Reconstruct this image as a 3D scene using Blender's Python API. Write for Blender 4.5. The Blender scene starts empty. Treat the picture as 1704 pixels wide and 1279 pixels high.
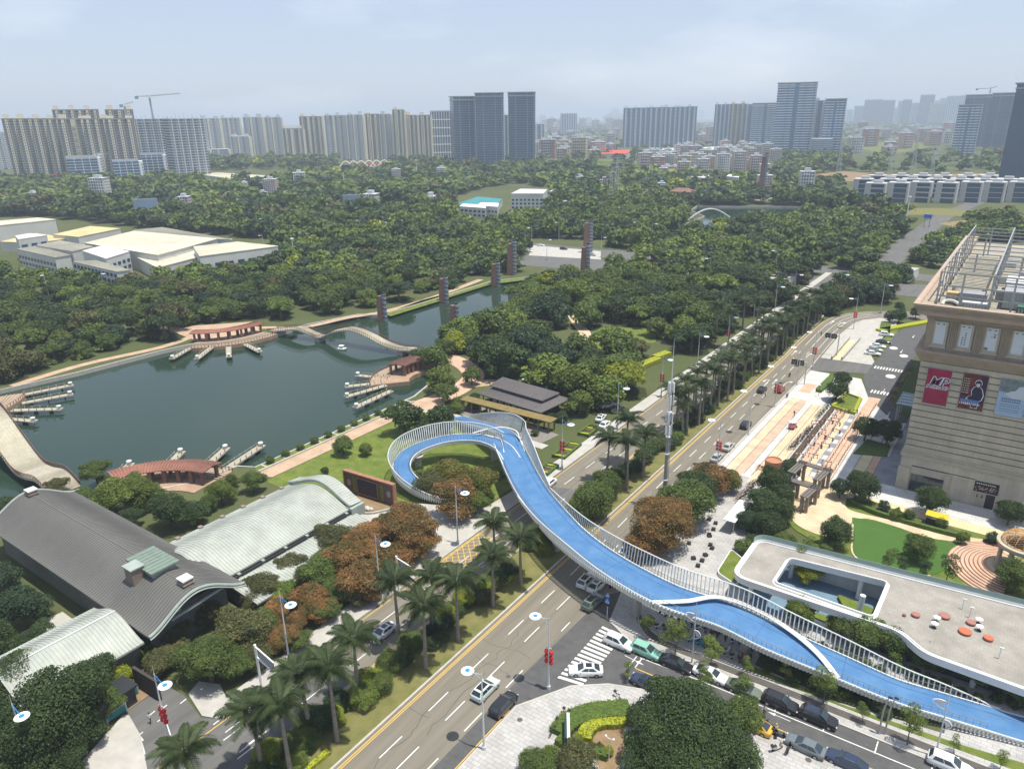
import bpy, math, random
import numpy as np
from mathutils import Vector, Matrix
from mathutils.geometry import tessellate_polygon, delaunay_2d_cdt
SC = bpy.context.scene
COL = SC.collection
RN = random.Random(11)
PI = math.pi
rad = math.radians
# ---------------------------------------------------------------- camera
# world axes: x to the right across the main road, y along it, z up, metres
CAMP = Vector((55.73, -41.50, 72.0))
FPX, PW, PH = 1223.0, 1704.0, 1279.0
_yaw, _p, _r = rad(35.406), rad(20.0), rad(0.8)
FW = Vector((-math.sin(_yaw) * math.cos(_p), math.cos(_yaw) * math.cos(_p), -math.sin(_p)))
_rt0 = Vector((math.cos(_yaw), math.sin(_yaw), 0))
_up0 = _rt0.cross(FW)
RT = math.cos(_r) * _rt0 - math.sin(_r) * _up0
UP = math.cos(_r) * _up0 + math.sin(_r) * _rt0
cam = bpy.data.cameras.new('camera')
camo = bpy.data.objects.new('camera', cam)
COL.objects.link(camo)
cam.sensor_width = 36.0
cam.lens = FPX / PW * 36.0
cam.clip_start = 0.5
cam.clip_end = 40000.0
_m = Matrix((RT, UP, -FW)).transposed().to_4x4()
_m.translation = CAMP
camo.matrix_world = _m
SC.camera = camo
# ---------------------------------------------------------------- sky, sun, exposure
SUNV = Vector((0.22, 0.05, 1.0)).normalized()
SUN_EL = math.asin(SUNV.z)
world = bpy.data.worlds.new('World')
SC.world = world
world.use_nodes = True
wn, wl = world.node_tree.nodes, world.node_tree.links
bg = wn['Background']
bg.inputs['Strength'].default_value = 0.108
sky = wn.new('ShaderNodeTexSky')
sky.sky_type = 'NISHITA'
sky.sun_disc = False
sky.sun_elevation = SUN_EL
sky.sun_rotation = math.atan2(SUNV.x, SUNV.y)
sky.altitude = 50
sky.air_density = 1.0
sky.dust_density = 1.0
sky.ozone_density = 1.0
# thin high clouds, the same over the whole dome
tcw = wn.new('ShaderNodeTexCoord')
mpw = wn.new('ShaderNodeMapping')
mpw.inputs['Scale'].default_value = (1.2, 1.2, 4.5)
wl.new(tcw.outputs['Generated'], mpw.inputs['Vector'])
nzw = wn.new('ShaderNodeTexNoise')
nzw.inputs['Scale'].default_value = 2.3
nzw.inputs['Detail'].default_value = 7.0
nzw.inputs['Roughness'].default_value = 0.55
wl.new(mpw.outputs['Vector'], nzw.inputs['Vector'])
crw = wn.new('ShaderNodeValToRGB')
crw.color_ramp.elements[0].position = 0.52
crw.color_ramp.elements[0].color = (0, 0, 0, 1)
crw.color_ramp.elements[1].position = 0.85
crw.color_ramp.elements[1].color = (0.55, 0.55, 0.55, 1)
wl.new(nzw.outputs['Fac'], crw.inputs['Fac'])
mxw = wn.new('ShaderNodeMixRGB')
mxw.inputs[2].default_value = (7.6, 7.8, 8.3, 1)
wl.new(crw.outputs['Color'], mxw.inputs[0])
veil = wn.new('ShaderNodeMixRGB')      # thin even veil of high haze
veil.inputs[0].default_value = 0.6
veil.inputs[2].default_value = (4.3, 4.85, 6.3, 1)
wl.new(sky.outputs['Color'], veil.inputs[1])
wl.new(veil.outputs['Color'], mxw.inputs[1])
wl.new(mxw.outputs['Color'], bg.inputs['Color'])
sun = bpy.data.lights.new('sun', 'SUN')
sun.energy = 4.4
sun.angle = rad(0.53)
sun.color = (1.0, 0.955, 0.85)
suno = bpy.data.objects.new('sun', sun)
COL.objects.link(suno)
suno.rotation_euler = (-SUNV).to_track_quat('-Z', 'Y').to_euler()
SC.view_settings.view_transform = 'Standard'
SC.view_settings.look = 'None'
SC.view_settings.exposure = 0.45
SC.view_settings.gamma = 1.0
SC.view_settings.use_curve_mapping = False
SC.render.film_transparent = False
SC.cycles.max_bounces = 5
SC.cycles.diffuse_bounces = 2
SC.cycles.glossy_bounces = 2
SC.cycles.transmission_bounces = 3
SC.cycles.transparent_max_bounces = 4
SC.cycles.volume_bounces = 0
SC.cycles.caustics_reflective = False
SC.cycles.caustics_refractive = False
SC.cycles.use_denoising = True
# ---------------------------------------------------------------- helpers
def at(px, py, z=0.0):
 """Ground (or height z) point that stands where the photo shows it."""
 d = FW * FPX + RT * (px - PW / 2) - UP * (py - PH / 2)
 return CAMP + d * ((z - CAMP.z) / d.z)
def aty(px, py, y):
 d = FW * FPX + RT * (px - PW / 2) - UP * (py - PH / 2)
 return CAMP + d * ((y - CAMP.y) / d.y)
def depth(p):
 return (Vector(p) - CAMP).dot(FW)
def A(*pts, z=0.0):
 return [at(a, b, z) for a, b in pts]

MATS = {}
def mat(name, col, rough=0.8, spec=0.3, var=0.12, sc=1.0, metal=0.0, bump=0.0, bsc=8.0, rnd=0.0, col2=None, wpos=True, msc=None):
 """Principled surface whose colour wanders by noise (and per copy by rnd)."""
 if name in MATS:
  return MATS[name]
 m = bpy.data.materials.new(name)
 m.use_nodes = True
 n, l = m.node_tree.nodes, m.node_tree.links
 b = n['Principled BSDF']
 b.inputs['Roughness'].default_value = rough
 b.inputs['Specular IOR Level'].default_value = spec
 b.inputs['Metallic'].default_value = metal
 if var > 0 or col2 or rnd > 0:
  if wpos:
   tc = n.new('ShaderNodeNewGeometry').outputs['Position']
  else:
   tc = n.new('ShaderNodeTexCoord').outputs['Object']
  nz = n.new('ShaderNodeTexNoise')
  nz.inputs['Scale'].default_value = sc
  nz.inputs['Detail'].default_value = 5
  nz.inputs['Roughness'].default_value = 0.62
  if msc:
   mp = n.new('ShaderNodeMapping'); mp.inputs['Scale'].default_value = msc
   l.new(tc, mp.inputs['Vector']); l.new(mp.outputs[0], nz.inputs['Vector'])
  else:
   l.new(tc, nz.inputs['Vector'])
  mr = n.new('ShaderNodeMapRange')
  mr.inputs[1].default_value = 0.3
  mr.inputs[2].default_value = 0.7
  l.new(nz.outputs['Fac'], mr.inputs[0])
  mx = n.new('ShaderNodeMixRGB')
  c2 = col2 or tuple(c * (1 + var) for c in col)
  c1 = col if col2 else tuple(c * (1 - var) for c in col)
  mx.inputs[1].default_value = (*c1, 1)
  mx.inputs[2].default_value = (*c2, 1)
  l.new(mr.outputs[0], mx.inputs[0])
  out = mx.outputs[0]
  if rnd > 0:
   oi = n.new('ShaderNodeObjectInfo')
   hs = n.new('ShaderNodeHueSaturation')
   m2 = n.new('ShaderNodeMapRange')
   m2.inputs[3].default_value = 1 - rnd
   m2.inputs[4].default_value = 1 + rnd
   l.new(oi.outputs['Random'], m2.inputs[0])
   l.new(m2.outputs[0], hs.inputs['Value'])
   m3 = n.new('ShaderNodeMapRange')
   m3.inputs[3].default_value = 0.5 - rnd * 0.06
   m3.inputs[4].default_value = 0.5 + rnd * 0.06
   mo = n.new('ShaderNodeMath'); mo.operation = 'FRACT'
   mm = n.new('ShaderNodeMath'); mm.operation = 'MULTIPLY'; mm.inputs[1].default_value = 7.31
   l.new(oi.outputs['Random'], mm.inputs[0]); l.new(mm.outputs[0], mo.inputs[0]); l.new(mo.outputs[0], m3.inputs[0])
   l.new(m3.outputs[0], hs.inputs['Hue'])
   l.new(out, hs.inputs['Color'])
   out = hs.outputs[0]
  l.new(out, b.inputs['Base Color'])
  if bump > 0:
   nb = n.new('ShaderNodeTexNoise')
   nb.inputs['Scale'].default_value = bsc
   nb.inputs['Detail'].default_value = 4
   l.new(tc, nb.inputs['Vector'])
   bp = n.new('ShaderNodeBump')
   bp.inputs['Strength'].default_value = bump
   bp.inputs['Distance'].default_value = 0.1
   l.new(nb.outputs['Fac'], bp.inputs['Height'])
   l.new(bp.outputs[0], b.inputs['Normal'])
 else:
  b.inputs['Base Color'].default_value = (*col, 1)
 MATS[name] = m
 return m
def paver(name, c1, c2, cm, bw=1.2, bh=0.6, mortar=0.03, rot=0.0):
 """Laid paving: small units with joints and per-unit tone."""
 if name in MATS:
  return MATS[name]
 m = bpy.data.materials.new(name)
 m.use_nodes = True
 n, l = m.node_tree.nodes, m.node_tree.links
 b = n['Principled BSDF']
 b.inputs['Roughness'].default_value = 0.85
 b.inputs['Specular IOR Level'].default_value = 0.25
 g = n.new('ShaderNodeNewGeometry')
 mp = n.new('ShaderNodeMapping')
 mp.inputs['Rotation'].default_value = (0, 0, rot)
 l.new(g.outputs['Position'], mp.inputs['Vector'])
 br = n.new('ShaderNodeTexBrick')
 br.inputs['Scale'].default_value = 1.0
 br.inputs['Brick Width'].default_value = bw
 br.inputs['Row Height'].default_value = bh
 br.inputs['Mortar Size'].default_value = mortar
 br.inputs['Color1'].default_value = (*c1, 1)
 br.inputs['Color2'].default_value = (*c2, 1)
 br.inputs['Mortar'].default_value = (*cm, 1)
 l.new(mp.outputs[0], br.inputs['Vector'])
 nz = n.new('ShaderNodeTexNoise')
 nz.inputs['Scale'].default_value = 0.35
 nz.inputs['Detail'].default_value = 6
 l.new(g.outputs['Position'], nz.inputs['Vector'])
 mr = n.new('ShaderNodeMapRange')
 mr.inputs[1].default_value = 0.3; mr.inputs[2].default_value = 0.7
 mr.inputs[3].default_value = 0.82; mr.inputs[4].default_value = 1.1
 l.new(nz.outputs['Fac'], mr.inputs[0])
 hs = n.new('ShaderNodeHueSaturation')
 l.new(mr.outputs[0], hs.inputs['Value'])
 l.new(br.outputs['Color'], hs.inputs['Color'])
 l.new(hs.outputs[0], b.inputs['Base Color'])
 MATS[name] = m
 return m

class MB:
 """Collects simple shapes into one mesh."""
 def __init__(s):
  s.v, s.f = [], []
 def add(s, vs, fs):
  o = len(s.v)
  s.v.extend(tuple(p) for p in vs)
  s.f.extend(tuple(i + o for i in f) for f in fs)
  return s
 def box(s, c, d, rz=0.0):
  hx, hy, hz = d[0] / 2, d[1] / 2, d[2] / 2
  ca, sa = math.cos(rz), math.sin(rz)
  vs = []
  for z in (-hz, hz):
   for x, y in ((-hx, -hy), (hx, -hy), (hx, hy), (-hx, hy)):
    vs.append((c[0] + x * ca - y * sa, c[1] + x * sa + y * ca, c[2] + z))
  return s.add(vs, [(3, 2, 1, 0), (4, 5, 6, 7), (0, 1, 5, 4), (1, 2, 6, 5), (2, 3, 7, 6), (3, 0, 4, 7)])
 def bx(s, x0, x1, y0, y1, z0, z1):
  return s.box(((x0 + x1) / 2, (y0 + y1) / 2, (z0 + z1) / 2), (abs(x1 - x0), abs(y1 - y0), abs(z1 - z0)))
 def bar(s, a, b, w, h=None, up=(0, 0, 1)):
  a, b = Vector(a), Vector(b)
  h = h or w
  d = (b - a)
  if d.length < 1e-6:
   return s
  d.normalize()
  u = Vector(up)
  if abs(d.dot(u)) > 0.98:
   u = Vector((0, 1, 0))
  sx = d.cross(u).normalized() * (w / 2)
  sz = sx.cross(d).normalized() * (h / 2)
  vs = [a - sx - sz, a + sx - sz, a + sx + sz, a - sx + sz, b - sx - sz, b + sx - sz, b + sx + sz, b - sx + sz]
  return s.add(vs, [(3, 2, 1, 0), (4, 5, 6, 7), (0, 1, 5, 4), (1, 2, 6, 5), (2, 3, 7, 6), (3, 0, 4, 7)])
 def tube(s, pts, r, n=8, caps=True):
  pts = [Vector(p) for p in pts]
  rs = r if isinstance(r, (list, tuple)) else [r] * len(pts)
  rings = []
  ref = Vector((0, 0, 1))
  for i, p in enumerate(pts):
   d = (pts[min(i + 1, len(pts) - 1)] - pts[max(i - 1, 0)]).normalized()
   u = ref if abs(d.dot(ref)) < 0.95 else Vector((1, 0, 0))
   a = d.cross(u).normalized()
   b = a.cross(d).normalized()
   rings.append([p + (a * math.cos(2 * PI * k / n) + b * math.sin(2 * PI * k / n)) * rs[i] for k in range(n)])
  vs = [q for rg in rings for q in rg]
  fs = []
  for i in range(len(pts) - 1):
   for k in range(n):
    k2 = (k + 1) % n
    fs.append((i * n + k, (i + 1) * n + k, (i + 1) * n + k2, i * n + k2))
  if caps:
   fs.append(tuple(range(n)))
   fs.append(tuple((len(pts) - 1) * n + k for k in reversed(range(n))))
  return s.add(vs, fs)
 def cyl(s, c, r, z0, z1, n=12, r2=None):
  return s.tube([(c[0], c[1], z0), (c[0], c[1], z1)], [r, r if r2 is None else r2], n)
 def lathe(s, c, prof, n=12):
  vs, fs = [], []
  for r, z in prof:
   for k in range(n):
    a = 2 * PI * k / n
    vs.append((c[0] + r * math.cos(a), c[1] + r * math.sin(a), c[2] + z))
  m = len(prof)
  for i in range(m - 1):
   for k in range(n):
    k2 = (k + 1) % n
    fs.append((i * n + k, i * n + k2, (i + 1) * n + k2, (i + 1) * n + k))
  fs.append(tuple(reversed(range(n))))
  fs.append(tuple((m - 1) * n + k for k in range(n)))
  return s.add(vs, fs)
 def flat(s, poly, z):
  poly = [Vector((p[0], p[1], 0)) for p in poly]
  tr = tessellate_polygon([poly])
  fs = []
  for t in tr:
   a, b, c = (poly[i] for i in t)
   fs.append(t if (b - a).cross(c - a).z > 0 else (t[0], t[2], t[1]))
  return s.add([(p.x, p.y, z) for p in poly], fs)
 def prism(s, poly, z0, z1):
  poly = [Vector((p[0], p[1], 0)) for p in poly]
  ar = sum(poly[i].x * poly[(i + 1) % len(poly)].y - poly[(i + 1) % len(poly)].x * poly[i].y for i in range(len(poly)))
  if ar < 0:
   poly.reverse()
  s.flat(poly, z1)
  n = len(poly)
  vs = [(p.x, p.y, z0) for p in poly] + [(p.x, p.y, z1) for p in poly]
  return s.add(vs, [(i, (i + 1) % n, n + (i + 1) % n, n + i) for i in range(n)])
 def ribbon(s, path, w, z=None, closed=False):
  pts = [Vector((p[0], p[1], p[2] if len(p) > 2 else 0.0)) for p in path]
  L, R = [], []
  n = len(pts)
  for i, p in enumerate(pts):
   q0 = pts[(i - 1) % n] if (closed or i > 0) else p
   q1 = pts[(i + 1) % n] if (closed or i < n - 1) else p
   d = q1 - q0
   d.z = 0
   d.normalize()
   nn = Vector((-d.y, d.x, 0)) * (w / 2)
   zz = p.z if z is None else z
   L.append((p.x + nn.x, p.y + nn.y, zz))
   R.append((p.x - nn.x, p.y - nn.y, zz))
  m = n if closed else n - 1
  return s.add(L + R, [(n + i, n + (i + 1) % n, (i + 1) % n, i) for i in range(m)])
 def wall(s, path, w, z0, z1, closed=False):
  """A low solid band (kerb, parapet) along a path."""
  pts = [Vector((p[0], p[1], 0)) for p in path]
  n = len(pts)
  m = n if closed else n - 1
  L, R = [], []
  for i, p in enumerate(pts):
   q0 = pts[(i - 1) % n] if (closed or i > 0) else p
   q1 = pts[(i + 1) % n] if (closed or i < n - 1) else p
   d = (q1 - q0).normalized()
   nn = Vector((-d.y, d.x, 0)) * (w / 2)
   L.append(p + nn)
   R.append(p - nn)
  vs = [(p.x, p.y, z0) for p in L] + [(p.x, p.y, z0) for p in R] + [(p.x, p.y, z1) for p in L] + [(p.x, p.y, z1) for p in R]
  fs = []
  for i in range(m):
   j = (i + 1) % n
   fs += [(3 * n + i, 3 * n + j, 2 * n + j, 2 * n + i), (i, 2 * n + i, 2 * n + j, j), (n + j, 3 * n + j, 3 * n + i, n + i)]
  if not closed:
   fs += [(0, n, 3 * n, 2 * n), (n - 1, 3 * n - 1, 4 * n - 1, 2 * n - 1)]
  return s.add(vs, fs)
 def ball(s, c, r, n=8, m=6):
  rx, ry, rz = r if isinstance(r, (tuple, list)) else (r, r, r)
  vs = [(c[0], c[1], c[2] - rz)]
  for i in range(1, m):
   t = -PI / 2 + PI * i / m
   for k in range(n):
    a = 2 * PI * k / n
    vs.append((c[0] + rx * math.cos(t) * math.cos(a), c[1] + ry * math.cos(t) * math.sin(a), c[2] + rz * math.sin(t)))
  vs.append((c[0], c[1], c[2] + rz))
  fs = []
  for k in range(n):
   k2 = (k + 1) % n
   fs.append((0, 1 + k2, 1 + k))
   for i in range(m - 2):
    a, b = 1 + i * n, 1 + (i + 1) * n
    fs.append((a + k, a + k2, b + k2, b + k))
   a = 1 + (m - 2) * n
   fs.append((a + k, a + k2, len(vs) - 1))
  return s.add(vs, fs)
 def mesh(s, name, smooth=False):
  me = bpy.data.meshes.new(name)
  me.from_pydata(s.v, [], s.f)
  if smooth:
   me.polygons.foreach_set('use_smooth', [True] * len(me.polygons))
  me.update()
  return me

def link(o):
 COL.objects.link(o)
 return o
def props(o, label=None, cat=None, group=None, kind=None):
 if label: o['label'] = label
 if cat: o['category'] = cat
 if group: o['group'] = group
 if kind: o['kind'] = kind
 return o
def obj(name, mb, m, parent=None, smooth=False, **kw):
 me = mb.mesh(name, smooth) if isinstance(mb, MB) else mb
 if m is not None and not me.materials:
  me.materials.append(m)
 o = link(bpy.data.objects.new(name, me))
 if parent is not None:
  o.parent = parent
 return props(o, **kw)
def omat(o, m):
 """Give this copy its own material without touching the shared mesh."""
 if o.data.materials:
  o.material_slots[0].link = 'OBJECT'
  o.material_slots[0].material = m
 return o
def thing(name, label, cat, loc=(0, 0, 0), rz=0.0, group=None):
 o = link(bpy.data.objects.new(name, None))
 o.location = loc
 o.rotation_euler = (0, 0, rz)
 o.empty_display_size = 0.3
 return props(o, label, cat, group)
def dup(root, loc, rz=0.0, label=None, group=None, scale=None):
 r = link(root.copy())
 r.location = loc
 r.rotation_euler = (0, 0, rz)
 if scale is not None:
  r.scale = (scale,) * 3 if not isinstance(scale, (tuple, list)) else scale
 if label: r['label'] = label
 if group: r['group'] = group
 for ch in KIDS(root):
  c = link(ch.copy())
  c.parent = r
  for g in KIDS(ch):
   d = link(g.copy())
   d.parent = c
 return r
_kids = {}
def KIDS(o):
 k = _kids.get(o.name)
 if k is None:
  k = _kids[o.name] = list(o.children)
 return k
def struct(name, mb, m, parent=None, smooth=False):
 return obj(name, mb, m, parent, smooth, kind='structure')
def sheet(name, poly, z, m):
 return struct(name, MB().flat(poly, z), m)
def slab(name, poly, z0, z1, m):
 return struct(name, MB().prism(poly, z0, z1), m)
def spline(pts, n=8):
 """Catmull-Rom through pts."""
 P = [Vector(p) for p in pts]
 out = []
 for i in range(len(P) - 1):
  p0, p1, p2, p3 = P[max(i - 1, 0)], P[i], P[i + 1], P[min(i + 2, len(P) - 1)]
  for k in range(n):
   t = k / n
   out.append(0.5 * ((2 * p1) + (p2 - p0) * t + (2 * p0 - 5 * p1 + 4 * p2 - p3) * t * t + (3 * p1 - p0 - 3 * p2 + p3) * t ** 3))
 out.append(P[-1])
 return out
def inside(p, poly):
 x, y = p[0], p[1]
 c = False
 n = len(poly)
 for i in range(n):
  x1, y1 = poly[i][0], poly[i][1]
  x2, y2 = poly[i - 1][0], poly[i - 1][1]
  if (y1 > y) != (y2 > y) and x < (x2 - x1) * (y - y1) / (y2 - y1) + x1:
   c = not c
 return c
# ---------------------------------------------------------------- ground, lake, roads
M_soil = mat('soil_and_turf', (0.060, 0.080, 0.028), 0.95, 0.1, sc=0.02, col2=(0.105, 0.110, 0.050))
M_lawn = mat('lawn', (0.075, 0.125, 0.022), 0.95, 0.1, sc=0.45, col2=(0.17, 0.19, 0.045), bump=0.6, bsc=6)
M_verge = mat('dry_verge', (0.12, 0.13, 0.04), 0.95, 0.1, sc=0.4, col2=(0.20, 0.18, 0.075), bump=0.6, bsc=6)
M_turf = mat('artificial_turf', (0.060, 0.125, 0.028), 0.9, 0.1, 0.08, sc=0.3)
M_asph = mat('worn_asphalt', (0.150, 0.136, 0.108), 0.9, 0.25, sc=0.8, col2=(0.212, 0.193, 0.156), bump=0.15, bsc=14, msc=(1, .05, 1))
M_asph2 = mat('grey_asphalt', (0.122, 0.120, 0.115), 0.9, 0.25, 0.18, sc=0.7, bump=0.15, bsc=14, msc=(1, .08, 1))
M_asphd = mat('new_asphalt', (0.088, 0.088, 0.087), 0.9, 0.25, 0.18, sc=0.6, bump=0.15, bsc=14)
M_white = mat('white_road_paint', (0.72, 0.72, 0.69), 0.7, 0.3, sc=1.2, col2=(0.50, 0.50, 0.47))
M_yel = mat('yellow_road_paint', (0.62, 0.40, 0.07), 0.7, 0.3, sc=1.2, col2=(0.50, 0.34, 0.10))
M_crack = mat('sealed_crack', (0.075, 0.07, 0.06), 0.85, 0.2, 0.2)
M_granite = paver('granite_slabs', (0.43, 0.42, 0.405), (0.37, 0.36, 0.345), (0.25, 0.245, 0.235), 1.2, 0.6)
M_conc = mat('concrete', (0.40, 0.385, 0.35), 0.9, 0.2, 0.12, sc=0.5)
M_kerb = mat('kerb_stone', (0.42, 0.40, 0.36), 0.9, 0.2, 0.12, sc=0.8)
M_buff = paver('buff_pavers', (0.50, 0.36, 0.25), (0.45, 0.31, 0.21), (0.33, 0.24, 0.17), 0.5, 0.25, 0.02)
M_cream = paver('cream_pavers', (0.60, 0.49, 0.33), (0.56, 0.44, 0.29), (0.42, 0.33, 0.23), 1.2, 0.6)
M_pink = paver('pink_pavers', (0.58, 0.385, 0.275), (0.53, 0.345, 0.24), (0.42, 0.29, 0.21), 1.0, 0.5)
M_pale = paver('pale_grey_pavers', (0.55, 0.54, 0.51), (0.50, 0.49, 0.47), (0.38, 0.37, 0.35), 1.2, 0.6)
M_bluegrey = paver('blue_grey_pavers', (0.235, 0.245, 0.27), (0.215, 0.225, 0.25), (0.17, 0.175, 0.19), 1.2, 1.2)
M_yelp = paver('straw_pavers', (0.62, 0.54, 0.33), (0.58, 0.49, 0.29), (0.46, 0.39, 0.24), 1.0, 0.5)
M_hedge = mat('hedge_leaf', (0.045, 0.085, 0.018), 0.8, 0.2, sc=2.0, col2=(0.10, 0.15, 0.03), bump=1.0, bsc=5)
M_hedgey = mat('golden_hedge_leaf', (0.22, 0.26, 0.02), 0.8, 0.2, sc=2.0, col2=(0.36, 0.36, 0.03), bump=1.0, bsc=5)
M_soilbrown = mat('bare_soil', (0.24, 0.17, 0.10), 0.95, 0.1, 0.18, sc=0.8)

lake_poly = [(-240, -60), (-225, 15), (-180, 34), (-177, 55), (-176.3, 83), (-174, 95), (-165, 112), (-160.2, 117), (-161, 131), (-155.6, 152.6),
   (-147.5, 156), (-146.5, 190), (-146.8, 197), (-148, 228.7), (-139, 246), (-126, 232), (-111, 199), (-104, 166), (-99, 138),
   (-95, 125), (-86, 119), (-79, 107), (-75.8, 97), (-75.5, 45), (-79.5, 43), (-80.5, 33), (-88, 20), (-97, 16), (-98.7, 3), (-99, -30), (-103, -60)]
lake_far = [(-172.6, 529), (-180, 560), (-163, 566), (-120, 590), (-92, 598), (-70, 560), (-74, 520), (-90.7, 477), (-117, 428), (-124, 425), (-146, 456), (-150, 500)]
E_ = 11000.0
_outer = [(-E_, -E_), (E_, -E_), (E_, E_), (-E_, E_)]
def holed(name, outer, holes, z, m):
 vs, es = [], []
 for poly in [outer] + holes:
  o = len(vs)
  vs += [Vector((p[0], p[1])) for p in poly]
  es += [(o + i, o + (i + 1) % len(poly)) for i in range(len(poly))]
 v2, e2, f2, *_ = delaunay_2d_cdt(vs, es, [], 1, 1e-4)
 mb = MB()
 fs = []
 for f in f2:
  c = sum((v2[i] for i in f), Vector((0, 0))) / len(f)
  if not inside(c, outer) or any(inside(c, h) for h in holes):
   continue
  a, b, d = v2[f[0]], v2[f[1]], v2[f[2]]
  fs.append(tuple(f) if (b - a).cross(d - a) > 0 else tuple(reversed(f)))
 mb.add([(p.x, p.y, z) for p in v2], fs)
 return struct(name, mb, m)
holed('ground', _outer, [lake_poly, lake_far], -0.08, M_soil)
# water: dark green, turbid, a little ruffled
M_water = bpy.data.materials.new('lake_water')
M_water.use_nodes = True
_b = M_water.node_tree.nodes['Principled BSDF']
_b.inputs['Base Color'].default_value = (0.019, 0.039, 0.026, 1)
_b.inputs['Roughness'].default_value = 0.07
_b.inputs['IOR'].default_value = 1.33
_n, _l = M_water.node_tree.nodes, M_water.node_tree.links
_g = _n.new('ShaderNodeNewGeometry')
_z = _n.new('ShaderNodeTexNoise'); _z.inputs['Scale'].default_value = 0.9; _z.inputs['Detail'].default_value = 3
_l.new(_g.outputs['Position'], _z.inputs['Vector'])
_bp = _n.new('ShaderNodeBump'); _bp.inputs['Strength'].default_value = 0.035; _bp.inputs['Distance'].default_value = 0.3
_l.new(_z.outputs['Fac'], _bp.inputs['Height']); _l.new(_bp.outputs[0], _b.inputs['Normal'])
_z2 = _n.new('ShaderNodeTexNoise'); _z2.inputs['Scale'].default_value = 0.02; _z2.inputs['Detail'].default_value = 3
_l.new(_g.outputs['Position'], _z2.inputs['Vector'])
_mr = _n.new('ShaderNodeMapRange'); _mr.inputs[1].default_value = 0.35; _mr.inputs[2].default_value = 0.65
_mr.inputs[3].default_value = 0.02; _mr.inputs[4].default_value = 0.09
_l.new(_z2.outputs['Fac'], _mr.inputs[0]); _l.new(_mr.outputs[0], _b.inputs['Roughness'])
sheet('lake_water', lake_poly, -1.1, M_water)
sheet('pond_water', lake_far, -1.1, M_water)
struct('lake_bank_wall', MB().wall(lake_poly, 0.5, -1.6, 0.18, True), M_kerb)
struct('pond_bank_wall', MB().wall(lake_far, 0.6, -1.6, 0.15, True), M_kerb)

# ---- roads
curvL = [(-2.3, 205), (-2.6, 222), (-2.4, 236), (-0.8, 247), (3, 255), (9, 262), (18, 268), (40, 276), (70, 285)]
road_main = [(0.2, -60), (-0.6, 40), (-1.2, 110), (-1.8, 190)] + curvL + [(70, 300), (110, 320), (110, 285), (80, 272), (45, 262), (25, 258.5), (14, 254), (9.4, 248), (7.6, 240), (6.8, 224), (7.6, 196), (8.6, 170), (8.6, 90), (9.6, 76), (12.0, 62), (12.0, -60)]
sheet('main_road', road_main, 0.0, M_asph)
sheet('inner_lane_road', [(9.2, -60), (9.4, 24), (10.2, 47), (12.0, 50), (12.0, -60)], 0.004, M_asphd)
road_left = [(-18.0, -60), (-18.0, 30), (-18.2, 60), (-18.6, 100), (-19.2, 200), (-20, 330), (-10, 330), (-9.5, 200), (-9, 100), (-8.5, 30), (-8.2, -60)]
sheet('service_road', road_left, 0.0, M_asph)
sheet('resurfaced_patch', [(-17.8, -60), (-17.8, 11), (-9.0, 13), (-8.4, -60)], 0.004, M_asph2)
sheet('resurfaced_patch', [(-18.0, 68.5), (-18.1, 73), (-9.2, 76.5), (-9.1, 69.5)], 0.004, M_asph2)
# forecourt lane at the lower left
sheet('forecourt_road', [(-33.5, -6.6), (-30.6, -3.8), (-25.8, -3.4), (-20.5, -4.4), (-17.9, -3.0), (-17.9, -40), (-24, -40), (-26.0, -16), (-29.0, -10.5)], 0.002, M_asph2)
side = [(12.0, 50), (14, 42), (18.5, 39.6), (30, 40.2), (50, 40.5), (120, 41.5), (120, 34.5), (50, 34.2), (35, 33.6), (26, 32.6), (20, 30.2), (16, 27), (12.0, 20)]
sheet('side_street', side, 0.004, M_asphd)
# access road right of the plaza
rst = [(33, 152), (27, 164), (22.7, 180), (22.5, 186), (23.0, 201), (22.8, 234), (24.1, 245), (29.5, 252), (40, 259), (70, 270), (70, 258), (50, 252), (38, 244), (33, 234), (32, 201), (31.5, 188), (32.1, 167), (35, 157), (40, 151), (36, 146)]
sheet('access_road', rst, 0.0, M_asphd)
sheet('driveway_apron', [(8.4, 178), (22.8, 184), (22.8, 197), (7.6, 192)], 0.004, M_asph2)
# cross road and far continuation
sheet('cross_road', [(-330, 268), (-150, 270), (-40, 292), (60, 300), (180, 330), (180, 350), (60, 328), (-40, 318), (-150, 300), (-330, 296)], 0.02, M_asph2)
sheet('cross_road', [(-330, 304), (-150, 306), (-40, 326), (60, 336), (180, 358), (180, 376), (60, 352), (-40, 345), (-150, 332), (-330, 330)], 0.02, M_asph2)
sheet('far_avenue', [(-9, 345), (-11, 450), (-7, 585), (10, 760), (60, 1000), (75, 1000), (24, 760), (5, 585), (2, 450), (4, 345)], 0.02, M_asph2)
sheet('far_expressway', A((330, 300), (470, 300), (560, 285), (760, 290), (1000, 288), (1000, 284), (760, 285), (555, 279), (460, 292), (330, 294)), 0.05, M_asph2)

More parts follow.
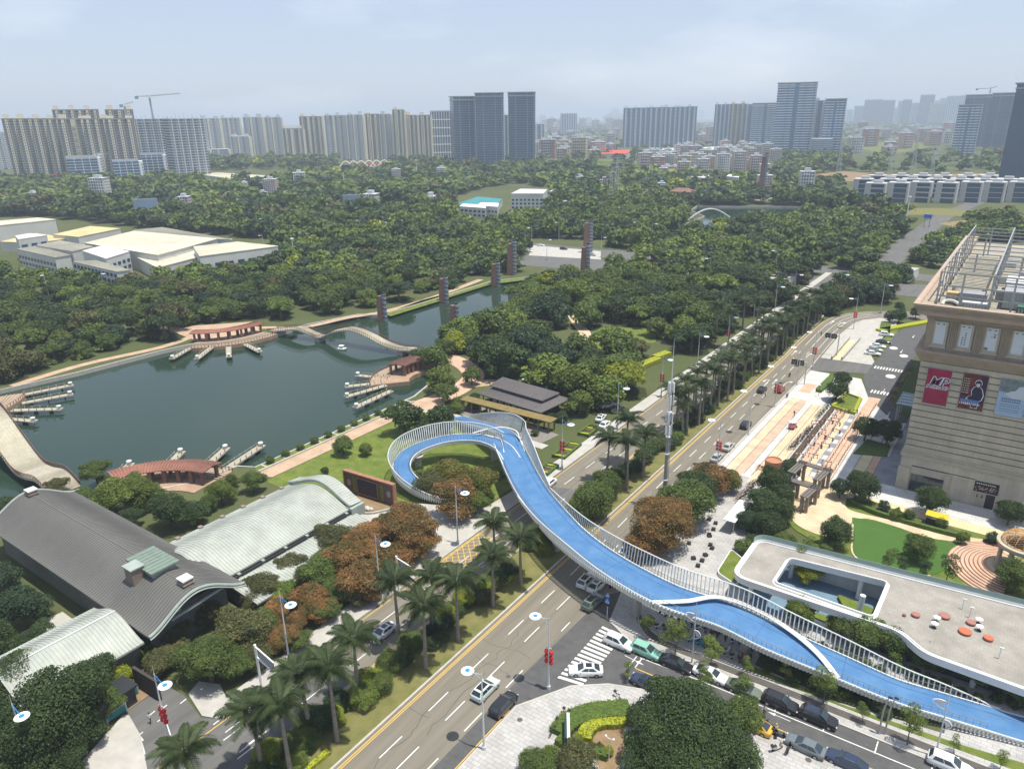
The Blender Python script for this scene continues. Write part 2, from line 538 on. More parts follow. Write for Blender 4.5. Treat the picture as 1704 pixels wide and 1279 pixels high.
# ---- pavements, medians
gar = [(16, 27), (20, 30.2), (26, 32.6), (35, 33.6), (50, 34.2), (120, 34.5), (120, -60), (12.0, -60), (12.0, 20)]
slab('corner_pavement', gar, -0.3, 0.12, M_granite)
struct('kerb_stones', MB().wall([(12.0, -60), (12.0, 20), (16, 27), (20, 30.2), (26, 32.6), (35, 33.6), (50, 34.2), (120, 34.5)], 0.28, -0.2, 0.15), M_kerb)
upw = [(12.0, 62), (12.0, 50), (14, 42), (18.5, 39.6), (30, 40.2), (50, 40.5), (120, 41.5), (120, 60), (66, 60), (30, 62), (24, 80), (20, 100), (8.6, 100), (8.6, 90), (9.6, 76)]
slab('street_pavement', upw, -0.3, 0.115, M_granite)
struct('kerb_stones', MB().wall([(8.6, 178), (8.6, 90), (9.6, 76), (12.0, 62), (12.0, 50), (14, 42), (18.5, 39.6), (30, 40.2), (50, 40.5), (120, 41.5)], 0.28, -0.2, 0.15), M_kerb)
# dark cycle lane set in the pavement
cyc = [(17.0, 46.0), (18.2, 44.2), (20.5, 42.6), (24, 41.9), (30, 42.0), (50, 42.4), (120, 43.6)]
struct('cycle_lane', MB().ribbon(spline(cyc, 6), 1.25, 0.121), mat('dark_lane', (0.095, 0.088, 0.082), 0.9, 0.2, 0.15))
struct('cycle_lane_edging', MB().ribbon(spline([(x, y - 0.75) for x, y in cyc], 6) if False else [(x + 0.0, y + 0.72) for x, y in [(q.x, q.y) for q in spline([Vector((a, b, 0)) for a, b in cyc], 6)]], 0.18, 0.123).ribbon([(q.x, q.y - 0.72) for q in spline([Vector((a, b, 0)) for a, b in cyc], 6)], 0.18, 0.123), M_kerb)
slab('grass_strip', [(33, 44.6), (46, 43.9), (60, 45.2), (80, 48.5), (120, 56), (120, 47), (80, 45.4), (50, 43.6), (34, 43.3)], -0.2, 0.16, M_lawn)
# median with palms
med = [(-8.3, -60), (-8.5, 30), (-8.9, 100), (-9.4, 200), (-9.6, 238), (-8, 246), (-4, 246), (-3.0, 236), (-2.6, 205), (-1.9, 190), (-1.3, 110), (-0.7, 40), (0.1, -60)]
slab('palm_median', med, -0.3, 0.14, M_verge)
struct('kerb_stones', MB().wall(med, 0.3, -0.2, 0.19, True), M_kerb)
# far left pavement of the service road
slab('service_pavement', [(-18.1, 3.5), (-18.1, 30), (-18.3, 60), (-18.7, 100), (-19.3, 200), (-20.2, 330), (-23, 330), (-22.5, 200), (-22, 110), (-22, 68), (-22.5, 60), (-36, 52), (-38, 42), (-23, 36), (-21, 8), (-20.8, 0), (-18.1, 3.5)], -0.3, 0.12, M_conc)
slab('promenade_walk', [(-72.8, 94), (-67.5, 100), (-64, 96), (-68.6, 88), (-68.6, 44), (-72.8, 42)], -0.3, 0.06, M_buff)
slab('promenade_planter', [(-75.2, 95), (-73.2, 93), (-73.2, 43), (-75.2, 45)], -0.3, 0.3, M_lawn)
for y in np.arange(46, 93, 5.2):
 struct('planter_kerb', MB().bx(-75.3, -73.0, y, y + 0.4, 0.1, 0.36), M_kerb)
struct('planter_kerb', MB().bx(-73.2, -72.8, 43, 94, 0.0, 0.4), M_kerb)
# lawns and paths of the park
sheet('park_lawn', [(-68.4, 42), (-68.4, 92), (-62, 93.5), (-52, 93), (-46, 90), (-30, 84), (-23, 76), (-23, 62), (-36, 52.5), (-38.4, 42), (-46, 45), (-55, 42)], -0.03, M_lawn)
struct('park_path', MB().ribbon(spline([(-70.5, 92, 0), (-69, 104, 0), (-70, 112, 0), (-73, 120, 0), (-81, 126, 0), (-92, 130, 0)], 6), 6.5, -0.01), M_pink)
struct('park_path', MB().ribbon(spline([(-70, 112, 0), (-66, 117, 0), (-62, 119, 0), (-60, 116, 0)], 6), 5.5, -0.006), M_buff)
struct('park_path', MB().ribbon([(-68, 91, 0), (-60, 92.5, 0), (-28, 89.2, 0)], 2.6, -0.008), M_conc)
sheet('park_lawn', A((830, 655), (850, 610), (880, 590), (930, 575), (900, 600), (880, 640)), -0.02, M_lawn)
sheet('park_lawn', A((940, 585), (1000, 545), (1100, 545), (1090, 570), (1010, 575), (960, 600)), -0.02, M_lawn)
struct('park_path', MB().ribbon(spline([(-62, 150, 0), (-60, 156, 0), (-64, 166, 0), (-67, 176, 0), (-74, 184, 0), (-84, 196, 0)], 6), 4.0, -0.005), M_cream)
struct('park_path', MB().ribbon(spline(A((20, 642), (140, 606), (270, 577), (345, 553), (440, 545), (500, 545), (580, 528), (640, 518), (720, 495), (800, 465)), 5), 3.2, 0.0), M_buff)
sheet('bank_lawn', A((640, 522), (700, 500), (780, 478), (830, 465), (872, 462), (872, 466), (816, 473), (746, 495), (731, 501), (650, 526)), 0.0, M_lawn)
sheet('park_path', A((270, 545), (380, 538), (420, 535), (440, 560), (330, 568)), 0.01, M_buff)
sheet('car_park', A((880, 425), (1000, 432), (1000, 418), (885, 408)), 0.04, M_conc)
sheet('forecourt_island', A((125, 1279), (205, 1190), (215, 1190), (235, 1225), (245, 1279), (240, 1320), (125, 1320)), 0.10, M_conc)
sheet('forecourt_pavement', A((180, 1180), (262, 1128), (272, 1140), (195, 1195)), 0.09, M_soilbrown)
slab('kerb_island', [(-25.5, -3.0), (-20.5, -4.2), (-18.6, -3.4), (-17.7, -0.5), (-17.7, 3.4), (-20.6, -0.5), (-23.5, 0.5), (-26.4, -0.8)], -0.1, 0.125, M_conc)
# ---- markings
def dashes(name, x, y0, y1, on, off, m, w=0.16, z=0.008):
 mb = MB()
 y = y0
 while y < y1:
  e = min(y + on, y1)
  x0 = x(y) if callable(x) else x
  x1 = x(e) if callable(x) else x
  mb.add([(x0 - w / 2, y, z), (x0 + w / 2, y, z), (x1 + w / 2, e, z), (x1 - w / 2, e, z)], [(0, 1, 2, 3)])
  y += on + off
 return struct(name, mb, m)
lane = lambda f: (lambda y: (1 - f) * (-0.2 - 0.0078 * max(y, 0)) + f * (12.0 if y < 50 else (12.0 - 3.4 * min(1, (y - 50) / 40))))
for f in (0.27, 0.50, 0.75):
 dashes('lane_dashes', lane(f), -50, 30 if f > 0.7 else 200, 4.0, 5.0, M_white)
dashes('lane_dashes', lane(0.76), 36, 60, 2.5, 3.5, M_white)
struct('edge_line', MB().ribbon([(0.45, -60), (-0.1, 40), (-0.75, 110), (-1.35, 190), (-1.9, 205), (-2.1, 222), (-1.9, 236), (-0.2, 246.5), (3.3, 254), (9.2, 261)], 0.16, 0.008).ribbon([(0.75, -60), (0.2, 40), (-0.45, 110), (-1.05, 190), (-1.6, 205), (-1.8, 222), (-1.6, 236)], 0.14, 0.008), M_yel)
struct('edge_line', MB().ribbon([(8.2, 92), (8.2, 170), (7.2, 196), (6.4, 224)], 0.14, 0.008), M_white)
struct('edge_line', MB().ribbon([(11.6, -60), (11.6, 19)], 0.15, 0.010), M_yel)
for x in (-14.8, -11.6):
 dashes('lane_dashes', x, -50, 240, 4.0, 5.0, M_white)
struct('edge_line', MB().ribbon([(-17.5, -60), (-17.5, 30), (-17.7, 60), (-18.1, 100), (-18.7, 200)], 0.15, 0.010).ribbon([(-8.9, -60), (-9.0, 30), (-9.4, 100), (-9.9, 200)], 0.15, 0.010), M_yel)
# curve lanes at the top of the road
for k in (0.25, 0.5, 0.75):
 a = [(-1.9, 205), (-2.2, 222), (-2.0, 236), (-0.4, 247), (3, 254), (9, 260.5)]
 b = [(7.4, 200), (6.8, 224), (7.6, 240), (9.4, 247), (12, 252), (14, 254)]
 struct('lane_line', MB().ribbon(spline([Vector((p[0] * (1 - k) + q[0] * k, p[1] * (1 - k) + q[1] * k, 0)) for p, q in zip(a, b)], 4), 0.16, 0.008), M_white)
# zebra crossing over the side street mouth
zb = MB()
for i in range(15):
 t = (i + 0.3) / 15
 p = Vector(at(1003, 1041)) * (1 - t) + Vector(at(925, 1130)) * t
 q = Vector(at(1022, 1050)) * (1 - t) + Vector(at(945, 1136)) * t
 d = (Vector(at(925, 1130)) - Vector(at(1003, 1041))).normalized() * 0.24
 q = p + (q - p).normalized() * 3.6
 zb.add([(p.x - d.x, p.y - d.y, 0.012), (p.x + d.x, p.y + d.y, 0.012), (q.x + d.x, q.y + d.y, 0.012), (q.x - d.x, q.y - d.y, 0.012)], [(3, 2, 1, 0)])
struct('zebra_crossing', zb, M_white)
# side street bays and lines
mb = MB().ribbon([(21.2, 37.4), (30, 37.9), (50, 38.2), (120, 39.1)], 0.15, 0.012)
x = 22.0
while x < 75:
 mb.bx(x, x + 0.14, 37.9 + (x - 22) * 0.006, 40.1 + (x - 22) * 0.006, 0.011, 0.013)
 x += 5.9
struct('parking_bay_line', mb, M_white)
struct('parking_bay_line', MB().bx(21.4, 21.55, 35.2, 37.4, 0.011, 0.013).bx(20.6, 20.75, 35.0, 37.4, 0.011, 0.013), M_white)
mb = MB()
for x in (21.6, 31.0, 40.4, 49.8, 59):
 mb.ribbon([(x, 35.1 - 0.0 * x + (x - 21) * 0.012), (x + 5.2, 35.15 + (x - 16) * 0.012)], 0.16, 0.012)
struct('edge_line', mb, M_yel)
def arrow(name, x, y, rz, s, m, z=0.014, kind='ahead'):
 sh = [(-0.09, -3), (0.09, -3), (0.09, 0.4), (0.42, 0.4), (0, 2.2), (-0.42, 0.4), (-0.09, 0.4)]
 if kind == 'turn':
  sh = [(-0.09, -3), (0.09, -3), (0.09, 0.2), (0.9, 0.9), (0.9, 0.4), (1.6, 1.5), (0.6, 2.2), (0.75, 1.6), (-0.09, 0.8)]
 if kind == 'uturn':
  sh = [(-0.09, -3), (0.09, -3), (0.09, 1.6), (-1.2, 1.6), (-1.2, 0.3), (-1.6, 0.3), (-1.05, -1.0), (-0.6, 0.3), (-0.9, 0.3), (-0.9, 1.35), (-0.09, 1.35)]
 ca, sa = math.cos(rz), math.sin(rz)
 return sheet(name, [(x + (a * ca - b * sa) * s, y + (a * sa + b * ca) * s) for a, b in sh], z, m)
p = at(1293, 1190); arrow('lane_arrow', p.x, p.y, rad(90), 0.55, M_white)
p = at(1060, 1100); arrow('lane_arrow', p.x - 0.2, p.y, rad(-95), 0.6, M_white)
for (px, py), k in (((1278, 635), 'uturn'), ((1290, 634), 'ahead'), ((1308, 637), 'turn')):
 p = at(px, py); arrow('lane_arrow', p.x, p.y, 0, 1.0, M_white, kind=k)
for (px, py), k in (((1322, 586), 'ahead'), ((1346, 590), 'turn'), ((1385, 536), 'ahead'), ((1398, 538), 'turn')):
 p = at(px, py); arrow('lane_arrow', p.x, p.y, 0, 1.2, M_white, kind=k)
for px, py in ((1470, 651), (1500, 585), (1520, 560), (1478, 690)):
 p = at(px, py); arrow('lane_arrow', p.x, p.y, rad(180), 0.8, M_white)
for px, py in ((236, 1235), (278, 1205)):
 p = at(px, py); arrow('lane_arrow', p.x, p.y, rad(70), 0.7, M_white)
mb = MB()
for px, py in ((248, 1190), (262, 1200), (228, 1225), (210, 1243), (268, 1180), (300, 1170)):
 p = at(px, py); q = at(px + 10, py - 8)
 mb.ribbon([p, q], 0.16, 0.012)
for px, py in ((355, 1205), (375, 1218), (410, 1240), (395, 1262)):
 p = at(px, py); q = at(px + 26, py - 20)
 mb.ribbon([p, q], 0.16, 0.012)
struct('lane_dashes', mb, M_white)
# small zebras and painted discs on the access road
for (x0, x1, y0) in ((23.6, 32.2, 190.5), (26.8, 32.0, 168.0)):
 mb = MB()
 n = int((x1 - x0) / 0.8)
 for i in range(n):
  mb.bx(x0 + i * 0.8, x0 + i * 0.8 + 0.42, y0, y0 + 2.6, 0.009, 0.011)
 struct('zebra_crossing', mb, M_white)
for px, py, r in ((1482, 626, 1.3), (1487, 579, 1.2), (1504, 592, 1.2)):
 p = at(px, py)
 struct('painted_disc', MB().flat([(p.x + r * math.cos(a), p.y + r * 1.4 * math.sin(a)) for a in np.linspace(0, 2 * PI, 20)[:-1]], 0.010), M_white)
# yellow box hatching beside the forecourt
mb = MB()
bx0, bx1, by0, by1 = -17.9, -13.6, 37.5, 51.0
mb.ribbon([(bx0, by0), (bx1, by0), (bx1, by1), (bx0, by1)], 0.16, 0.012, True)
for k in np.arange(-4, 18, 1.5):
 for s in (1, -1):
  pts = []
  for i in range(41):
   xx = bx0 + (bx1 - bx0) * i / 40
   yy = by0 + (k if s > 0 else 13.5 - k) + s * (xx - bx0) * 1.0
   if by0 <= yy <= by1:
    pts.append((xx, yy))
  if len(pts) > 1:
   mb.ribbon([pts[0], pts[-1]], 0.12, 0.013 if s > 0 else 0.016)
struct('box_hatching', mb, M_yel)
# sealed cracks wandering down the carriageway
mb = MB()
for (x, y0, y1, jx) in ((3.6, -4, 33, 0.5), (5.4, 10, 24, 0.3), (4.3, 55, 100, 0.4), (6.3, 60, 72, 0.3), (2.2, 70, 96, 0.4), (-13, 58, 84, 0.3), (-15.6, 70, 100, 0.3), (4.2, 104, 150, 0.3)):
 pts, xx, y = [], x, y0
 while y < y1:
  pts.append((xx, y)); xx += RN.uniform(-jx, jx) + (x - xx) * 0.15; y += RN.uniform(0.6, 1.8)
 mb.ribbon(pts, 0.08, 0.0065)
for (y, x0, x1) in ((28, 0.3, 9), (24.5, 2, 8), (73, -0.5, 8), (84, -0.4, 7.5), (93.5, -0.5, 8.2), (79.5, -18, -9.3), (86, -17.5, -9.3), (94, -18, -9.3), (128, -1, 8), (12, 0, 5), (57, -0.2, 8)):
 pts, xx, yy = [], x0, y
 while xx < x1:
  pts.append((xx, yy)); yy += RN.uniform(-0.35, 0.35); xx += RN.uniform(0.5, 1.2)
 mb.ribbon(pts, 0.06, 0.0055)
struct('road_cracks', mb, M_crack)
mb = MB()
for px, py in ((940, 1230), (807, 1228), (846, 1125), (872, 1168), (1014, 1012), (865, 1198), (1163, 1158), (1345, 1265), (885, 1160)):
 p = at(px, py)
 mb.flat([(p.x + 0.36 * math.cos(a), p.y + 0.36 * math.sin(a)) for a in np.linspace(0, 2 * PI, 15)[:-1]], 0.128 if p.x > 12.1 else 0.0095)
struct('manhole_covers', mb, mat('cast_iron', (0.09, 0.085, 0.08), 0.6, 0.4, 0.1))
# ---------------------------------------------------------------- tall stone department building at the right
M_stone = paver('beige_stone', (0.50, 0.45, 0.355), (0.46, 0.41, 0.325), (0.36, 0.32, 0.25), 0.9, 0.62, 0.02)
M_stonew = mat('beige_wall_stone', (0.43, 0.385, 0.30), 0.8, 0.25, 0.10, sc=0.7)
M_brownst = mat('brown_cornice_stone', (0.34, 0.275, 0.205), 0.8, 0.25, 0.12, sc=0.6)
M_pinkst = mat('pink_coping', (0.41, 0.31, 0.24), 0.8, 0.25, 0.1, sc=0.6)
M_dark = mat('dark_void', (0.025, 0.026, 0.028), 0.5, 0.4, 0.0)
M_steel = mat('galvanised_steel', (0.36, 0.37, 0.36), 0.5, 0.4, 0.12, sc=1.5, metal=0.3)
M_grey = mat('grey_paint', (0.30, 0.31, 0.32), 0.6, 0.3, 0.1, sc=0.8)
M_lgrey = mat('light_grey_paint', (0.52, 0.53, 0.53), 0.6, 0.3, 0.08, sc=0.8)
M_wht = mat('white_paint', (0.74, 0.74, 0.72), 0.6, 0.3, 0.05, sc=0.8)
M_roofdeck = mat('roof_deck', (0.30, 0.275, 0.225), 0.9, 0.2, 0.2, sc=0.25)
M_glass = bpy.data.materials.new('window_glass'); M_glass.use_nodes = True
_b = M_glass.node_tree.nodes['Principled BSDF']
_b.inputs['Base Color'].default_value = (0.03, 0.045, 0.055, 1); _b.inputs['Roughness'].default_value = 0.08
_b.inputs['Specular IOR Level'].default_value = 0.7
def plain(name, col, rough=0.6, spec=0.3, metal=0.0):
 return mat(name, col, rough, spec, 0.0, metal=metal)
B = thing('department_store', 'tall beige stone store with ribbed courses, red poster and steel frames on its roof', 'building', (42.3, 112.6, 0))
def bpart(name, mb, m, parent=B, **kw):
 o = obj(name, mb, m, parent, **kw)
 if parent is B:
  o.matrix_parent_inverse = Matrix.Translation((-42.3, -112.6, 0))
 return o
X0, X1, Y0, Y1 = 42.3, 112.0, 112.6, 205.0
bpart('wall', MB().bx(X0 + 0.25, X1, Y0 + 0.25, Y1, 0, 36.4), M_stonew)
zz = 8.6
cs = MB().bx(0, X1 - X0, -0.06, 0.26, 0, 1.03).bx(-0.06, 0.26, 0.26, Y1 - Y0, 0, 1.03)
ln = MB().bx(0.16, X1 - X0, 0.14, 0.26, 1.03, 1.25).bx(0.14, 0.26, 0.26, Y1 - Y0, 1.03, 1.25)
me_c = cs.mesh('stone_course'); me_c.materials.append(M_stone)
me_l = ln.mesh('course_shade_groove'); me_l.materials.append(mat('course_shade', (0.21, 0.19, 0.145), 0.9, 0.1, 0.1))  # recess coloured darker to paint in the shadow line under each course
while zz < 27.0:
 c = link(bpy.data.objects.new('stone_course', me_c)); c.parent = B; c.location = (0, 0, zz)
 l = link(bpy.data.objects.new('shade_groove', me_l)); l.parent = c
 zz += 1.25
# lower storey: projecting base, plinth blocks, openings
bpart('base_storey', MB().bx(X0 - 0.25, 44.2, Y0 - 0.25, Y0 + 0.3, 0, 7.4).bx(50.0, 55.1, Y0 - 0.25, Y0 + 0.3, 0, 5.4).bx(59.1, X1, Y0 - 0.25, Y0 + 0.3, 0, 7.4)
 .bx(44.2, 50.0, Y0 - 0.25, Y0 + 0.3, 3.9, 5.4).bx(44.2, 59.1, Y0 - 0.25, Y0 + 0.3, 5.62, 7.4).bx(55.1, 57.3, Y0 - 0.1, Y0 + 0.3, 0, 3.1).bx(58.8, 59.1, Y0 - 0.1, Y0 + 0.3, 0, 3.1)
 .bx(X0 - 0.25, X0 + 0.3, Y0 + 0.3, Y1, 0, 7.4), M_stone)
bpart('plinth_band', MB().bx(X0 - 0.5, X1, Y0 - 0.5, Y0 + 0.3, 7.4, 8.0).bx(X0 - 0.5, X0 + 0.3, Y0 + 0.3, Y1, 7.4, 8.0).bx(X0 - 0.2, X1, Y0 - 0.2, Y0 + 0.3, 8.0, 8.6).bx(X0 - 0.2, X0 + 0.3, Y0 + 0.3, Y1, 8.0, 8.6), M_stonew)
for i in range(16):
 bpart('bracket', MB().bx(43.2 + i * 1.55, 43.6 + i * 1.55, Y0 - 0.42, Y0 - 0.22, 7.0, 7.4), M_stonew)
bpart('pier', MB().bx(X0 - 0.45, 44.0, Y0 - 0.6, Y0 - 0.25, 0, 5.0), M_stonew)
bpart('pier', MB().bx(50.1, 51.0, Y0 - 0.6, Y0 - 0.25, 0, 5.0), M_stonew)
bpart('shop_window', MB().bx(44.2, 50.0, Y0 + 0.05, Y0 + 0.2, 0.3, 3.9), M_glass)
for i in range(1, 5):
 bpart('mullion', MB().bx(44.2 + i * 1.16 - 0.04, 44.2 + i * 1.16 + 0.04, Y0 - 0.02, Y0 + 0.05, 0.3, 3.9), M_dark)
bpart('sign_slot', MB().bx(44.1, 50.1, Y0 - 0.3, Y0 - 0.24, 5.44, 5.62), M_dark)
sgn = bpart('entrance_signboard', MB().bx(55.1, 59.0, Y0 - 0.32, Y0 - 0.1, 3.2, 5.5), plain('board_dark', (0.03, 0.022, 0.02), 0.4))
mbf = MB()
for i in range(34):
 x, z = RN.uniform(-1.75, 1.75), RN.uniform(3.45, 4.6)
 mbf.box((57.05 + x, Y0 - 0.335, z), (RN.uniform(0.1, 0.3), 0.02, RN.uniform(0.1, 0.3)))
o = obj('picture', mbf, plain('flowers_print', (0.55, 0.34, 0.33), 0.6), sgn, kind='stuff')
mbf = MB()
for i in range(9):
 mbf.box((55.5 + i * 0.36, Y0 - 0.337, 4.98), (0.24, 0.02, 0.2))
o = obj('lettering', mbf, plain('sign_white', (0.7, 0.68, 0.64), 0.6), sgn, kind='stuff')
obj('frame', MB().bx(54.98, 59.12, Y0 - 0.36, Y0 - 0.08, 5.5, 5.62), M_lgrey, sgn); obj('frame', MB().bx(54.98, 59.12, Y0 - 0.36, Y0 - 0.08, 3.08, 3.2), M_lgrey, sgn)
bpart('doorway', MB().bx(57.3, 58.8, Y0 + 0.0, Y0 + 0.12, 0, 2.9), M_dark)
for x in (55.9, 56.7):
 bpart('wall_lamp', MB().bx(x - 0.1, x + 0.1, Y0 - 0.24, Y0 - 0.1, 2.0, 2.5), M_dark)
bpart('wall_panel', MB().bx(63.0, 66.0, Y0 - 0.34, Y0 - 0.25, 2.5, 4.6), M_lgrey)
# cornices
def ring(mb, d, z0, z1):
 mb.bx(X0 - d, X1 + d, Y0 - d, Y0 + 0.3, z0, z1).bx(X0 - d, X0 + 0.3, Y0 + 0.3, Y1 + d, z0, z1)
 return mb
m1 = MB(); ring(m1, 0.3, 27.35, 27.8); ring(m1, 0.55, 27.8, 28.3); ring(m1, 0.85, 28.3, 28.8); ring(m1, 1.15, 28.8, 29.3)
bpart('lower_cornice', m1, M_brownst)
bpart('cornice_cap', ring(MB(), 1.3, 29.3, 29.5), M_pinkst)
m2 = MB(); ring(m2, 0.35, 35.55, 36.1); ring(m2, 0.8, 36.1, 36.6); ring(m2, 1.4, 36.6, 37.2); ring(m2, 2.0, 37.2, 37.8); ring(m2, 2.5, 37.8, 38.25)
bpart('upper_cornice', m2, M_brownst)
bpart('coping', MB().bx(X0 - 2.7, X1, Y0 - 2.7, Y0 - 1.9, 38.25, 38.6).bx(X0 - 2.7, X0 - 1.9, Y0 - 1.9, Y1, 38.25, 38.6), M_pinkst)
bpart('parapet', MB().bx(X0 - 1.9, X1, Y0 - 1.9, Y0 - 1.7, 36.5, 38.5).bx(X0 - 1.9, X0 - 1.7, Y0 - 1.7, Y1, 36.5, 38.5), M_pinkst)
bpart('roof', MB().bx(X0 + 0.3, X1, Y0 + 0.3, Y1, 36.5, 36.9), M_roofdeck)
bpart('roof_margin', MB().bx(X0 - 1.7, X1, Y0 - 1.7, Y0 + 1.4, 36.92, 37.05), plain('green_matting', (0.05, 0.16, 0.08), 0.9))
# fluted storey with banner windows
fl = MB().bx(0, 0.22, -0.22, 0.1, 0, 6.05)
me_f = fl.mesh('pilaster_rib'); me_f.materials.append(M_brownst)
me_w = MB().bx(0, 1.75, 0, 0.06, 0, 4.1).mesh('banner'); me_w.materials.append(mat('banner_white', (0.60, 0.64, 0.68), 0.6, 0.3, 0.04))
me_wf = MB().bx(-0.35, 0.0, -0.06, 0.12, -0.5, 4.35).bx(1.75, 2.1, -0.06, 0.12, -0.5, 4.35).bx(0.0, 1.75, -0.06, 0.12, 4.1, 4.35).bx(-0.5, 2.25, -0.25, 0.12, -0.75, -0.4).bx(0.0, 1.75, -0.06, 0.12, -0.4, 0.0).mesh('window_surround'); me_wf.materials.append(M_stonew)
me_h = MB().bx(0.2, 0.62, -0.03, 0, 3.72, 3.86).mesh('hook'); me_h.materials.append(M_dark)
me_r = MB().bx(0.4, 1.35, -0.16, 0.1, -1.1, -0.8).mesh('wreath'); me_r.materials.append(M_stonew)
for i in range(17):
 xw = 1.35 + i * 4.1
 w = link(bpy.data.objects.new('window', me_wf)); w.parent = B; w.location = (xw, -0.02, 30.9)
 bn = link(bpy.data.objects.new('banner', me_w)); bn.parent = w
 for hx in (0, 0.9):
  hk = link(bpy.data.objects.new('hook', me_h)); hk.parent = w; hk.location = (hx, 0, 0)
 for k in range(5):
  if i == 0 and k < 1:
   pass
  r = link(bpy.data.objects.new('pilaster_rib', me_f)); r.parent = B
  r.location = (xw - 1.7 + k * 0.31, 0, 29.5) if i else (xw - 1.33 + k * 0.2, 0, 29.5)
 if i == 1:
  t = MB()
  for k in range(6):
   t.bx(0.86, 1.08, -0.015, 0.0, 0.35 + k * 0.42, 0.62 + k * 0.42)
  for k in range(4):
   t.bx(0.42, 0.64, -0.015, 0.0, 0.35 + k * 0.42, 0.62 + k * 0.42)
  obj('lettering', t, plain('grey_print', (0.16, 0.19, 0.22), 0.6), w, kind='stuff')
 if i == 2:
  obj('lettering', MB().bx(1.15, 1.5, -0.015, 0, 2.9, 3.15).bx(1.15, 1.5, -0.015, 0, 2.4, 2.75).bx(0.85, 0.95, -0.015, 0, 2.4, 2.7).bx(0.0, 0.6, -0.015, 0, 0.05, 0.55), plain('grey_print', (0.16, 0.19, 0.22), 0.6), w, kind='stuff')
for k in range(16):
 r = link(bpy.data.objects.new('pilaster_rib', me_f)); r.parent = B; r.rotation_euler = (0, 0, -PI / 2); r.location = (0, 1.2 + k * 0.5 + (k // 4) * 3.2, 29.5)
# posters
def poster(x0, z0, z1, w, m, label):
 p = thing('poster', label, 'poster', (x0, Y0 - 0.05, z0))
 obj('panel', MB().bx(0.1, w - 0.1, -0.10, 0.0, 0.1, z1 - z0 - 0.1), m, p)
 obj('frame', MB().bx(0, w, -0.14, 0.0, 0, 0.1).bx(0, w, -0.14, 0, z1 - z0 - 0.1, z1 - z0).bx(0, 0.1, -0.14, 0, 0.1, z1 - z0 - 0.1).bx(w - 0.1, w, -0.14, 0, 0.1, z1 - z0 - 0.1), M_grey, p)
 return p
def text(body, size, loc, m, parent, name='lettering', rot=(PI / 2, 0, 0), ext=0.004, shear=0.0, bold=0.0, ax='CENTER', sx=1.0):
 cu = bpy.data.curves.new(name, 'FONT')
 cu.body = body; cu.size = size; cu.align_x = ax; cu.align_y = 'CENTER'; cu.extrude = ext; cu.shear = shear; cu.offset = bold; cu.resolution_u = 2
 o = bpy.data.objects.new(name, cu)
 dg = bpy.context.evaluated_depsgraph_get()
 link(o)
 dg.update()
 me = bpy.data.meshes.new_from_object(o.evaluated_get(dg))
 bpy.data.objects.remove(o)
 me.materials.clear(); me.materials.append(m)
 o2 = link(bpy.data.objects.new(name, me)); o2.parent = parent; o2.location = loc; o2.rotation_euler = rot; o2.scale = (sx, 1, 1)
 return o2
M_tw = plain('print_white', (0.78, 0.77, 0.76), 0.6)
M_tp = plain('print_plum', (0.12, 0.05, 0.12), 0.6)
p1 = poster(43.7, 18.9, 26.2, 4.2, mat('poster_crimson', (0.30, 0.018, 0.060), 0.5, 0.3, 0.2, sc=0.5), 'crimson poster with slanted MP FORGED lettering on the stone facade')
text('MP', 2.3, (2.15, -0.12, 4.65), M_tw, p1, shear=0.3, bold=0.14, sx=1.0)
text('MP', 2.3, (2.15, -0.14, 4.65), M_tp, p1, shear=0.3, bold=0.02, sx=1.0)
text('FORGED', 0.92, (2.05, -0.12, 3.55), M_tw, p1, shear=0.3, bold=0.09)
text('FORGED', 0.92, (2.05, -0.14, 3.55), M_tp, p1, shear=0.3, bold=0.005)
p2 = poster(49.6, 19.1, 26.3, 4.2, mat('poster_rust', (0.22, 0.045, 0.03), 0.5, 0.3, sc=0.9, col2=(0.05, 0.015, 0.03)), 'rust and navy poster with a phone number across its foot on the stone facade')
obj('backdrop_panel', MB().bx(0.25, 1.35, -0.115, -0.1, 2.6, 6.3).bx(3.1, 4.0, -0.115, -0.1, 1.2, 6.8), plain('print_plum_dark', (0.035, 0.02, 0.045), 0.6), p2)
for k in range(7):
 text('■ ■ ■■', 0.26, (0.78, -0.125, 6.0 - k * 0.45), plain('print_peach', (0.6, 0.42, 0.32), 0.6), p2)
# a plain standing figure in a dark coat, white outline (generic stand-in)
def fig(g):
 q = [(-0.45, 1.0), (-0.35, 2.3), (-1.35 , 2.55), (-1.15, 2.95), (-0.6, 3.35), (-0.75, 4.2), (-0.5, 4.9), (-0.25, 5.1), (-0.45, 5.6), (-0.35, 6.15), (0.1, 6.4), (0.5, 6.2), (0.65, 5.6), (0.45, 5.1), (0.85, 4.6), (1.15, 3.5), (0.95, 2.6), (0.6, 2.3), (0.55, 1.0), (0.15, 1.0), (0.1, 2.0), (0.0, 2.0), (-0.05, 1.0)]
 c = Vector((0.05, 3.7))
 return [(c.x + (x - c.x) * (1 + g * 0.75), c.y + (z - c.y) * (1 + g * 0.28)) for x, z in q]
def flatxz(poly, y, x0, z0):
 mb = MB(); tr = tessellate_polygon([[Vector((a, b, 0)) for a, b in poly]])
 mb.add([(x0 + a, y, z0 + b) for a, b in poly], [tuple(t) for t in tr])
 return mb
obj('figure_outline', flatxz(fig(0.16), -0.122, 2.6, -0.4), M_tw, p2)
obj('figure', flatxz(fig(0.0), -0.128, 2.6, -0.4), plain('print_navy', (0.025, 0.022, 0.06), 0.6), p2)
obj('figure_face', flatxz([(-0.22, 5.25), (-0.22, 5.75), (0.4, 5.75), (0.35, 5.2), (0.1, 5.0)], -0.134, 2.6, -0.4), plain('print_skin', (0.62, 0.52, 0.5), 0.6), p2)
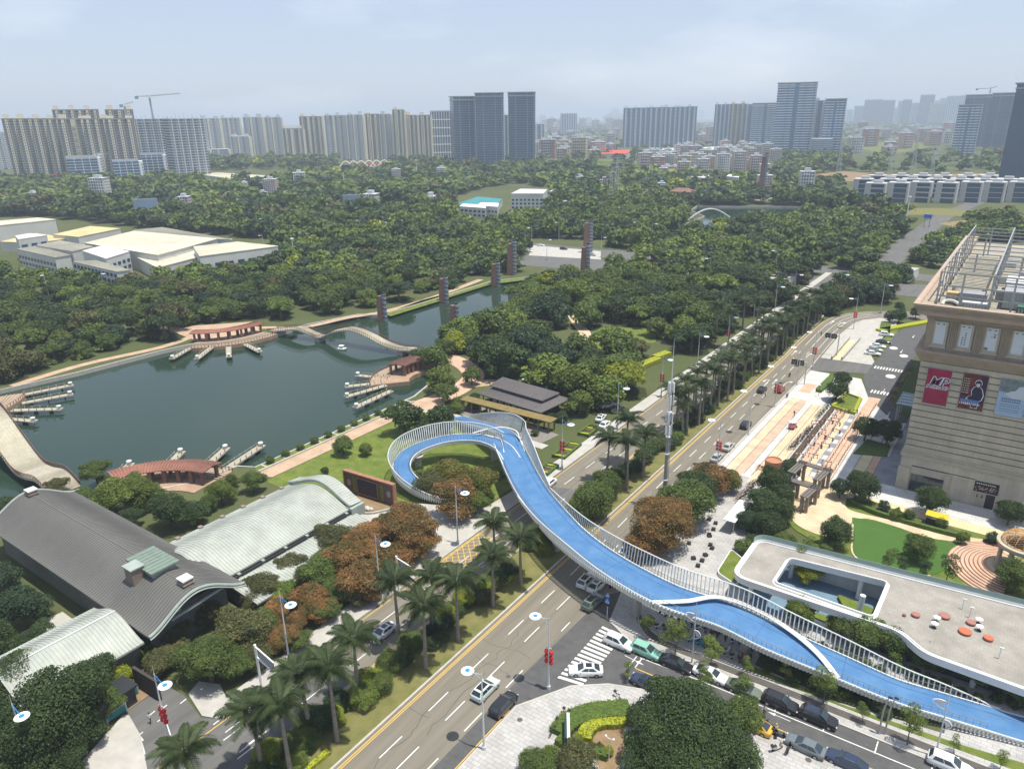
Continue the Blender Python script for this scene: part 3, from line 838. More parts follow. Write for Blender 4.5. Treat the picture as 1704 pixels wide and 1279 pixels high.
obj('colour_band', MB().bx(0.3, 3.3, -0.14, -0.13, 1.55, 2.05), plain('print_blue', (0.10, 0.20, 0.48), 0.6), p2)
text('13428315531', 0.62, (1.85, -0.145, 1.22), M_tw, p2, bold=0.015, shear=0.12)
p3 = poster(55.5, 19.1, 26.3, 4.5, mat('poster_blue', (0.33, 0.45, 0.62), 0.5, 0.3, 0.06, sc=0.4), 'pale blue poster with dark photo above and rows of small text, nearest the right edge')
obj('photo_panel', MB().bx(0.1, 4.4, -0.112, -0.1, 4.6, 7.1), mat('print_grey', (0.10, 0.14, 0.15), 0.5, 0.3, sc=0.8, col2=(0.24, 0.29, 0.31)), p3)
obj('photo_figure', flatxz([(1.1, 4.2), (1.9, 4.9), (2.6, 5.1), (3.0, 5.9), (3.6, 6.1), (4.35, 6.0), (4.35, 3.6), (2.2, 3.6)], -0.118, 0, 0), plain('print_shirt', (0.52, 0.57, 0.62), 0.6), p3)
for k, (z, n, s) in enumerate(((3.2, 9, 0.3), (2.75, 9, 0.28), (2.25, 14, 0.16), (1.85, 14, 0.16), (1.3, 12, 0.16), (0.9, 14, 0.14))):
 mb = MB()
 for i in range(n):
  mb.bx(0.75 + i * 3.0 / n, 0.75 + i * 3.0 / n + s * 0.8, -0.115, -0.105, z, z + s)
 obj('lettering', mb, plain('print_slate', (0.10, 0.16, 0.22), 0.6), p3, kind='stuff')
# roof plant and steel frames
def rthing(name, label, cat, mb, m, group=None):
 o = obj(name, mb, m); props(o, label, cat, group); return o
ymax = 200
fr = thing('roof_frame', 'grey steel portal frames and beams standing over the store roof', 'steel frame', (42.3, 112.6, 36.9))
def fpart(name, mb):
 o = obj(name, mb, M_steel, fr); o.matrix_parent_inverse = Matrix.Translation((-42.3, -112.6, -36.9)); return o
for x in (42.8, 46.6, 51.2, 54.6, 60, 66, 72):
 for y in (115.0, 140.0, 163.0, 184.0):
  fpart('post', MB().bx(x - 0.16, x + 0.16, y - 0.16, y + 0.16, 36.95, 43.9))
for z in (39.5, 41.4, 43.9):
 fpart('beam', MB().bx(42.6, 75, 114.9, 115.1, z - 0.12, z + 0.12))
for y in range(121, 186, 6):
 fpart('beam', MB().bx(42.6, 75, y - 0.1, y + 0.1, 43.8, 44.0))
 fpart('beam', MB().bx(51.2, 75, y - 0.07, y + 0.07, 41.2, 41.35))
 for x in (42.8, 51.2, 60): fpart('post', MB().bx(x - .1, x + .1, y - .1, y + .1, 36.95, 43.8))
for x in (42.8, 51.2, 60):
 fpart('beam', MB().bx(x - 0.12, x + 0.12, 115.2, 184, 44.05, 44.25))
 for z in (38.2, 39.8):
  fpart('rail', MB().bx(x - 0.05, x + 0.05, 115.2, 184, z, z + 0.1))
for y0, y1 in ((115, 140), (140, 163)):
 fpart('brace', MB().bar((42.8, y0, 37), (42.8, (y0 + y1) / 2, 43.8), 0.12).bar((42.8, y1, 37), (42.8, (y0 + y1) / 2, 43.8), 0.12))
for i, (x, y, w, d, h, m, lb) in enumerate([(48.2, 121, 4.6, 3.0, 2.6, M_grey, 'dark grey plant box on the store roof under the slats'), (49.0, 116.5, 4.2, 1.6, 1.7, M_lgrey, 'pale louvred plant box behind the parapet of the store roof'),
          (44.8, 121.5, 2.0, 2.0, 2.2, plain('ochre_box', (0.5, 0.38, 0.18)), 'small ochre plant box near the roof corner'), (55.5, 125, 5.0, 8.0, 3.2, M_grey, 'broad grey cooling unit on the store roof'),
          (55.0, 138, 4.6, 9.0, 2.8, M_lgrey, 'light grey duct housing on the store roof'), (64, 122, 7, 9, 4.2, M_stonew, 'beige rooftop stair house behind the front frames'), (63, 150, 9, 16, 3.4, plain('dark_plant', (0.05, 0.05, 0.055)), 'black open plant well on the store roof'),
          (58.5, 118.5, 6, 2.6, 1.6, plain('green_tank', (0.06, 0.16, 0.12)), 'dark green low plant box by the parapet')]):
 t = thing('rooftop_unit', lb, 'plant unit', (x, y, 36.9))
 obj('housing', MB().bx(-w / 2, w / 2, -d / 2, d / 2, 0.15, h), m, t)
 obj('base', MB().bx(-w / 2 - 0.1, w / 2 + 0.1, -d / 2 - 0.1, d / 2 + 0.1, 0, 0.15), M_dark, t)
 g = MB()
 for k in range(int(w / 0.5)):
  g.bx(-w / 2 + 0.2 + k * 0.5, -w / 2 + 0.45 + k * 0.5, -d / 2 - 0.03, -d / 2, 0.4, h - 0.3)
 obj('louvre', g, M_steel, t)
pg = thing('roof_pergola', 'row of pale slats over a walkway on the store roof', 'pergola', (44.2, 124, 36.9))
sl = MB().bx(0, 5.6, -0.16, 0.16, 2.9, 3.1).mesh('slat'); sl.materials.append(mat('pale_slat', (0.60, 0.55, 0.42), 0.7, 0.3, 0.1))
for k in range(26):
 s = link(bpy.data.objects.new('slat', sl)); s.parent = pg; s.location = (0, k * 1.5, 0)
for x in (0.2, 5.4):
 obj('rail', MB().bx(x - 0.1, x + 0.1, 0, 38, 2.7, 2.88), M_steel, pg)
 for k in range(7):
  obj('post', MB().bx(x - 0.08, x + 0.08, k * 6.2, k * 6.2 + 0.16, 0, 2.7), M_steel, pg)
for i in range(16):
 x, y, w, d, h = RN.uniform(52, 70), RN.uniform(116, 180), RN.uniform(1.2, 3), RN.uniform(1.2, 3), RN.uniform(.9, 2.2)
 t = thing('rooftop_unit', 'small grey plant box among others on the store roof', 'plant unit', (x, y, 36.9), 0, 'small store roof boxes')
 obj('housing', MB().bx(-w / 2, w / 2, -d / 2, d / 2, .1, h), RN.choice([M_grey, M_dark, M_lgrey, M_steel]), t); obj('cap', MB().bx(-w / 2 - .08, w / 2 + .08, -d / 2 - .08, d / 2 + .08, h, h + .1), M_steel, t)
rthing('roof_pipe', 'fat pale pipe elbow by the roof corner', 'pipe', MB().tube(spline([(43.6, 118, 37.1), (43.8, 119.5, 37.6), (45.2, 119.8, 37.7), (46.4, 118.6, 37.4)], 5), 0.32, 8), M_lgrey)

# ---------------------------------------------------------------- white roofed pavilion
M_pavroof = paver('roof_paving', (0.315, 0.295, 0.26), (0.285, 0.265, 0.235), (0.24, 0.225, 0.20), 0.8, 0.8, 0.02)
M_pwhite = mat('pavilion_white', (0.66, 0.67, 0.66), 0.5, 0.35, 0.05, sc=0.5)
M_bluefl = mat('blue_floor', (0.115, 0.19, 0.265), 0.8, 0.2, sc=0.4, col2=(0.16, 0.24, 0.31))
M_rail = mat('rail_green_glass', (0.22, 0.31, 0.29), 0.25, 0.5, 0.08)
slab('pavilion_floor', [(20.5, 100), (24, 80), (27, 62), (31, 57.4), (52, 57.4), (66, 57.4), (66, 70), (58, 72), (46, 72.0), (31, 71.5), (28, 78), (26, 90), (24, 100)], -0.2, 0.125, M_bluefl)
PV = thing('pavilion', 'low white pavilion with rounded roof terrace and an open courtyard', 'building', (27, 57, 0))
def pp(name, mb, m, **kw):
 o = obj(name, mb, m, PV, **kw); o.matrix_parent_inverse = Matrix.Translation((-27, -57, 0)); return o
def rounded(pts, r, n=5):
 out = []
 m = len(pts)
 for i in range(m):
  p, a, b = Vector(pts[i]), Vector(pts[i - 1]), Vector(pts[(i + 1) % m])
  rr = r[i] if isinstance(r, (list, tuple)) else r
  u, v = (a - p).normalized(), (b - p).normalized()
  for k in range(n + 1):
   t = k / n
   q = (p + u * rr) * (1 - t) ** 2 + p * 2 * t * (1 - t) + (p + v * rr) * t ** 2
   out.append((q.x, q.y))
 return out
ro = rounded([(26.9, 57.0), (50.5, 57.0), (54, 54.0), (80, 53.2), (80, 75.5), (64, 73.2), (47, 71.6), (26.9, 69.9)], [2.6, 1.5, 1.5, 0.1, 0.1, 2, 2, 2.0])
ho = rounded([(33.0, 58.9), (47.0, 58.3), (47.2, 68.6), (33.1, 66.9)], 0.9)
def holed_slab(poly, hole, z0, z1):
 mb = MB()
 def cut(z, flip):
  vs = [Vector(p) for p in poly] + [Vector(p) for p in hole]
  es = [(i, (i + 1) % len(poly)) for i in range(len(poly))] + [(len(poly) + i, len(poly) + (i + 1) % len(hole)) for i in range(len(hole))]
  v2, e2, f2, *_ = delaunay_2d_cdt(vs, es, [], 1, 1e-5)
  fs = []
  for f in f2:
   c = (v2[f[0]] + v2[f[1]] + v2[f[2]]) / 3
   if inside(c, hole) or not inside(c, poly): continue
   a, b, d = v2[f[0]], v2[f[1]], v2[f[2]]
   ccw = (b - a).cross(d - a) > 0
   fs.append(tuple(f) if ccw != flip else tuple(reversed(f)))
  mb.add([(p.x, p.y, z) for p in v2], fs)
 cut(z1, False); cut(z0, True)
 for poly_ in (poly, hole):
  n = len(poly_)
  mb.add([(p[0], p[1], z0) for p in poly_] + [(p[0], p[1], z1) for p in poly_], [(i, (i + 1) % n, n + (i + 1) % n, n + i) for i in range(n)])
 return mb
pp('roof_slab', holed_slab(ro, ho, 3.7, 4.5), M_pwhite)
def inset(poly, d):
 n = len(poly); out = []
 for i in range(n):
  a, b = Vector(poly[i - 1]), Vector(poly[(i + 1) % n])
  t = (b - a); 
  if t.length < 1e-6: out.append(poly[i]); continue
  t.normalize(); out.append((poly[i][0] - t.y * d, poly[i][1] + t.x * d))
 return out
ri = inset(ro, 0.55); hi = inset(ho, -0.45)
pp('roof_paving', holed_slab(ri, hi, 4.501, 4.52), M_pavroof)
pp('roof_edge', MB().wall(ro, 0.22, 4.4, 4.85, True), M_pwhite)
pp('inner_kerb', MB().wall(ri, 0.16, 4.515, 4.7, True), M_pwhite)
pp('opening_edge', MB().wall(ho, 0.22, 4.4, 4.85, True), M_pwhite)
pp('glass_railing', MB().wall([p for p in ro if p[1] > 66 and p[0] < 79.5], 0.06, 4.85, 5.7), M_rail)
for (x, y) in ((29.5, 59.3), (36.0, 58.0), (33.2, 68.5), (43.5, 68.8), (44.5, 64.5), (52, 58), (60, 57)):
 pp('column', MB().tube([(x, y, 0.12), (x + 0.15, y, 3.7)], [0.36, 0.42], 12), M_pwhite)
pp('back_wall', MB().bx(34, 66, 70.3, 70.6, 0.125, 3.7).bx(48.2, 48.5, 59, 70.3, 0.125, 3.7), M_lgrey)
pp('front_wall', MB().bx(37, 48, 58.05, 58.25, 0.125, 1.1), M_pwhite)
pp('glazing', MB().bx(48.5, 66, 57.6, 57.7, 0.125, 3.7), M_glass)
slab('courtyard_bed', rounded([(43.0, 63.2), (46.0, 63.0), (46.6, 66.4), (40.6, 67.4)], 1.0), 0.1, 0.75, M_lawn)
slab('courtyard_bed', rounded([(36.0, 60.2), (43.8, 59.2), (44.0, 60.6), (40, 61.2)], 0.5), 0.1, 0.45, M_lawn)
slab('grass_bed', rounded([(23.0, 62.4), (27.0, 60.6), (26.0, 68.0), (22.6, 70.4)], 1.0), 0.1, 0.7, M_lawn)
struct('planter_kerb', MB().wall(rounded([(23.0, 62.4), (27.0, 60.6), (26.0, 68.0), (22.6, 70.4)], 1.0), 0.16, 0.1, 0.8, True), M_pwhite)
slab('grass_bed', [(28.5, 50.8), (33, 50.4), (40, 49.8), (41.5, 50.6), (36, 52.4), (30, 52.0)], 0.1, 1.0, M_lawn)
# terrace tables and benches, modelled from window glass reflections of indoor furniture
def dining(x, y, label, col):
 t = thing('reflected_table', label, 'table', (x, y, 4.525))
 obj('tabletop', MB().cyl((0, 0), 0.48, 0.70, 0.76, 14), col, t)
 obj('stem', MB().cyl((0, 0), 0.05, 0.04, 0.70, 6), M_dark, t)
 obj('foot', MB().cyl((0, 0), 0.30, 0, 0.04, 10), M_dark, t)
M_or = plain('orange_fabric', (0.46, 0.13, 0.065), 0.7); M_bone = plain('bone_plastic', (0.7, 0.69, 0.66), 0.5)
for px, py, lb, m in ((1556, 1036, 'reflected white round table left of the other tables on the terrace', M_bone), (1631, 1041, 'reflected white round table at the right of the terrace group', M_bone), (1560, 1026, 'small reflected white round table touching the red ring on the terrace', M_bone), (1630, 1029, 'reflected white table with a seat behind it on the terrace', M_bone)):
 p = at(px, py, 5.3); dining(p.x, p.y, lb, m)
def pouf(x, y, label, m, r=0.85, h=0.42):
 t = thing('reflected_bench', label, 'bench', (x, y, 4.525))
 obj('seat', MB().lathe((0, 0, 0), [(r * 0.9, h * 0.25), (r, h * 0.4), (r, h * 0.9), (r * 0.9, h), (0.02, h)], 16), m, t)
 obj('base', MB().cyl((0, 0), r * 0.8, 0, h * 0.25, 14), M_dark, t)
for px, py, lb, m, r in ((1524, 1022, 'reflected dusty red round bench at the left of the terrace', plain('dull_red', (0.33, 0.15, 0.12), 0.7), 0.7), (1606, 1050, 'reflected bright orange round bench at the front of the terrace', M_or, 1.0), (1645, 1061, 'reflected orange round bench farthest right on the terrace', M_or, 0.75), (1616, 1035, 'reflected dull red round bench between the terrace tables', plain('dull_red', (0.33, 0.15, 0.12), 0.7), 0.75), (1572, 1024, 'reflected faded red round bench touching the small white table', plain('dull_red', (0.33, 0.15, 0.12), 0.7), 0.9), (1505, 1022, 'reflected tiny red stool at the left end of the terrace group', plain('dull_red', (0.33, 0.15, 0.12), 0.7), 0.3)):
 p = at(px, py, 4.8); pouf(p.x, p.y, lb, m, r * .82)
for px, py, lb in ((1613, 1026, 'white slim post with a small head standing on the terrace'), (1662, 1094, 'short white lamp post near the terrace edge'), (1601, 1012, 'white bent post between the red bench and the glass rail')):
 p = at(px, py, 4.6)
 t = thing('terrace_lamp', lb, 'lamp', (p.x, p.y, 4.525))
 obj('post', MB().cyl((0, 0), 0.06, 0, 1.6, 6), M_bone, t)
 obj('lamp_head', MB().box((0.1, 0, 1.68), (0.5, 0.16, 0.14)), M_bone, t)
# ---------------------------------------------------------------- blue footbridge
M_blue = mat('blue_deck', (0.056, 0.148, 0.31), 0.8, 0.2, sc=0.35, col2=(0.09, 0.20, 0.365), bump=0.2)
M_bwhite = mat('bridge_white', (0.60, 0.62, 0.60), 0.5, 0.35, 0.08, sc=0.6)
M_bronze = mat('bronze_rail', (0.17, 0.15, 0.12), 0.5, 0.4, 0.1)
FB = thing('footbridge', 'blue decked footbridge with white finned sides looping beside the road', 'footbridge', (0, 52, 0))
def fp(name, mb, m, parent=None, smooth=False, **kw):
 o = obj(name, mb, m, parent or FB, smooth, **kw)
 if parent is None:
  o.matrix_parent_inverse = Matrix.Translation((0, -52, 0))
 return o
mainp = spline([(78, 55.6, 0.05), (70, 53.3, 0.15), (66, 51.9, .3), (61.6, 50.8, .7), (57, 49.6, 1.2), (51.8, 48.0, 2), (44.5, 47.2, 3.1), (37, 46.6, 4.1), (30, 46.6, 5), (22, 45.2, 5.8), (14, 46.4, 6), (7, 48.6, 6), (1, 51.4, 6), (-5, 55.2, 6), (-12, 60.2, 6), (-18, 65.4, 6), (-23.5, 70.6, 6), (-29, 75.8, 6)], 6)
loopp = spline([(-23.5, 69.6, 6), (-28.5, 73.4, 6), (-34, 74.8, 5.9), (-39, 73.9, 5.5), (-43.2, 71.0, 5), (-45.8, 66.8, 4.4), (-46.2, 62.5, 3.9), (-44, 58.4, 3.4), (-40, 55.9, 2.8), (-35, 55.3, 2.0), (-30.5, 57, 1.2), (-27, 60, .5)], 6)
rampp = spline([(-25, 72.6, 6), (-29.5, 77.4, 6), (-34, 80.3, 5.8), (-39, 82.7, 4.8), (-45, 85.6, 3.2), (-51, 88.6, 1.6), (-56.5, 91.6, .2)], 6)
def side(path, i):
 d = path[min(i + 1, len(path) - 1)] - path[max(i - 1, 0)]
 d.z = 0; d.normalize()
 return Vector((-d.y, d.x, 0))          # left of travel
def deck(path, w, z_off=0.0):
 mb = MB(); n = len(path)
 L = [path[i] + side(path, i) * w(i) / 2 for i in range(n)]
 R = [path[i] - side(path, i) * w(i) / 2 for i in range(n)]
 return L, R
def loft(rows):
 mb = MB(); n = len(rows[0]); m = len(rows)
 vs = [p for r in rows for p in r]
 mb.add(vs, [(a * n + i, a * n + i + 1, ((a + 1) % m) * n + i + 1, ((a + 1) % m) * n + i) for a in range(m) for i in range(n - 1)])
 return mb
def Z(r, d): return [p + Vector((0, 0, d)) for p in r]
wm = lambda i: 4.6 if i < 30 else min(5.9, 4.6 + (i - 30) * 0.1)
wl_ = lambda i: 3.4
for nm, path, w in (('main', mainp, wm), ('loop', loopp, wl_), ('ramp', rampp, lambda i: 4.2 - min(i, 12) * 0.06)):
 L, R = deck(path, w)
 dz = {'main': 0.02, 'loop': 0.012, 'ramp': 0.004}[nm]
 fp('deck', loft([Z(R, dz), Z(L, dz), Z(L, dz - 0.08), Z(R, dz - 0.08)]), M_blue)
 n = len(path)
 bl = [path[i] + side(path, i) * w(i) * 0.24 for i in range(n)]; br = [path[i] - side(path, i) * w(i) * 0.24 for i in range(n)]
 Lo = [path[i] + side(path, i) * (w(i) / 2 + 0.18) for i in range(n)]; Ro = [path[i] - side(path, i) * (w(i) / 2 + 0.18) for i in range(n)]
 und = lambda r, d: [Vector((p.x, p.y, max(p.z - d, -0.05))) for p in r]
 fp('girder', loft([und(Ro, 0.1), und(Ro, 0.55), und(br, 1.15), und(bl, 1.15), und(Lo, 0.55), und(Lo, 0.1)]), M_bwhite)
 sm = MB(); acc = 0
 for i in range(n - 1):
  acc += (path[i + 1] - path[i]).length
  if acc > 11:
   acc = 0; sm.add(*[([L[i] + Vector((0, 0, dz + .006)), R[i] + Vector((0, 0, dz + .006)), R[i].lerp(R[i + 1], .07) + Vector((0, 0, dz + .006)), L[i].lerp(L[i + 1], .07) + Vector((0, 0, dz + .006))], [(0, 1, 2, 3)])][0])
 ln_ = [R[i].lerp(L[i], .22) + Vector((0, 0, dz + .009)) for i in range(n)]; sm.ribbon(ln_, .13)
 fp('deck_joints', sm, mat('deck_seam', (.05, .115, .25), .8, .2, .2), kind='stuff')
 ka = MB()
 for side_r, so in ((L, Lo), (R, Ro)):
  k = loft([Z(side_r, dz + 0.14), Z(so, dz + 0.14), und(so, 0.3), und(side_r, 0.05)])
  ka.add(k.v, k.f)
 fp('edge_beam', ka, M_bwhite)
def rail(path, w, sgn, i0, i1, h=1.1, posts=True):
 pts = [path[i] + side(path, i) * sgn * (w(i) / 2 - 0.12) for i in range(i0, i1)]
 r = fp('handrail', MB().tube([p + Vector((0, 0, h)) for p in pts], 0.035, 5).tube([p + Vector((0, 0, h * 0.55)) for p in pts], 0.02, 4), M_bronze)
 mb = MB()
 for a, b in zip(pts, pts[1:]):
  k = max(1, int((b - a).length / 0.55))
  for j in range(k):
   q = a.lerp(b, j / k)
   mb.bar(q, q + Vector((0, 0, h)), 0.035)
 fp('balusters', mb, M_bronze, r, kind='stuff')
nM, nL, nR = len(mainp), len(loopp), len(rampp)
rail(mainp, wm, -1, 18, nM - 2); rail(mainp, wm, 1, 18, nM - 8)
rail(loopp, wl_, 1, 4, nL - 4); rail(loopp, wl_, -1, 8, nL - 4)
rail(rampp, lambda i: 4.2, 1, 2, nR - 4); rail(rampp, lambda i: 4.2, -1, 5, nR - 4)
def fins(path, w, sgn, hfun, tilt, i0, i1, gap=0.42, below=0.35, wid=0.06, dep=0.16, name='fin'):
 """White blades along one edge; each leans outward and its height follows hfun."""
 acc, out, top = 0.0, [], []
 for i in range(i0, i1 - 1):
  a, b = path[i], path[i + 1]
  L = (b - a).length
  while acc < L:
   t = acc / L
   u = (i + t - i0) / (i1 - 1 - i0)
   c = a.lerp(b, t)
   s = (side(path, i) * (1 - t) + side(path, i + 1) * t).normalized() * sgn
   h = hfun(u)
   base = c + s * (w(i) / 2 + 0.12)
   tp = base + s * tilt(u) * h + Vector((0, 0, h))
   bt = base + s * 0.12 - Vector((0, 0, below))
   if bt.z < 0.0: bt.z = 0.02
   out.append((bt, tp, (path[i + 1] - path[i]).normalized())); top.append(tp)
   acc += gap
  acc -= L
 return out, top
NF = [0]
def put_fins(lst, top, wid=0.07, dep=0.2, solo=True):
 rl = fp('top_rail', MB().tube(top, 0.09, 6), M_bwhite)
 mb = MB()
 for n, (b, t, d) in enumerate(lst):
  if NF[0] < 300 and solo:
   NF[0] += 1; fp('fin', MB().bar(b, t, wid, dep, d), M_bwhite)
  else: mb.bar(b, t, wid, dep, d)
 if mb.v: fp('side_fins', mb, M_bwhite, rl, kind='stuff')
import math as _m
bell = lambda a, b, lo, hi: (lambda u: lo + (hi - lo) * _m.sin(PI * min(max((u - a) / (b - a), 0), 1)) ** 0.8)
# far side of the crossing and the straight run
f, t = fins(mainp, wm, -1, bell(0.02, 0.98, 0.25, 2.9), lambda u: 0.22, 15, 88, 0.62, 0.5); put_fins(f, t, 0.07, 0.16)
# near side: low fins leaning out of the edge beam, then a twisting band towards the loop
f, t = fins(mainp, wm, 1, lambda u: .6 + 1.3 * _m.exp(-((u - .80) / .14) ** 2), lambda u: 0.7 - .4 * _m.exp(-((u - .80) / .14) ** 2), 12, 84, 0.45, 0.55); put_fins(f, t, 0.12, 0.22, False)
# outside of the loop
f, t = fins(loopp, wl_, -1, bell(-0.12, 0.95, 0.6, 3.0), lambda u: 0.34, 9, 60, 0.42, 0.9); put_fins(f, t, 0.06, 0.22)
# right hand side of the bend up to the ramp
bend = mainp[84:] + rampp[8:]
wb = lambda i: 5.6
f, t = fins(bend, wb, -1, bell(-0.05, 1.0, 0.3, 3.1), lambda u: 0.35, 0, len(bend) - 3, 0.42, 0.9); put_fins(f, t, 0.06, 0.22)
# white ribbon beam that crosses the deck low, and the short arch at the eye of the loop
rb = spline([(20.6, 42.2, 6.15), (24.5, 45.0, 6.25), (28.0, 48.9, 6.0), (33.5, 49.9, 5.3), (38.5, 48.9, 4.6), (42.4, 47.2, 3.9), (45.4, 44.9, 3.2)], 8)
o = fp('ribbon_beam', MB().tube(rb, 0.14, 6), M_bwhite)
mb = MB()
for i, p in enumerate(rb):
 q = rb[min(i + 1, len(rb) - 1)] if i < len(rb) - 1 else rb[i - 1]
 for t_ in (0, .33, .66):
  c = p.lerp(q, t_); s = side(rb, i)
  mb.bar(c - s * 0.42, c + s * 0.42, 0.22, 0.1)
fp('ribbon_studs', mb, M_bwhite, o, kind='stuff')
fp('eye_arch', MB().tube(spline([(-37.5, 74.6, 6.6), (-35.5, 77.2, 7.1), (-32.6, 79.4, 7.4), (-29.4, 79.6, 7.2), (-27.0, 77.6, 6.6)], 6), 0.16, 8), M_bwhite)
fp('eye_beam', MB().tube(spline([(-35.3, 76.2, 6.1), (-33.2, 76.2, 6.1), (-31.8, 77.0, 6.1), (-32.4, 78.4, 6.1), (-35.2, 79.2, 6.0), (-39, 81.2, 5.4)], 6), 0.12, 6), M_bwhite)
for (x, y, z) in ((16.5, 45.8, 5), (-3, 54.0, 5), (-20.5, 67.8, 5), (-34, 77.5, 4.9), (-45, 64.5, 3.2), (33, 46.7, 3.6), (45, 47.2, 2.1)):
 fp('pier', MB().tube([(x, y, -0.1), (x, y, z * 0.6), (x, y, z)], [0.7, 0.75, 1.25], 12), M_conc)

# ---------------------------------------------------------------- halls at the lower left
M_gtile = mat('grey_roof_sheet', (0.122, 0.120, 0.110), 0.55, 0.4, 0.1, sc=0.15)
M_ltile = mat('pale_roof_sheet', (0.345, 0.365, 0.325), 0.5, 0.4, 0.16, sc=0.3)
M_gtrim = mat('weathered_trim', (0.30, 0.34, 0.31), 0.6, 0.3, 0.12)
M_copper = mat('green_copper', (0.165, 0.215, 0.18), 0.6, 0.3, 0.15, sc=1.0)
M_brick = mat('brown_brickwork', (0.24, 0.19, 0.16), 0.85, 0.2, 0.15, sc=1.5)
M_hallwall = mat('hall_wall_shade', (0.13, 0.13, 0.115), 0.85, 0.2, 0.12)  # dark wall colour stands in for the shade below the eaves
def wave(w, h, e, n=28):
 """Cross-section of an S-curved roof: bell in the middle, upturned skirts."""
 out = []
 for i in range(n + 1):
  u = -1 + 2 * i / n
  out.append((u * w, h * math.cos(u * PI / 2 * 0.98) ** 1.5 + e * abs(u) ** 3))
 return out
def hall_roof(name, axis, c0, c1, mid, w, zb, h, mrf, rib_gap, parent, e=0.35, ridge=True, rib=0.05, shift=0.0):
 """Roof whose profile runs across the axis; ribs are raised seams along each sheet joint."""
 pr = wave(w, h, e)
 def pt(t, u, z): return (t, mid + u, zb + z) if axis == 'x' else (mid + u, t, zb + z)
 mb = MB()
 nn = len(pr)
 vs = [pt(c0, u, z) for u, z in pr] + [pt(c1, u, z) for u, z in pr] + [pt(c0, u, z - 0.3) for u, z in pr] + [pt(c1, u, z - 0.3) for u, z in pr]
 fs = []
 for i in range(nn - 1):
  fs += [(i, nn + i, nn + i + 1, i + 1), (2 * nn + i, 2 * nn + i + 1, 3 * nn + i + 1, 3 * nn + i), (i, i + 1, 2 * nn + i + 1, 2 * nn + i), (nn + i, 3 * nn + i, 3 * nn + i + 1, nn + i + 1)]
 fs += [(0, 2 * nn, 3 * nn, nn), (nn - 1, 2 * nn - 1, 4 * nn - 1, 3 * nn - 1)]
 if axis == 'x': fs = [tuple(reversed(f)) for f in fs]
 mb.add(vs, fs)
 rf = obj(name, mb, mrf, parent, True)
 for p in rf.data.polygons: p.use_smooth = False
 rb = MB(); t = c0 + rib_gap / 2
 while t < c1:
  q = [pt(t, u, z + 0.03) for u, z in pr]
  for a, b in zip(q, q[1:]):
   rb.bar(a, b, rib, 0.08)
  t += rib_gap
 obj('roof_seams', rb, mrf, rf, kind='stuff')
 return rf, pr
G1 = thing('grey_hall', 'long hall under a dark grey wave roof with brick vents on its ridge', 'building', (0, 0, 0))
hall_roof('roof', 'x', -85.5, -33.2, 4.6, 7.6, 5.4, 3.6, M_gtile, 0.62, G1)
obj('wall', MB().bx(-84, -36, -1.6, 10.8, 0, 5.9), M_hallwall, G1)
gb = MB(); pr = wave(7.6, 3.6, 0.35)
gw = [(-36, 4.6 + u * 0.82, 5.4 + z - 0.35) for u, z in pr]
gb.add([(x - 0.0, y, 5.85) for x, y, z in gw] + gw, [(i, i + 1, len(gw) + i + 1, len(gw) + i) for i in range(len(gw) - 1)])
obj('gable', gb, M_dark, G1)
for xe, lb in ((-33.1, 'r'), (-85.6, 'l')):
 q = [(xe, 4.6 + u, 5.4 + z + 0.05) for u, z in pr]
 obj('gable_trim', MB().tube(q, 0.22, 6).tube([(xe + (0.25 if xe > -50 else -0.25), y, z - 0.35) for x, y, z in q], 0.12, 6), M_gtrim, G1)
obj('gable_tie', MB().bar((-33.3, 0.5, 6.3), (-33.3, 9.5, 6.9), 0.25, 0.3), M_gtrim, G1)
obj('gable_ring', MB().tube([(-33.0, 1.6 + 0.35 * math.cos(a), 7.6 + 0.35 * math.sin(a)) for a in np.linspace(0, 2 * PI, 11)], 0.08, 5), M_gtrim, G1)
obj('ridge_cap', MB().bx(-85, -33.5, 4.5, 4.7, 8.95, 9.08), M_gtile, G1)
lt = obj('roof_lantern', MB().bx(-47.2, -41.0, 2.9, 6.4, 8.0, 9.7), M_gtrim, G1)
obj('lantern_roof', MB().bx(-47.7, -40.5, 2.4, 6.9, 9.7, 9.95), M_copper, lt)
seam = MB()
for k in range(9): seam.bx(-47.7 + k * 0.88, -47.62 + k * 0.88, 2.4, 6.9, 9.95, 10.02)
obj('seam', seam, M_copper, lt, kind='stuff')
ct = obj('brick_stack', MB().bx(-45.3, -43.2, 0.9, 2.7, 7.0, 10.3), M_brick, G1)
obj('stack_cap', MB().bx(-45.5, -43.0, 0.7, 2.9, 10.3, 10.5), M_gtrim, ct)
for x in (-35.6, -83.9):
 v = obj('brick_vent', MB().bx(x - 0.8, x + 0.8, 3.9, 5.4, 8.2, 9.9), M_brick, G1)
 obj('vent_band', MB().bx(x - 0.95, x + 0.95, 3.75, 5.55, 9.25, 9.4), M_brick, v)
 obj('vent_cap', MB().bx(x - 0.9, x + 0.9, 3.8, 5.5, 9.9, 10.1), M_bwhite, v)
G2 = thing('pale_hall', 'hall under a pale ribbed wave roof with a curled gable beside the lawn', 'building', (0, 0, 0))
hall_roof('roof', 'y', 10.6, 39.2, -47.2, 8.6, 4.0, 2.5, M_ltile, 0.55, G2, e=0.25)
obj('wall', MB().bx(-54.8, -39.8, 12.8, 38.8, 0, 4.3), M_hallwall, G2)
pr2 = wave(8.6, 2.5, 0.25)
gt, gt2 = [], []
for u, z in pr2:
 gt.append((-47.2 + u * 1.02, 38.9 + 0.4 * (1 - (u / 8.6) ** 2), 4.0 + z * 1.1 + 0.6)); gt2.append((-47.2 + u * 1.02, 42.2 - 0.5 * (u / 8.6) ** 2, 4.0 + z * 1.1 + 0.4))
gm = MB(); m_ = len(gt)
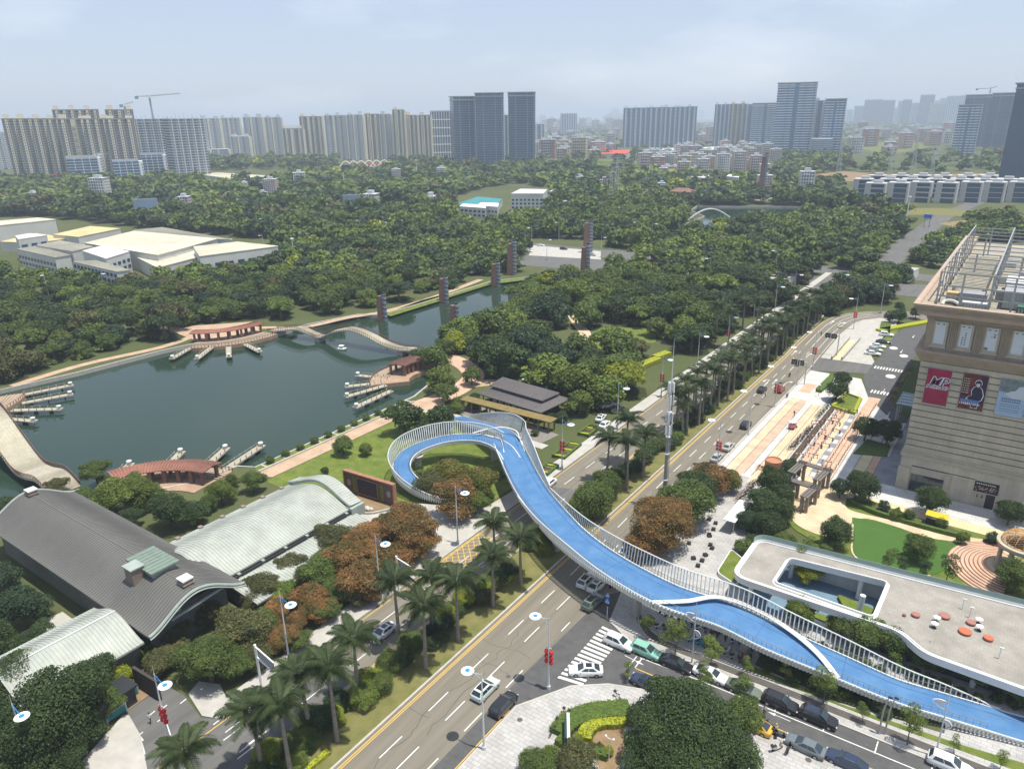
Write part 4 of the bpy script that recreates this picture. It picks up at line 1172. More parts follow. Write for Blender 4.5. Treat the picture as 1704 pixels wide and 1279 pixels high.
gm.add(gt + gt2 + [(x, y, z - 0.5) for x, y, z in gt] + [(x, y, z - 0.5) for x, y, z in gt2],
 [(i, i + 1, m_ + i + 1, m_ + i) for i in range(m_ - 1)] + [(2 * m_ + i, 2 * m_ + i + 1, i + 1, i) for i in range(m_ - 1)] + [(m_ + i, m_ + i + 1, 3 * m_ + i + 1, 3 * m_ + i) for i in range(m_ - 1)] + [(3 * m_ + i, 3 * m_ + i + 1, 2 * m_ + i + 1, 2 * m_ + i) for i in range(m_ - 1)])
gg = obj('curled_gable', gm, M_ltile, G2)
sm = MB()
for k in range(1, m_ - 1): sm.bar(gt[k], gt2[k], 0.06, 0.1)
obj('gable_seams', sm, M_ltile, gg, kind='stuff')
obj('gable_trim', MB().tube(gt, 0.2, 6).tube([(x, y, z - 0.25) for x, y, z in gt], 0.18, 6), M_gtrim, G2)
obj('corner_block', MB().bx(-39.6, -37.8, 38.6, 41.8, 2.4, 4.5), M_gtrim, G2)
obj('gutter', MB().bx(-39.1, -38.1, 12.5, 38.6, 3.5, 3.75), M_dark, G2)
for k in range(6):
 obj('bracket', MB().bx(-38.8, -38.1, 14.5 + k * 4.6, 15.0 + k * 4.6, 3.2, 4.0), M_gtrim, G2)
for k in range(6):
 obj('eave_vent', MB().bx(-56.0, -55.2, 14.5 + k * 4.4, 15.2 + k * 4.4, 4.0, 4.6), M_brick, G2)
lr = MB(); lr.add([(-38.6, 12.5, 3.3), (-38.6, 39.6, 3.3), (-31.0, 39.6, 2.6), (-31.0, 12.5, 2.6), (-38.6, 12.5, 3.0), (-38.6, 39.6, 3.0), (-31.0, 39.6, 2.3), (-31.0, 12.5, 2.3)], [(0, 3, 2, 1), (4, 5, 6, 7), (3, 7, 6, 2), (0, 4, 7, 3), (1, 2, 6, 5)])
lo = obj('lean_to_roof', lr, M_ltile, G2)
sm = MB(); y = 12.8
while y < 39.5: sm.bar((-38.6, y, 3.32), (-31.0, y, 2.62), 0.06, 0.1); y += 0.6
obj('lean_to_seams', sm, M_ltile, lo, kind='stuff')
obj('lean_to_wall', MB().bx(-39, -31.6, 12.8, 39.2, 0, 2.4), M_hallwall, G2)
G3 = thing('green_tinged_hall', 'small pale wave roofed hall half hidden by trees before the grey hall', 'building', (0, 0, 0))
hall_roof('roof', 'y', -18.5, -3.2, -41.2, 6.8, 4.2, 2.6, M_ltile, 0.5, G3)
obj('wall', MB().bx(-47, -35.4, -18, -3.6, 0, 4.4), M_hallwall, G3)
obj('ridge_line', MB().bx(-41.3, -41.1, -18.5, -3.2, 6.82, 6.95), M_bwhite, G3)
slab('yard', [(-58, -10), (-48.5, -10), (-48.5, -4), (-58, -4)], -0.2, 0.1, M_conc)
# mural wall with planting bed
MW = thing('mural_wall', 'brown framed relief wall with dark panel and medallions on the lawn', 'wall', (-44, 49, 0))
def mp(name, mb, m, **kw):
 o = obj(name, mb, m, MW, **kw); o.location = (0, 0, 0); return o
MW.rotation_euler = (0, 0, rad(4))
M_rust = mat('rust_brown', (0.30, 0.15, 0.09), 0.7, 0.3, 0.15, sc=1.2)
mp('wall', MB().bx(-6.3, 6.3, -0.15, 0.25, 0.0, 4.7), mat('dark_brown_wall', (0.13, 0.085, 0.075), 0.7, 0.3, 0.2, sc=0.8))
mp('top_beam', MB().bx(-6.6, 6.6, -0.45, 0.45, 4.7, 5.05), M_rust)
mp('end_post', MB().bx(6.3, 6.6, -0.45, 0.45, 0, 4.7), M_rust); mp('end_post', MB().bx(-6.6, -6.3, -0.45, 0.45, 0, 4.7), M_rust)
mp('screen_panel', MB().bx(-2.9, 2.3, -0.32, -0.15, 0.8, 4.1), plain('screen_black', (0.025, 0.02, 0.04), 0.35))
mp('panel_frame', MB().bx(-3.1, 2.5, -0.4, -0.15, 4.1, 4.3).bx(-3.1, 2.5, -0.4, -0.15, 0.6, 0.8).bx(2.3, 2.5, -0.4, -0.15, 0.8, 4.1).bx(-3.1, -2.9, -0.4, -0.15, 0.8, 4.1), M_rust)
mp('niche', MB().bx(2.9, 3.8, -0.2, -0.15, 0.5, 4.2), mat('moss_niche', (0.17, 0.18, 0.05), 0.9, 0.1, 0.3, sc=3)); mp('niche', MB().bx(-4.3, -3.5, -0.2, -0.15, 0.5, 4.2), mat('moss_niche', (0.17, 0.18, 0.05)))
for x in (5.1, -5.4):
 mp('medallion', MB().add([(x + 0.55 * math.cos(a), -0.19, 2.5 + 0.75 * math.sin(a)) for a in np.linspace(0, 2 * PI, 13)[:-1]], [tuple(range(12))]), plain('stone_relief', (0.33, 0.29, 0.25), 0.8))
slab('planting_bed', [(-50, 46), (-46, 45.4), (-42, 44.4), (-39.5, 45.6), (-37.7, 48.4), (-38, 49.5), (-50, 48.6)], 0, 0.2, M_soilbrown)
struct('bed_kerb', MB().wall(spline([(-50, 46, 0), (-46, 45.3, 0), (-42, 43.9, 0), (-39.5, 44.8, 0), (-37.4, 48.2, 0)], 6), 0.35, 0, 0.4), M_conc)
RKm = MB()
for i, (x, y, s) in enumerate(((-41.3, 45.5, 0.7), (-40.6, 45.9, 0.5), (-41.9, 45.8, 0.45))):
 b = MB().ball((0, 0, 0), (s, s * 0.8, s * 0.75), 7, 5)
 b.v = [(a * RN.uniform(.8, 1.15), c * RN.uniform(.8, 1.15), d * RN.uniform(.8, 1.15)) for a, c, d in b.v]
 o = obj('rockery_stone', b, mat('pale_rock', (0.55, 0.53, 0.5), 0.8, 0.3, 0.15, sc=2)); o.location = (x, y, s * 0.4)
 props(o, ['biggest pale rock before the mural wall', 'middle sized pale rock right of the biggest one by the mural wall', 'smallest pale rock left of the biggest one by the mural wall'][i], 'rock')
sheet('hall_yard', [(-37.5, 39.8), (-30.5, 39.8), (-30.5, 46.5), (-37, 48.5), (-39, 45), (-44, 44.2), (-44, 42.5), (-37.5, 42.4)], 0.02, M_conc)
sheet('hall_yard', [(-58, 10), (-54.8, 10), (-54.8, 42), (-58, 44)], 0.0, M_buff)
sheet('hedge_bed', [(-60, 44.2), (-54.9, 42.2), (-54.9, 43.6), (-58.5, 46.5)], 0.02, M_rust)
# ---------------------------------------------------------------- lakeside pergolas, jetties, wave bridges
M_rtile = paver('red_roof_slats', (0.36, 0.16, 0.115), (0.31, 0.135, 0.095), (0.20, 0.085, 0.06), 0.9, 0.35, 0.05)
M_timb = mat('grey_timber', (0.36, 0.33, 0.26), 0.85, 0.2, 0.15, sc=1.0)
M_terr = paver('terrace_timber', (0.42, 0.29, 0.20), (0.38, 0.26, 0.18), (0.27, 0.18, 0.12), 2.0, 0.3, 0.04)
M_brick2 = mat('red_brown_brick', (0.215, 0.12, 0.095), 0.85, 0.2, 0.2, sc=1.2)
def jetty(p, q, label):
 p, q = Vector((p[0], p[1], 0)), Vector((q[0], q[1], 0)); d = (q - p); L = d.length
 t = thing('jetty', label, 'jetty', (p.x, p.y, 0), math.atan2(d.y, d.x), 'jetties on the lake')
 obj('deck', MB().bx(0, L, -0.9, 0.9, -0.25, 0.05), M_timb, t)
 for k in range(int(L / 2.0)):
  for s in (-1, 1):
   obj('post', MB().bx(1 + k * 2.0 - 0.08, 1.08 + k * 2.0, s * 0.82 - 0.08, s * 0.82 + 0.08, 0.05, 0.85), M_timb, t)
 for k in range(int(L / 4)):
  obj('pile', MB().bx(2 + k * 4, 2.3 + k * 4, -0.7, 0.7, -1.4, -0.25), M_dark, t)
 ro_ = obj('handrail', MB().bar((0.6, -0.82, 0.72), (L - 1.6, -0.82, 0.72), 0.06).bar((0.6, 0.82, 0.72), (L - 1.6, 0.82, 0.72), 0.06), M_timb, t)
 lm = obj('light_bowl', MB().lathe((L - 0.7, 0, 0.05), [(0.2, 0), (0.16, 0.35), (0.5, 0.5), (0.62, 0.8), (0.5, 0.95), (0.02, 1.0)], 10), M_bwhite, t)
def curved_terrace(cx, cy, r0, r1, a0, a1, name_label, roof_a=None, z=0.12):
 """Ring sector deck over the water with a red slatted roof on brick piers."""
 t = thing('lake_pergola', name_label, 'pergola', (cx, cy, 0))
 n = 22; an = np.linspace(rad(a0), rad(a1), n)
 inner = [(r0 * math.cos(a), r0 * math.sin(a)) for a in an]; outer = [(r1 * math.cos(a), r1 * math.sin(a)) for a in an]
 obj('terrace', MB().prism(inner + outer[::-1], -1.4, z), M_terr, t)
 st = MB()
 for k in range(5):
  rr = r1 - 1.0 - k * 0.9
  if rr > r0 + 1: st.wall([(rr * math.cos(a), rr * math.sin(a)) for a in an], 0.22, z, z + 0.06 + 0.05 * k)
 obj('step_edging', st, M_timb, t)
 rl = obj('balustrade', MB().wall([(p[0], p[1]) for p in [((r1 - 0.2) * math.cos(a), (r1 - 0.2) * math.sin(a)) for a in an]], 0.12, z + 0.75, z + 0.85), M_brick2, t)
 ps = MB()
 for a in np.linspace(rad(a0), rad(a1), 30): ps.box(((r1 - 0.2) * math.cos(a), (r1 - 0.2) * math.sin(a), z + 0.4), (0.14, 0.14, 0.8))
 obj('baluster', ps, M_brick2, rl, kind='stuff')
 ra0, ra1, rr0, rr1 = roof_a
 an2 = np.linspace(rad(ra0), rad(ra1), n); zt = z + 3.1
 q0 = [(rr0 * math.cos(a), rr0 * math.sin(a)) for a in an2]; q1 = [(rr1 * math.cos(a), rr1 * math.sin(a)) for a in an2]
 rf = MB(); rf.add([(p[0], p[1], zt) for p in q0] + [((p[0] + w[0]) / 2, (p[1] + w[1]) / 2, zt + 0.45) for p, w in zip(q0, q1)] + [(p[0], p[1], zt) for p in q1], [(i, n + i, n + i + 1, i + 1) for i in range(n - 1)] + [(n + i, 2 * n + i, 2 * n + i + 1, n + i + 1) for i in range(n - 1)])
 ro_ = obj('roof', rf, M_rtile, t)
 md = ro_.modifiers.new('thickness', 'SOLIDIFY'); md.thickness = 0.16
 for k, a in enumerate(np.linspace(rad(ra0), rad(ra1), 34)):
  s = obj('slat', MB().bar((rr0 * math.cos(a), rr0 * math.sin(a), zt + 0.1), ((rr0 + rr1) / 2 * math.cos(a), (rr0 + rr1) / 2 * math.sin(a), zt + 0.55), 0.18, 0.16).bar(((rr0 + rr1) / 2 * math.cos(a), (rr0 + rr1) / 2 * math.sin(a), zt + 0.55), (rr1 * math.cos(a), rr1 * math.sin(a), zt + 0.1), 0.18, 0.16), M_brick2, ro_)
 for a in np.linspace(rad(ra0) + 0.06, rad(ra1) - 0.06, 7):
  obj('pier', MB().box(((rr0 + .7) * math.cos(a), (rr0 + .7) * math.sin(a), z + 1.5), (0.8, 0.8, 3.2), a), M_brick2, t)
  obj('pier', MB().box(((rr1 - .7) * math.cos(a), (rr1 - .7) * math.sin(a), z + 1.5), (0.6, 0.6, 3.2), a), M_brick2, t)
 return t
# near shore pergola (arched roof), right bank, far bank, far left
curved_terrace(-74, 18, 12.5, 23.5, 100, 172, 'arched red pergola on the near bank above the lily pond', (100, 168, 15.5, 20.8))
curved_terrace(-81, 111, 7.0, 18.5, 138, 232, 'red curved pergola and stepped terrace on the right bank of the lake', (122, 200, 8.5, 14.5))
curved_terrace(-187, 112, 18, 28, -55, 10, 'red roofed pergola on the far bank beside the long bridge', (-60, 12, 16.5, 21.5))
curved_terrace(-181, 19, 9, 22, -38, 62, 'red round pergola terrace at the left edge of the lake', (-30, 75, 8, 14))
for nm, L in (('right bank', [((-91.5, 104.5), (-102.8, 100.9)), ((-91.0, 101.0), (-98.0, 92.1)), ((-89.0, 99.5), (-91.8, 86.4)), ((-84.5, 97), (-83.6, 82.2))]),
   ('far bank', [((-172, 91.6), (-165.1, 79.4)), ((-166, 95), (-158.1, 83.9)), ((-161, 97.8), (-150.8, 90.8)), ((-159, 102.8), (-147.1, 100.1))]),
   ('left edge', [((-170, 36.7), (-166.5, 49.4)), ((-163, 34.1), (-158.6, 45.6)), ((-159.5, 30.1), (-149.2, 38.2)), ((-158.5, 25), (-146, 30.2))]),
   ('near bank', [((-79.5, 38), (-84.3, 53.5)), ((-85.5, 39.5), (-90.2, 47.9)), ((-92, 33.5), (-97.2, 40.8)), ((-96.5, 25), (-101, 30.7))])):
 for k, (p, q) in enumerate(L):
  jetty(p, q, '%s grey timber jetty from the left reaching out from the %s terrace' % (['first', 'second', 'third', 'last'][k], nm))
sheet('lily_pads', [(-90, 21), (-81, 31), (-80, 33), (-84, 36), (-90, 32), (-93, 26), (-92, 20)], -1.0, mat('lily_leaf', (0.05, 0.10, 0.035), 0.6, 0.3, sc=1.6, col2=(0.13, 0.20, 0.09)))
def wave_bridge(path, w, label, M_d):
 t = thing('wave_bridge', label, 'footbridge', tuple(path[0]))
 t.location = (0, 0, 0)
 P = spline(path, 9); n = len(P)
 L = [P[i] + side(P, i) * w / 2 for i in range(n)]; R = [P[i] - side(P, i) * w / 2 for i in range(n)]
 obj('deck', loft([R, L, Z(L, -0.45), Z(R, -0.45)]), M_d, t)
 stp = MB()
 for i in range(n - 1):
  for k in range(3):
   c0 = L[i].lerp(L[i + 1], k / 3); c1 = R[i].lerp(R[i + 1], k / 3)
   stp.bar(c0 + Vector((0, 0, .03)), c1 + Vector((0, 0, .03)), 0.14, 0.07)
 obj('treads', stp, M_timb, t, kind='stuff')
 for s in (L, R):
  r = obj('railing', MB().tube(Z(s, 1.05), 0.05, 5).tube(Z(s, 0.6), 0.03, 4), M_brick2, t)
  ps = MB()
  for a, b in zip(s, s[1:]):
   k = max(1, int((b - a).length / 1.1))
   for j in range(k): ps.box(a.lerp(b, j / k) + Vector((0, 0, 0.5)), (0.12, 0.12, 1.15))
  obj('railing_posts', ps, M_brick2, r, kind='stuff')
 for i in range(4, n - 4):
  if P[i].z < P[i - 1].z and P[i].z <= P[i + 1].z:
   obj('pier', MB().box((P[i].x, P[i].y, (P[i].z - 1.8) / 2 - 0.4), (2.2, 3.2, P[i].z + 1.2), math.atan2((P[i + 1] - P[i]).y, (P[i + 1] - P[i]).x)), M_conc, t)
M_bd = mat('cream_bridge_deck', (0.56, 0.52, 0.40), 0.85, 0.2, 0.12, sc=0.5)
wave_bridge([(-165, 119, 0.2), (-158, 119.2, 1.6), (-151, 120.5, 2.6), (-145, 121.5, 1.2), (-141.5, 122, 0.9), (-136, 123.2, 3.4), (-129, 124.3, 4.9), (-122, 125, 4.0), (-114, 125.6, 1.7), (-108, 126.2, 0.9), (-103, 126.6, 1.3), (-97, 126.8, 0.4)], 4.2, 'long cream wave shaped bridge crossing the lake in three humps', M_bd)
wave_bridge([(-165, 21, 1.6), (-155, 20.8, 4.6), (-146, 20.0, 7.2), (-137, 18.6, 6.8), (-126, 17.2, 3.4), (-117, 16.2, 1.0), (-111, 15.8, 1.3), (-104, 15.6, 2.4), (-98, 15.4, 0.6)], 6.0, 'cream stepped wave bridge at the left edge above the grey hall', M_bd)
# duck boat
bt = thing('pedal_boat', 'small white boat drifting before the long wave bridge', 'boat', at(569, 581, -1.0), 0.4)
obj('hull', MB().add([(-1.4, 0, -.2), (-1.0, -.7, -.2), (1.0, -.7, -.2), (1.6, 0, -.2), (1.0, .7, -.2), (-1.0, .7, -.2), (-1.5, 0, .45), (-1.1, -.85, .4), (1.1, -.85, .4), (1.9, 0, .6), (1.1, .85, .4), (-1.1, .85, .4)], [(0, 1, 2, 3, 4, 5), (6, 11, 10, 9, 8, 7)] + [(i, 6 + i, 6 + (i + 1) % 6, (i + 1) % 6) for i in range(6)]), M_wht, bt)
obj('canopy', MB().bx(-0.9, 0.7, -0.7, 0.7, 1.25, 1.35), M_wht, bt)
for x in (-0.8, 0.6):
 for y in (-0.6, 0.6): obj('post', MB().bx(x - .03, x + .03, y - .03, y + .03, 0.4, 1.25), M_wht, bt)
b2 = props(obj('buoy', MB().ball((0, 0, 0), (0.45, 0.45, 0.4), 8, 6), M_wht), 'single white buoy floating off the promenade', 'buoy'); b2.location = at(571, 711, -1.0)
# ---------------------------------------------------------------- brick lantern towers along the water
M_band = mat('tower_lantern', (0.33, 0.36, 0.39), 0.5, 0.4, 0.1, sc=2)
def lantern_tower(p, h, label, w=2.6):
 t = thing('brick_tower', label, 'tower', (p[0], p[1], -1.0 if inside(p, lake_poly) else 0.0), rad(20), 'brick lantern towers')
 h += 1
 obj('shaft', MB().add([(-w * .62, -w * .5, 0), (w * .35, -w * .5, 0), (w * .35, w * .5, 0), (-w * .62, w * .5, 0), (-w * .42, -w * .4, h * .93), (w * .3, -w * .4, h * .93), (w * .3, w * .4, h * .93), (-w * .42, w * .4, h * .93)], [(3, 2, 1, 0), (4, 5, 6, 7), (0, 1, 5, 4), (1, 2, 6, 5), (2, 3, 7, 6), (3, 0, 4, 7)]), M_brick2, t)
 obj('lantern_column', MB().cyl((w * .5, 0), w * .36, 0, h, 10), M_band, t)
 k = 1.2
 while k < h - 0.3:
  obj('band', MB().cyl((w * .5, 0), w * .43, k, k + 0.3, 10), M_dark, t); k += 1.75
 obj('cap', MB().cyl((w * .5, 0), w * .3, h, h + 0.7, 8), M_dark, t)
for (px, py, top, lb) in ((636, 529, 489, 'brick tower with banded lantern at the end of the bank path'), (738, 499, 461, 'brick tower standing at the grass bank middle'), (824, 472, 437, 'short brick tower at the lake head'), (851, 457, 406, 'tallest brick tower by the pale road at the lake head'), (972, 466, 412, 'brick tower rising among trees right of the lake'), (977, 420, 372, 'far slim brick tower behind the road'), (755, 527, 506, 'low brick stump in the water by the trees'), (1265, 330, 262, 'tall brick tower beside the far pond')):
 p = at(px, py); D = depth(p); hh = (py - top) / FPX * D * 1.02
 lantern_tower((p.x, p.y), hh, lb, min(3.6, max(1.6, 10.5 / FPX * D)) if py > 350 else 4)
# park tea house and long pergola
TH = thing('tea_house', 'dark timber house with two tier grey tiled roof in the park', 'house', (-46, 107, 0), rad(-6))
M_slate = mat('slate_tile', (0.115, 0.105, 0.105), 0.7, 0.3, 0.15, sc=1.5)
def hip(mb, x, y, z, h, rx, ry, t=0.25):
 return mb.add([(-x, -y, z), (x, -y, z), (x, y, z), (-x, y, z), (-rx, -ry, z + h), (rx, -ry, z + h), (rx, ry, z + h), (-rx, ry, z + h), (-x, -y, z - t), (x, -y, z - t), (x, y, z - t), (-x, y, z - t)],
    [(0, 1, 5, 4), (1, 2, 6, 5), (2, 3, 7, 6), (3, 0, 4, 7), (4, 5, 6, 7), (8, 9, 1, 0), (9, 10, 2, 1), (10, 11, 3, 2), (11, 8, 0, 3), (11, 10, 9, 8)])
obj('wall', MB().bx(-8.5, 8.5, -4, 4, 0, 3.2), mat('dark_timber', (0.06, 0.05, 0.045), 0.7, 0.3, 0.15), TH)
r1 = obj('lower_roof', hip(MB(), 10.6, 6.2, 3.2, 1.5, 8.2, 2.6), M_slate, TH)
r2 = obj('upper_roof', hip(MB(), 9.0, 3.6, 5.2, 1.6, 7.6, 0.1), M_slate, TH)
obj('clerestory', MB().bx(-8, 8, -2.4, 2.4, 4.6, 5.0), M_brick2, TH)
for s in (-1, 1):
 sm = MB()
 for k in range(30): sm.bar((-8.7 + k * .6, s * 3.58, 5.22), (-7.4 + k * .51, s * 0.15, 6.8), 0.1, 0.1)
 obj('roof_ribs', sm, M_slate, r2, kind='stuff')
 sm = MB()
 for k in range(34): sm.bar((-10.2 + k * .62, s * 6.15, 3.22), (-8.0 + k * .485, s * 2.7, 4.7), 0.1, 0.1)
 obj('roof_ribs', sm, M_slate, r1, kind='stuff')
for k in range(7): obj('window', MB().bx(-7.6 + k * 2.3, -6.2 + k * 2.3, -4.06, -4.0, 1.0, 2.5), M_lgrey, TH)
for k in range(7): obj('post', MB().bx(-9.6 + k * 3.2, -9.4 + k * 3.2, -5.6, -5.4, 0, 3.1), M_dark, TH)
PE = thing('long_pergola', 'long straight pergola with mossy brown roof before the tea house', 'pergola', (-45, 97.8, 0), rad(0))
M_moss = mat('mossy_thatch', (0.16, 0.125, 0.055), 0.95, 0.1, sc=0.8, col2=(0.23, 0.17, 0.07))
obj('roof', MB().bx(-14, 14, -1.6, 1.6, 2.8, 3.05), M_moss, PE)
for k in range(10):
 for s in (-1.3, 1.3): obj('post', MB().bx(-13.4 + k * 2.95, -13.1 + k * 2.95, s - .15, s + .15, 0, 2.8), M_brick2, PE)
sheet('park_terrace', [(-60, 94.5), (-30, 90.5), (-29, 97), (-58, 101.5)], -0.004, mat('dark_terrace', (0.20, 0.185, 0.165), 0.9, 0.2, 0.15))
# ---------------------------------------------------------------- plaza paving and garden by the store
slab('plaza', [(8.8, 100), (20, 100), (24, 104), (27, 100), (41.8, 104), (41.8, 152), (36, 148), (27, 164), (22.6, 178), (8.8, 178)], -0.3, 0.116, M_pale)
def stp(name, x0, x1, y0, y1, m, z=0.121):
 return struct(name, MB().flat([(x0, y0), (x1, y0), (x1, y1), (x0, y1)], z), m)
stp('paving_strip', 10.4, 12.3, 102, 152, M_cream); stp('paving_strip', 12.5, 14.3, 100, 152, M_pink)
stp('paving_strip', 14.6, 16.0, 100, 160, M_bluegrey if False else M_pale, 0.1205); stp('paving_strip', 16.2, 19.8, 98, 150, M_cream)
stp('paving_strip', 22.6, 24.2, 112, 156, M_pink); stp('paving_strip', 24.4, 25.9, 104, 150, M_cream)
stp('paving_strip', 27.4, 30.2, 104, 164, M_pink); stp('paving_strip', 33.4, 35.4, 104, 126, M_yelp); stp('paving_strip', 35.7, 37.0, 106, 126, M_pink)
stp('paving_strip', 37.2, 42.0, 108, 127, M_bluegrey); stp('paving_strip', 10.4, 13.5, 158, 166, M_pink)
jm = MB()
for x in (10.3, 12.4, 14.45, 16.1, 18.0, 20.0, 22.4, 24.3, 26.1, 27.3, 28.8, 30.4, 33.2, 35.55, 37.1):
 jm.bx(x - 0.07, x + 0.07, 101, 150, 0.119, 0.1265)
struct('paving_joint', jm, mat('dark_joint', (0.16, 0.13, 0.105), 0.9, 0.2, 0.1))
for k in range(9):
 stp('paving_inlay', 25.9, 27.3, 105 + k * 5.0, 107.6 + k * 5.0, M_bluegrey, 0.1285)
slab('building_walk', [(38, 104), (112, 104), (112, 112.2), (38.4, 112.2)], -0.3, 0.14, M_pale)
slab('building_walk', [(38.4, 112.2), (41.8, 112.2), (41.8, 205), (38.4, 205)], -0.3, 0.14, M_bluegrey)
sheet('garden_lawn', [(30, 84), (50, 74), (66, 74), (100, 78), (100, 104), (38, 104), (28, 104), (24, 100), (26, 88)], 0.06, M_lawn)
slab('garden_terrace', spline([(25, 108, 0), (34, 103.5, 0), (36, 97.5, 0), (44, 97.5, 0), (52, 97.3, 0), (58, 99.3, 0), (72, 101, 0), (72, 98, 0), (62, 96, 0), (56, 96.2, 0), (50, 94.6, 0), (44, 95.6, 0), (38.5, 94.8, 0), (36.5, 86, 0), (32, 85, 0), (28, 88, 0), (26.2, 96, 0)], 4), -0.1, 0.15, M_cream)
slab('garden_walk', [(34, 103.5), (38, 101.5), (72, 101), (112, 101.5), (112, 104), (37, 104.5)], -0.1, 0.15, M_yelp)
sheet('turf_lawn', spline([(37.4, 94.4, 0), (38.8, 88, 0), (40.4, 81.4, 0), (44, 79.6, 0), (48.4, 79.6, 0), (52, 82, 0), (53.9, 85.5, 0), (54.2, 90, 0), (55.8, 94, 0), (58, 96.2, 0), (54, 95.2, 0), (49, 94.4, 0), (43, 95.6, 0), (37.4, 94.6, 0)], 5), 0.155, M_turf)
struct('turf_edging', MB().wall(spline([(38.0, 92, 0), (38.8, 88, 0), (40.3, 81.4, 0), (44, 79.5, 0), (48.4, 79.5, 0), (52, 81.9, 0)], 6), 0.3, 0, 0.2), M_cream)
slab('hedge_bed', spline([(36, 100.4, 0), (40, 98.4, 0), (46, 97.6, 0), (52, 97.4, 0), (55.4, 97.6, 0), (56.0, 98.6, 0), (53, 100.4, 0), (46, 101.2, 0), (40, 103, 0), (36, 103.2, 0)], 4), 0.1, 0.3, M_soil)
def hedge(name, path, w, z0, z1, m, label, cat='hedge'):
 o = obj(name, MB().wall(path, w, z0, z1), m); props(o, label, cat); return o
hedge('box_hedge', spline([(35.8, 100.6, 0), (40, 98.5, 0), (46, 97.7, 0), (52, 97.5, 0), (55.4, 97.8, 0), (56.0, 98.8, 0)], 6), 0.7, 0.2, 0.95, M_hedge, 'low clipped green hedge curving along the store garden bed')
slab('flower_bed', spline([(58.2, 98.6, 0), (60, 97.3, 0), (64, 97.3, 0), (66, 98.5, 0), (64, 99.8, 0), (60, 99.8, 0)], 4), 0.1, 0.6, mat('dark_red_leaf', (0.09, 0.035, 0.03), 0.8, 0.2, 0.3, sc=2))
# round stepped seating and dome gazebo
cx, cy = 63.2, 90.2
for k in range(9):
 r = 9.6 - k * 0.62
 struct('seating_step', MB().flat([(cx + r * math.cos(a), cy + r * math.sin(a)) for a in np.linspace(rad(112), rad(262), 26)] + [(cx + (r - 0.62) * math.cos(a), cy + (r - 0.62) * math.sin(a)) for a in np.linspace(rad(262), rad(112), 26)], 0.17 + 0.004 * k) if False else MB().wall([(cx + (r - 0.31) * math.cos(a), cy + (r - 0.31) * math.sin(a)) for a in np.linspace(rad(108), rad(262), 26)], 0.6, 0.0, 0.16 + 0.10 * k), M_pink)
 struct('step_nosing', MB().wall([(cx + (r - 0.06) * math.cos(a), cy + (r - 0.06) * math.sin(a)) for a in np.linspace(rad(108), rad(262), 26)], 0.14, 0.1, 0.172 + 0.10 * k), M_brick2)
slab('gazebo_floor', [(cx + 4.0 * math.cos(a), cy + 4.0 * math.sin(a)) for a in np.linspace(0, 2 * PI, 30)[:-1]], -0.1, 0.95, M_cream)
slab('gazebo_floor', [(cx + 2.9 * math.cos(a), cy + 2.9 * math.sin(a)) for a in np.linspace(0, 2 * PI, 30)[:-1]], 0.9, 0.96, mat('olive_floor', (0.24, 0.22, 0.15), 0.9, 0.2, 0.2))
GZ = thing('gazebo', 'round gazebo with tawny lattice dome on stone columns by the right edge', 'gazebo', (cx + 0.3, cy, 0.95))
M_gold = mat('tawny_lattice', (0.50, 0.28, 0.10), 0.6, 0.3, 0.15, sc=1.5)
for k in range(8):
 a = 2 * PI * k / 8 + 0.3
 c = obj('column', MB().tube([(3.0 * math.cos(a), 3.0 * math.sin(a), 0.4), (3.0 * math.cos(a), 3.0 * math.sin(a), 4.2)], [0.32, 0.27], 10), M_stonew, GZ)
 obj('plinth', MB().box((3.0 * math.cos(a), 3.0 * math.sin(a), 0.2), (0.9, 0.9, 0.4), a), M_stonew, c)
obj('ring_beam', MB().lathe((0, 0, 4.2), [(2.5, 0), (3.5, 0), (3.7, 0.35), (3.7, 0.75), (3.3, 0.8), (2.5, 0.8), (2.5, 0)], 28), M_stonew, GZ)
R_, zc = 3.1, 5.0
dm = obj('dome_lattice', MB().tube([(R_ * math.cos(a), R_ * math.sin(a), zc) for a in np.linspace(0, 2 * PI, 29)], 0.08, 5), M_gold, GZ)
for k in range(16):
 a = 2 * PI * k / 16
 obj('rib', MB().tube([(R_ * math.cos(t) * math.cos(a), R_ * math.cos(t) * math.sin(a), zc + 2.1 * math.sin(t)) for t in np.linspace(0, PI / 2, 9)], 0.05, 4), M_gold, dm)
sc_ = MB()
for s in (1, -1):
 for k in range(22):
  a0 = 2 * PI * k / 22
  q = [(R_ * math.cos(t) * math.cos(a0 + s * t * 1.6), R_ * math.cos(t) * math.sin(a0 + s * t * 1.6), zc + 2.1 * math.sin(t)) for t in np.linspace(0, 1.35, 10)]
  sc_.tube(q, 0.028, 3, False)
obj('scrollwork', sc_, M_gold, dm, kind='stuff')
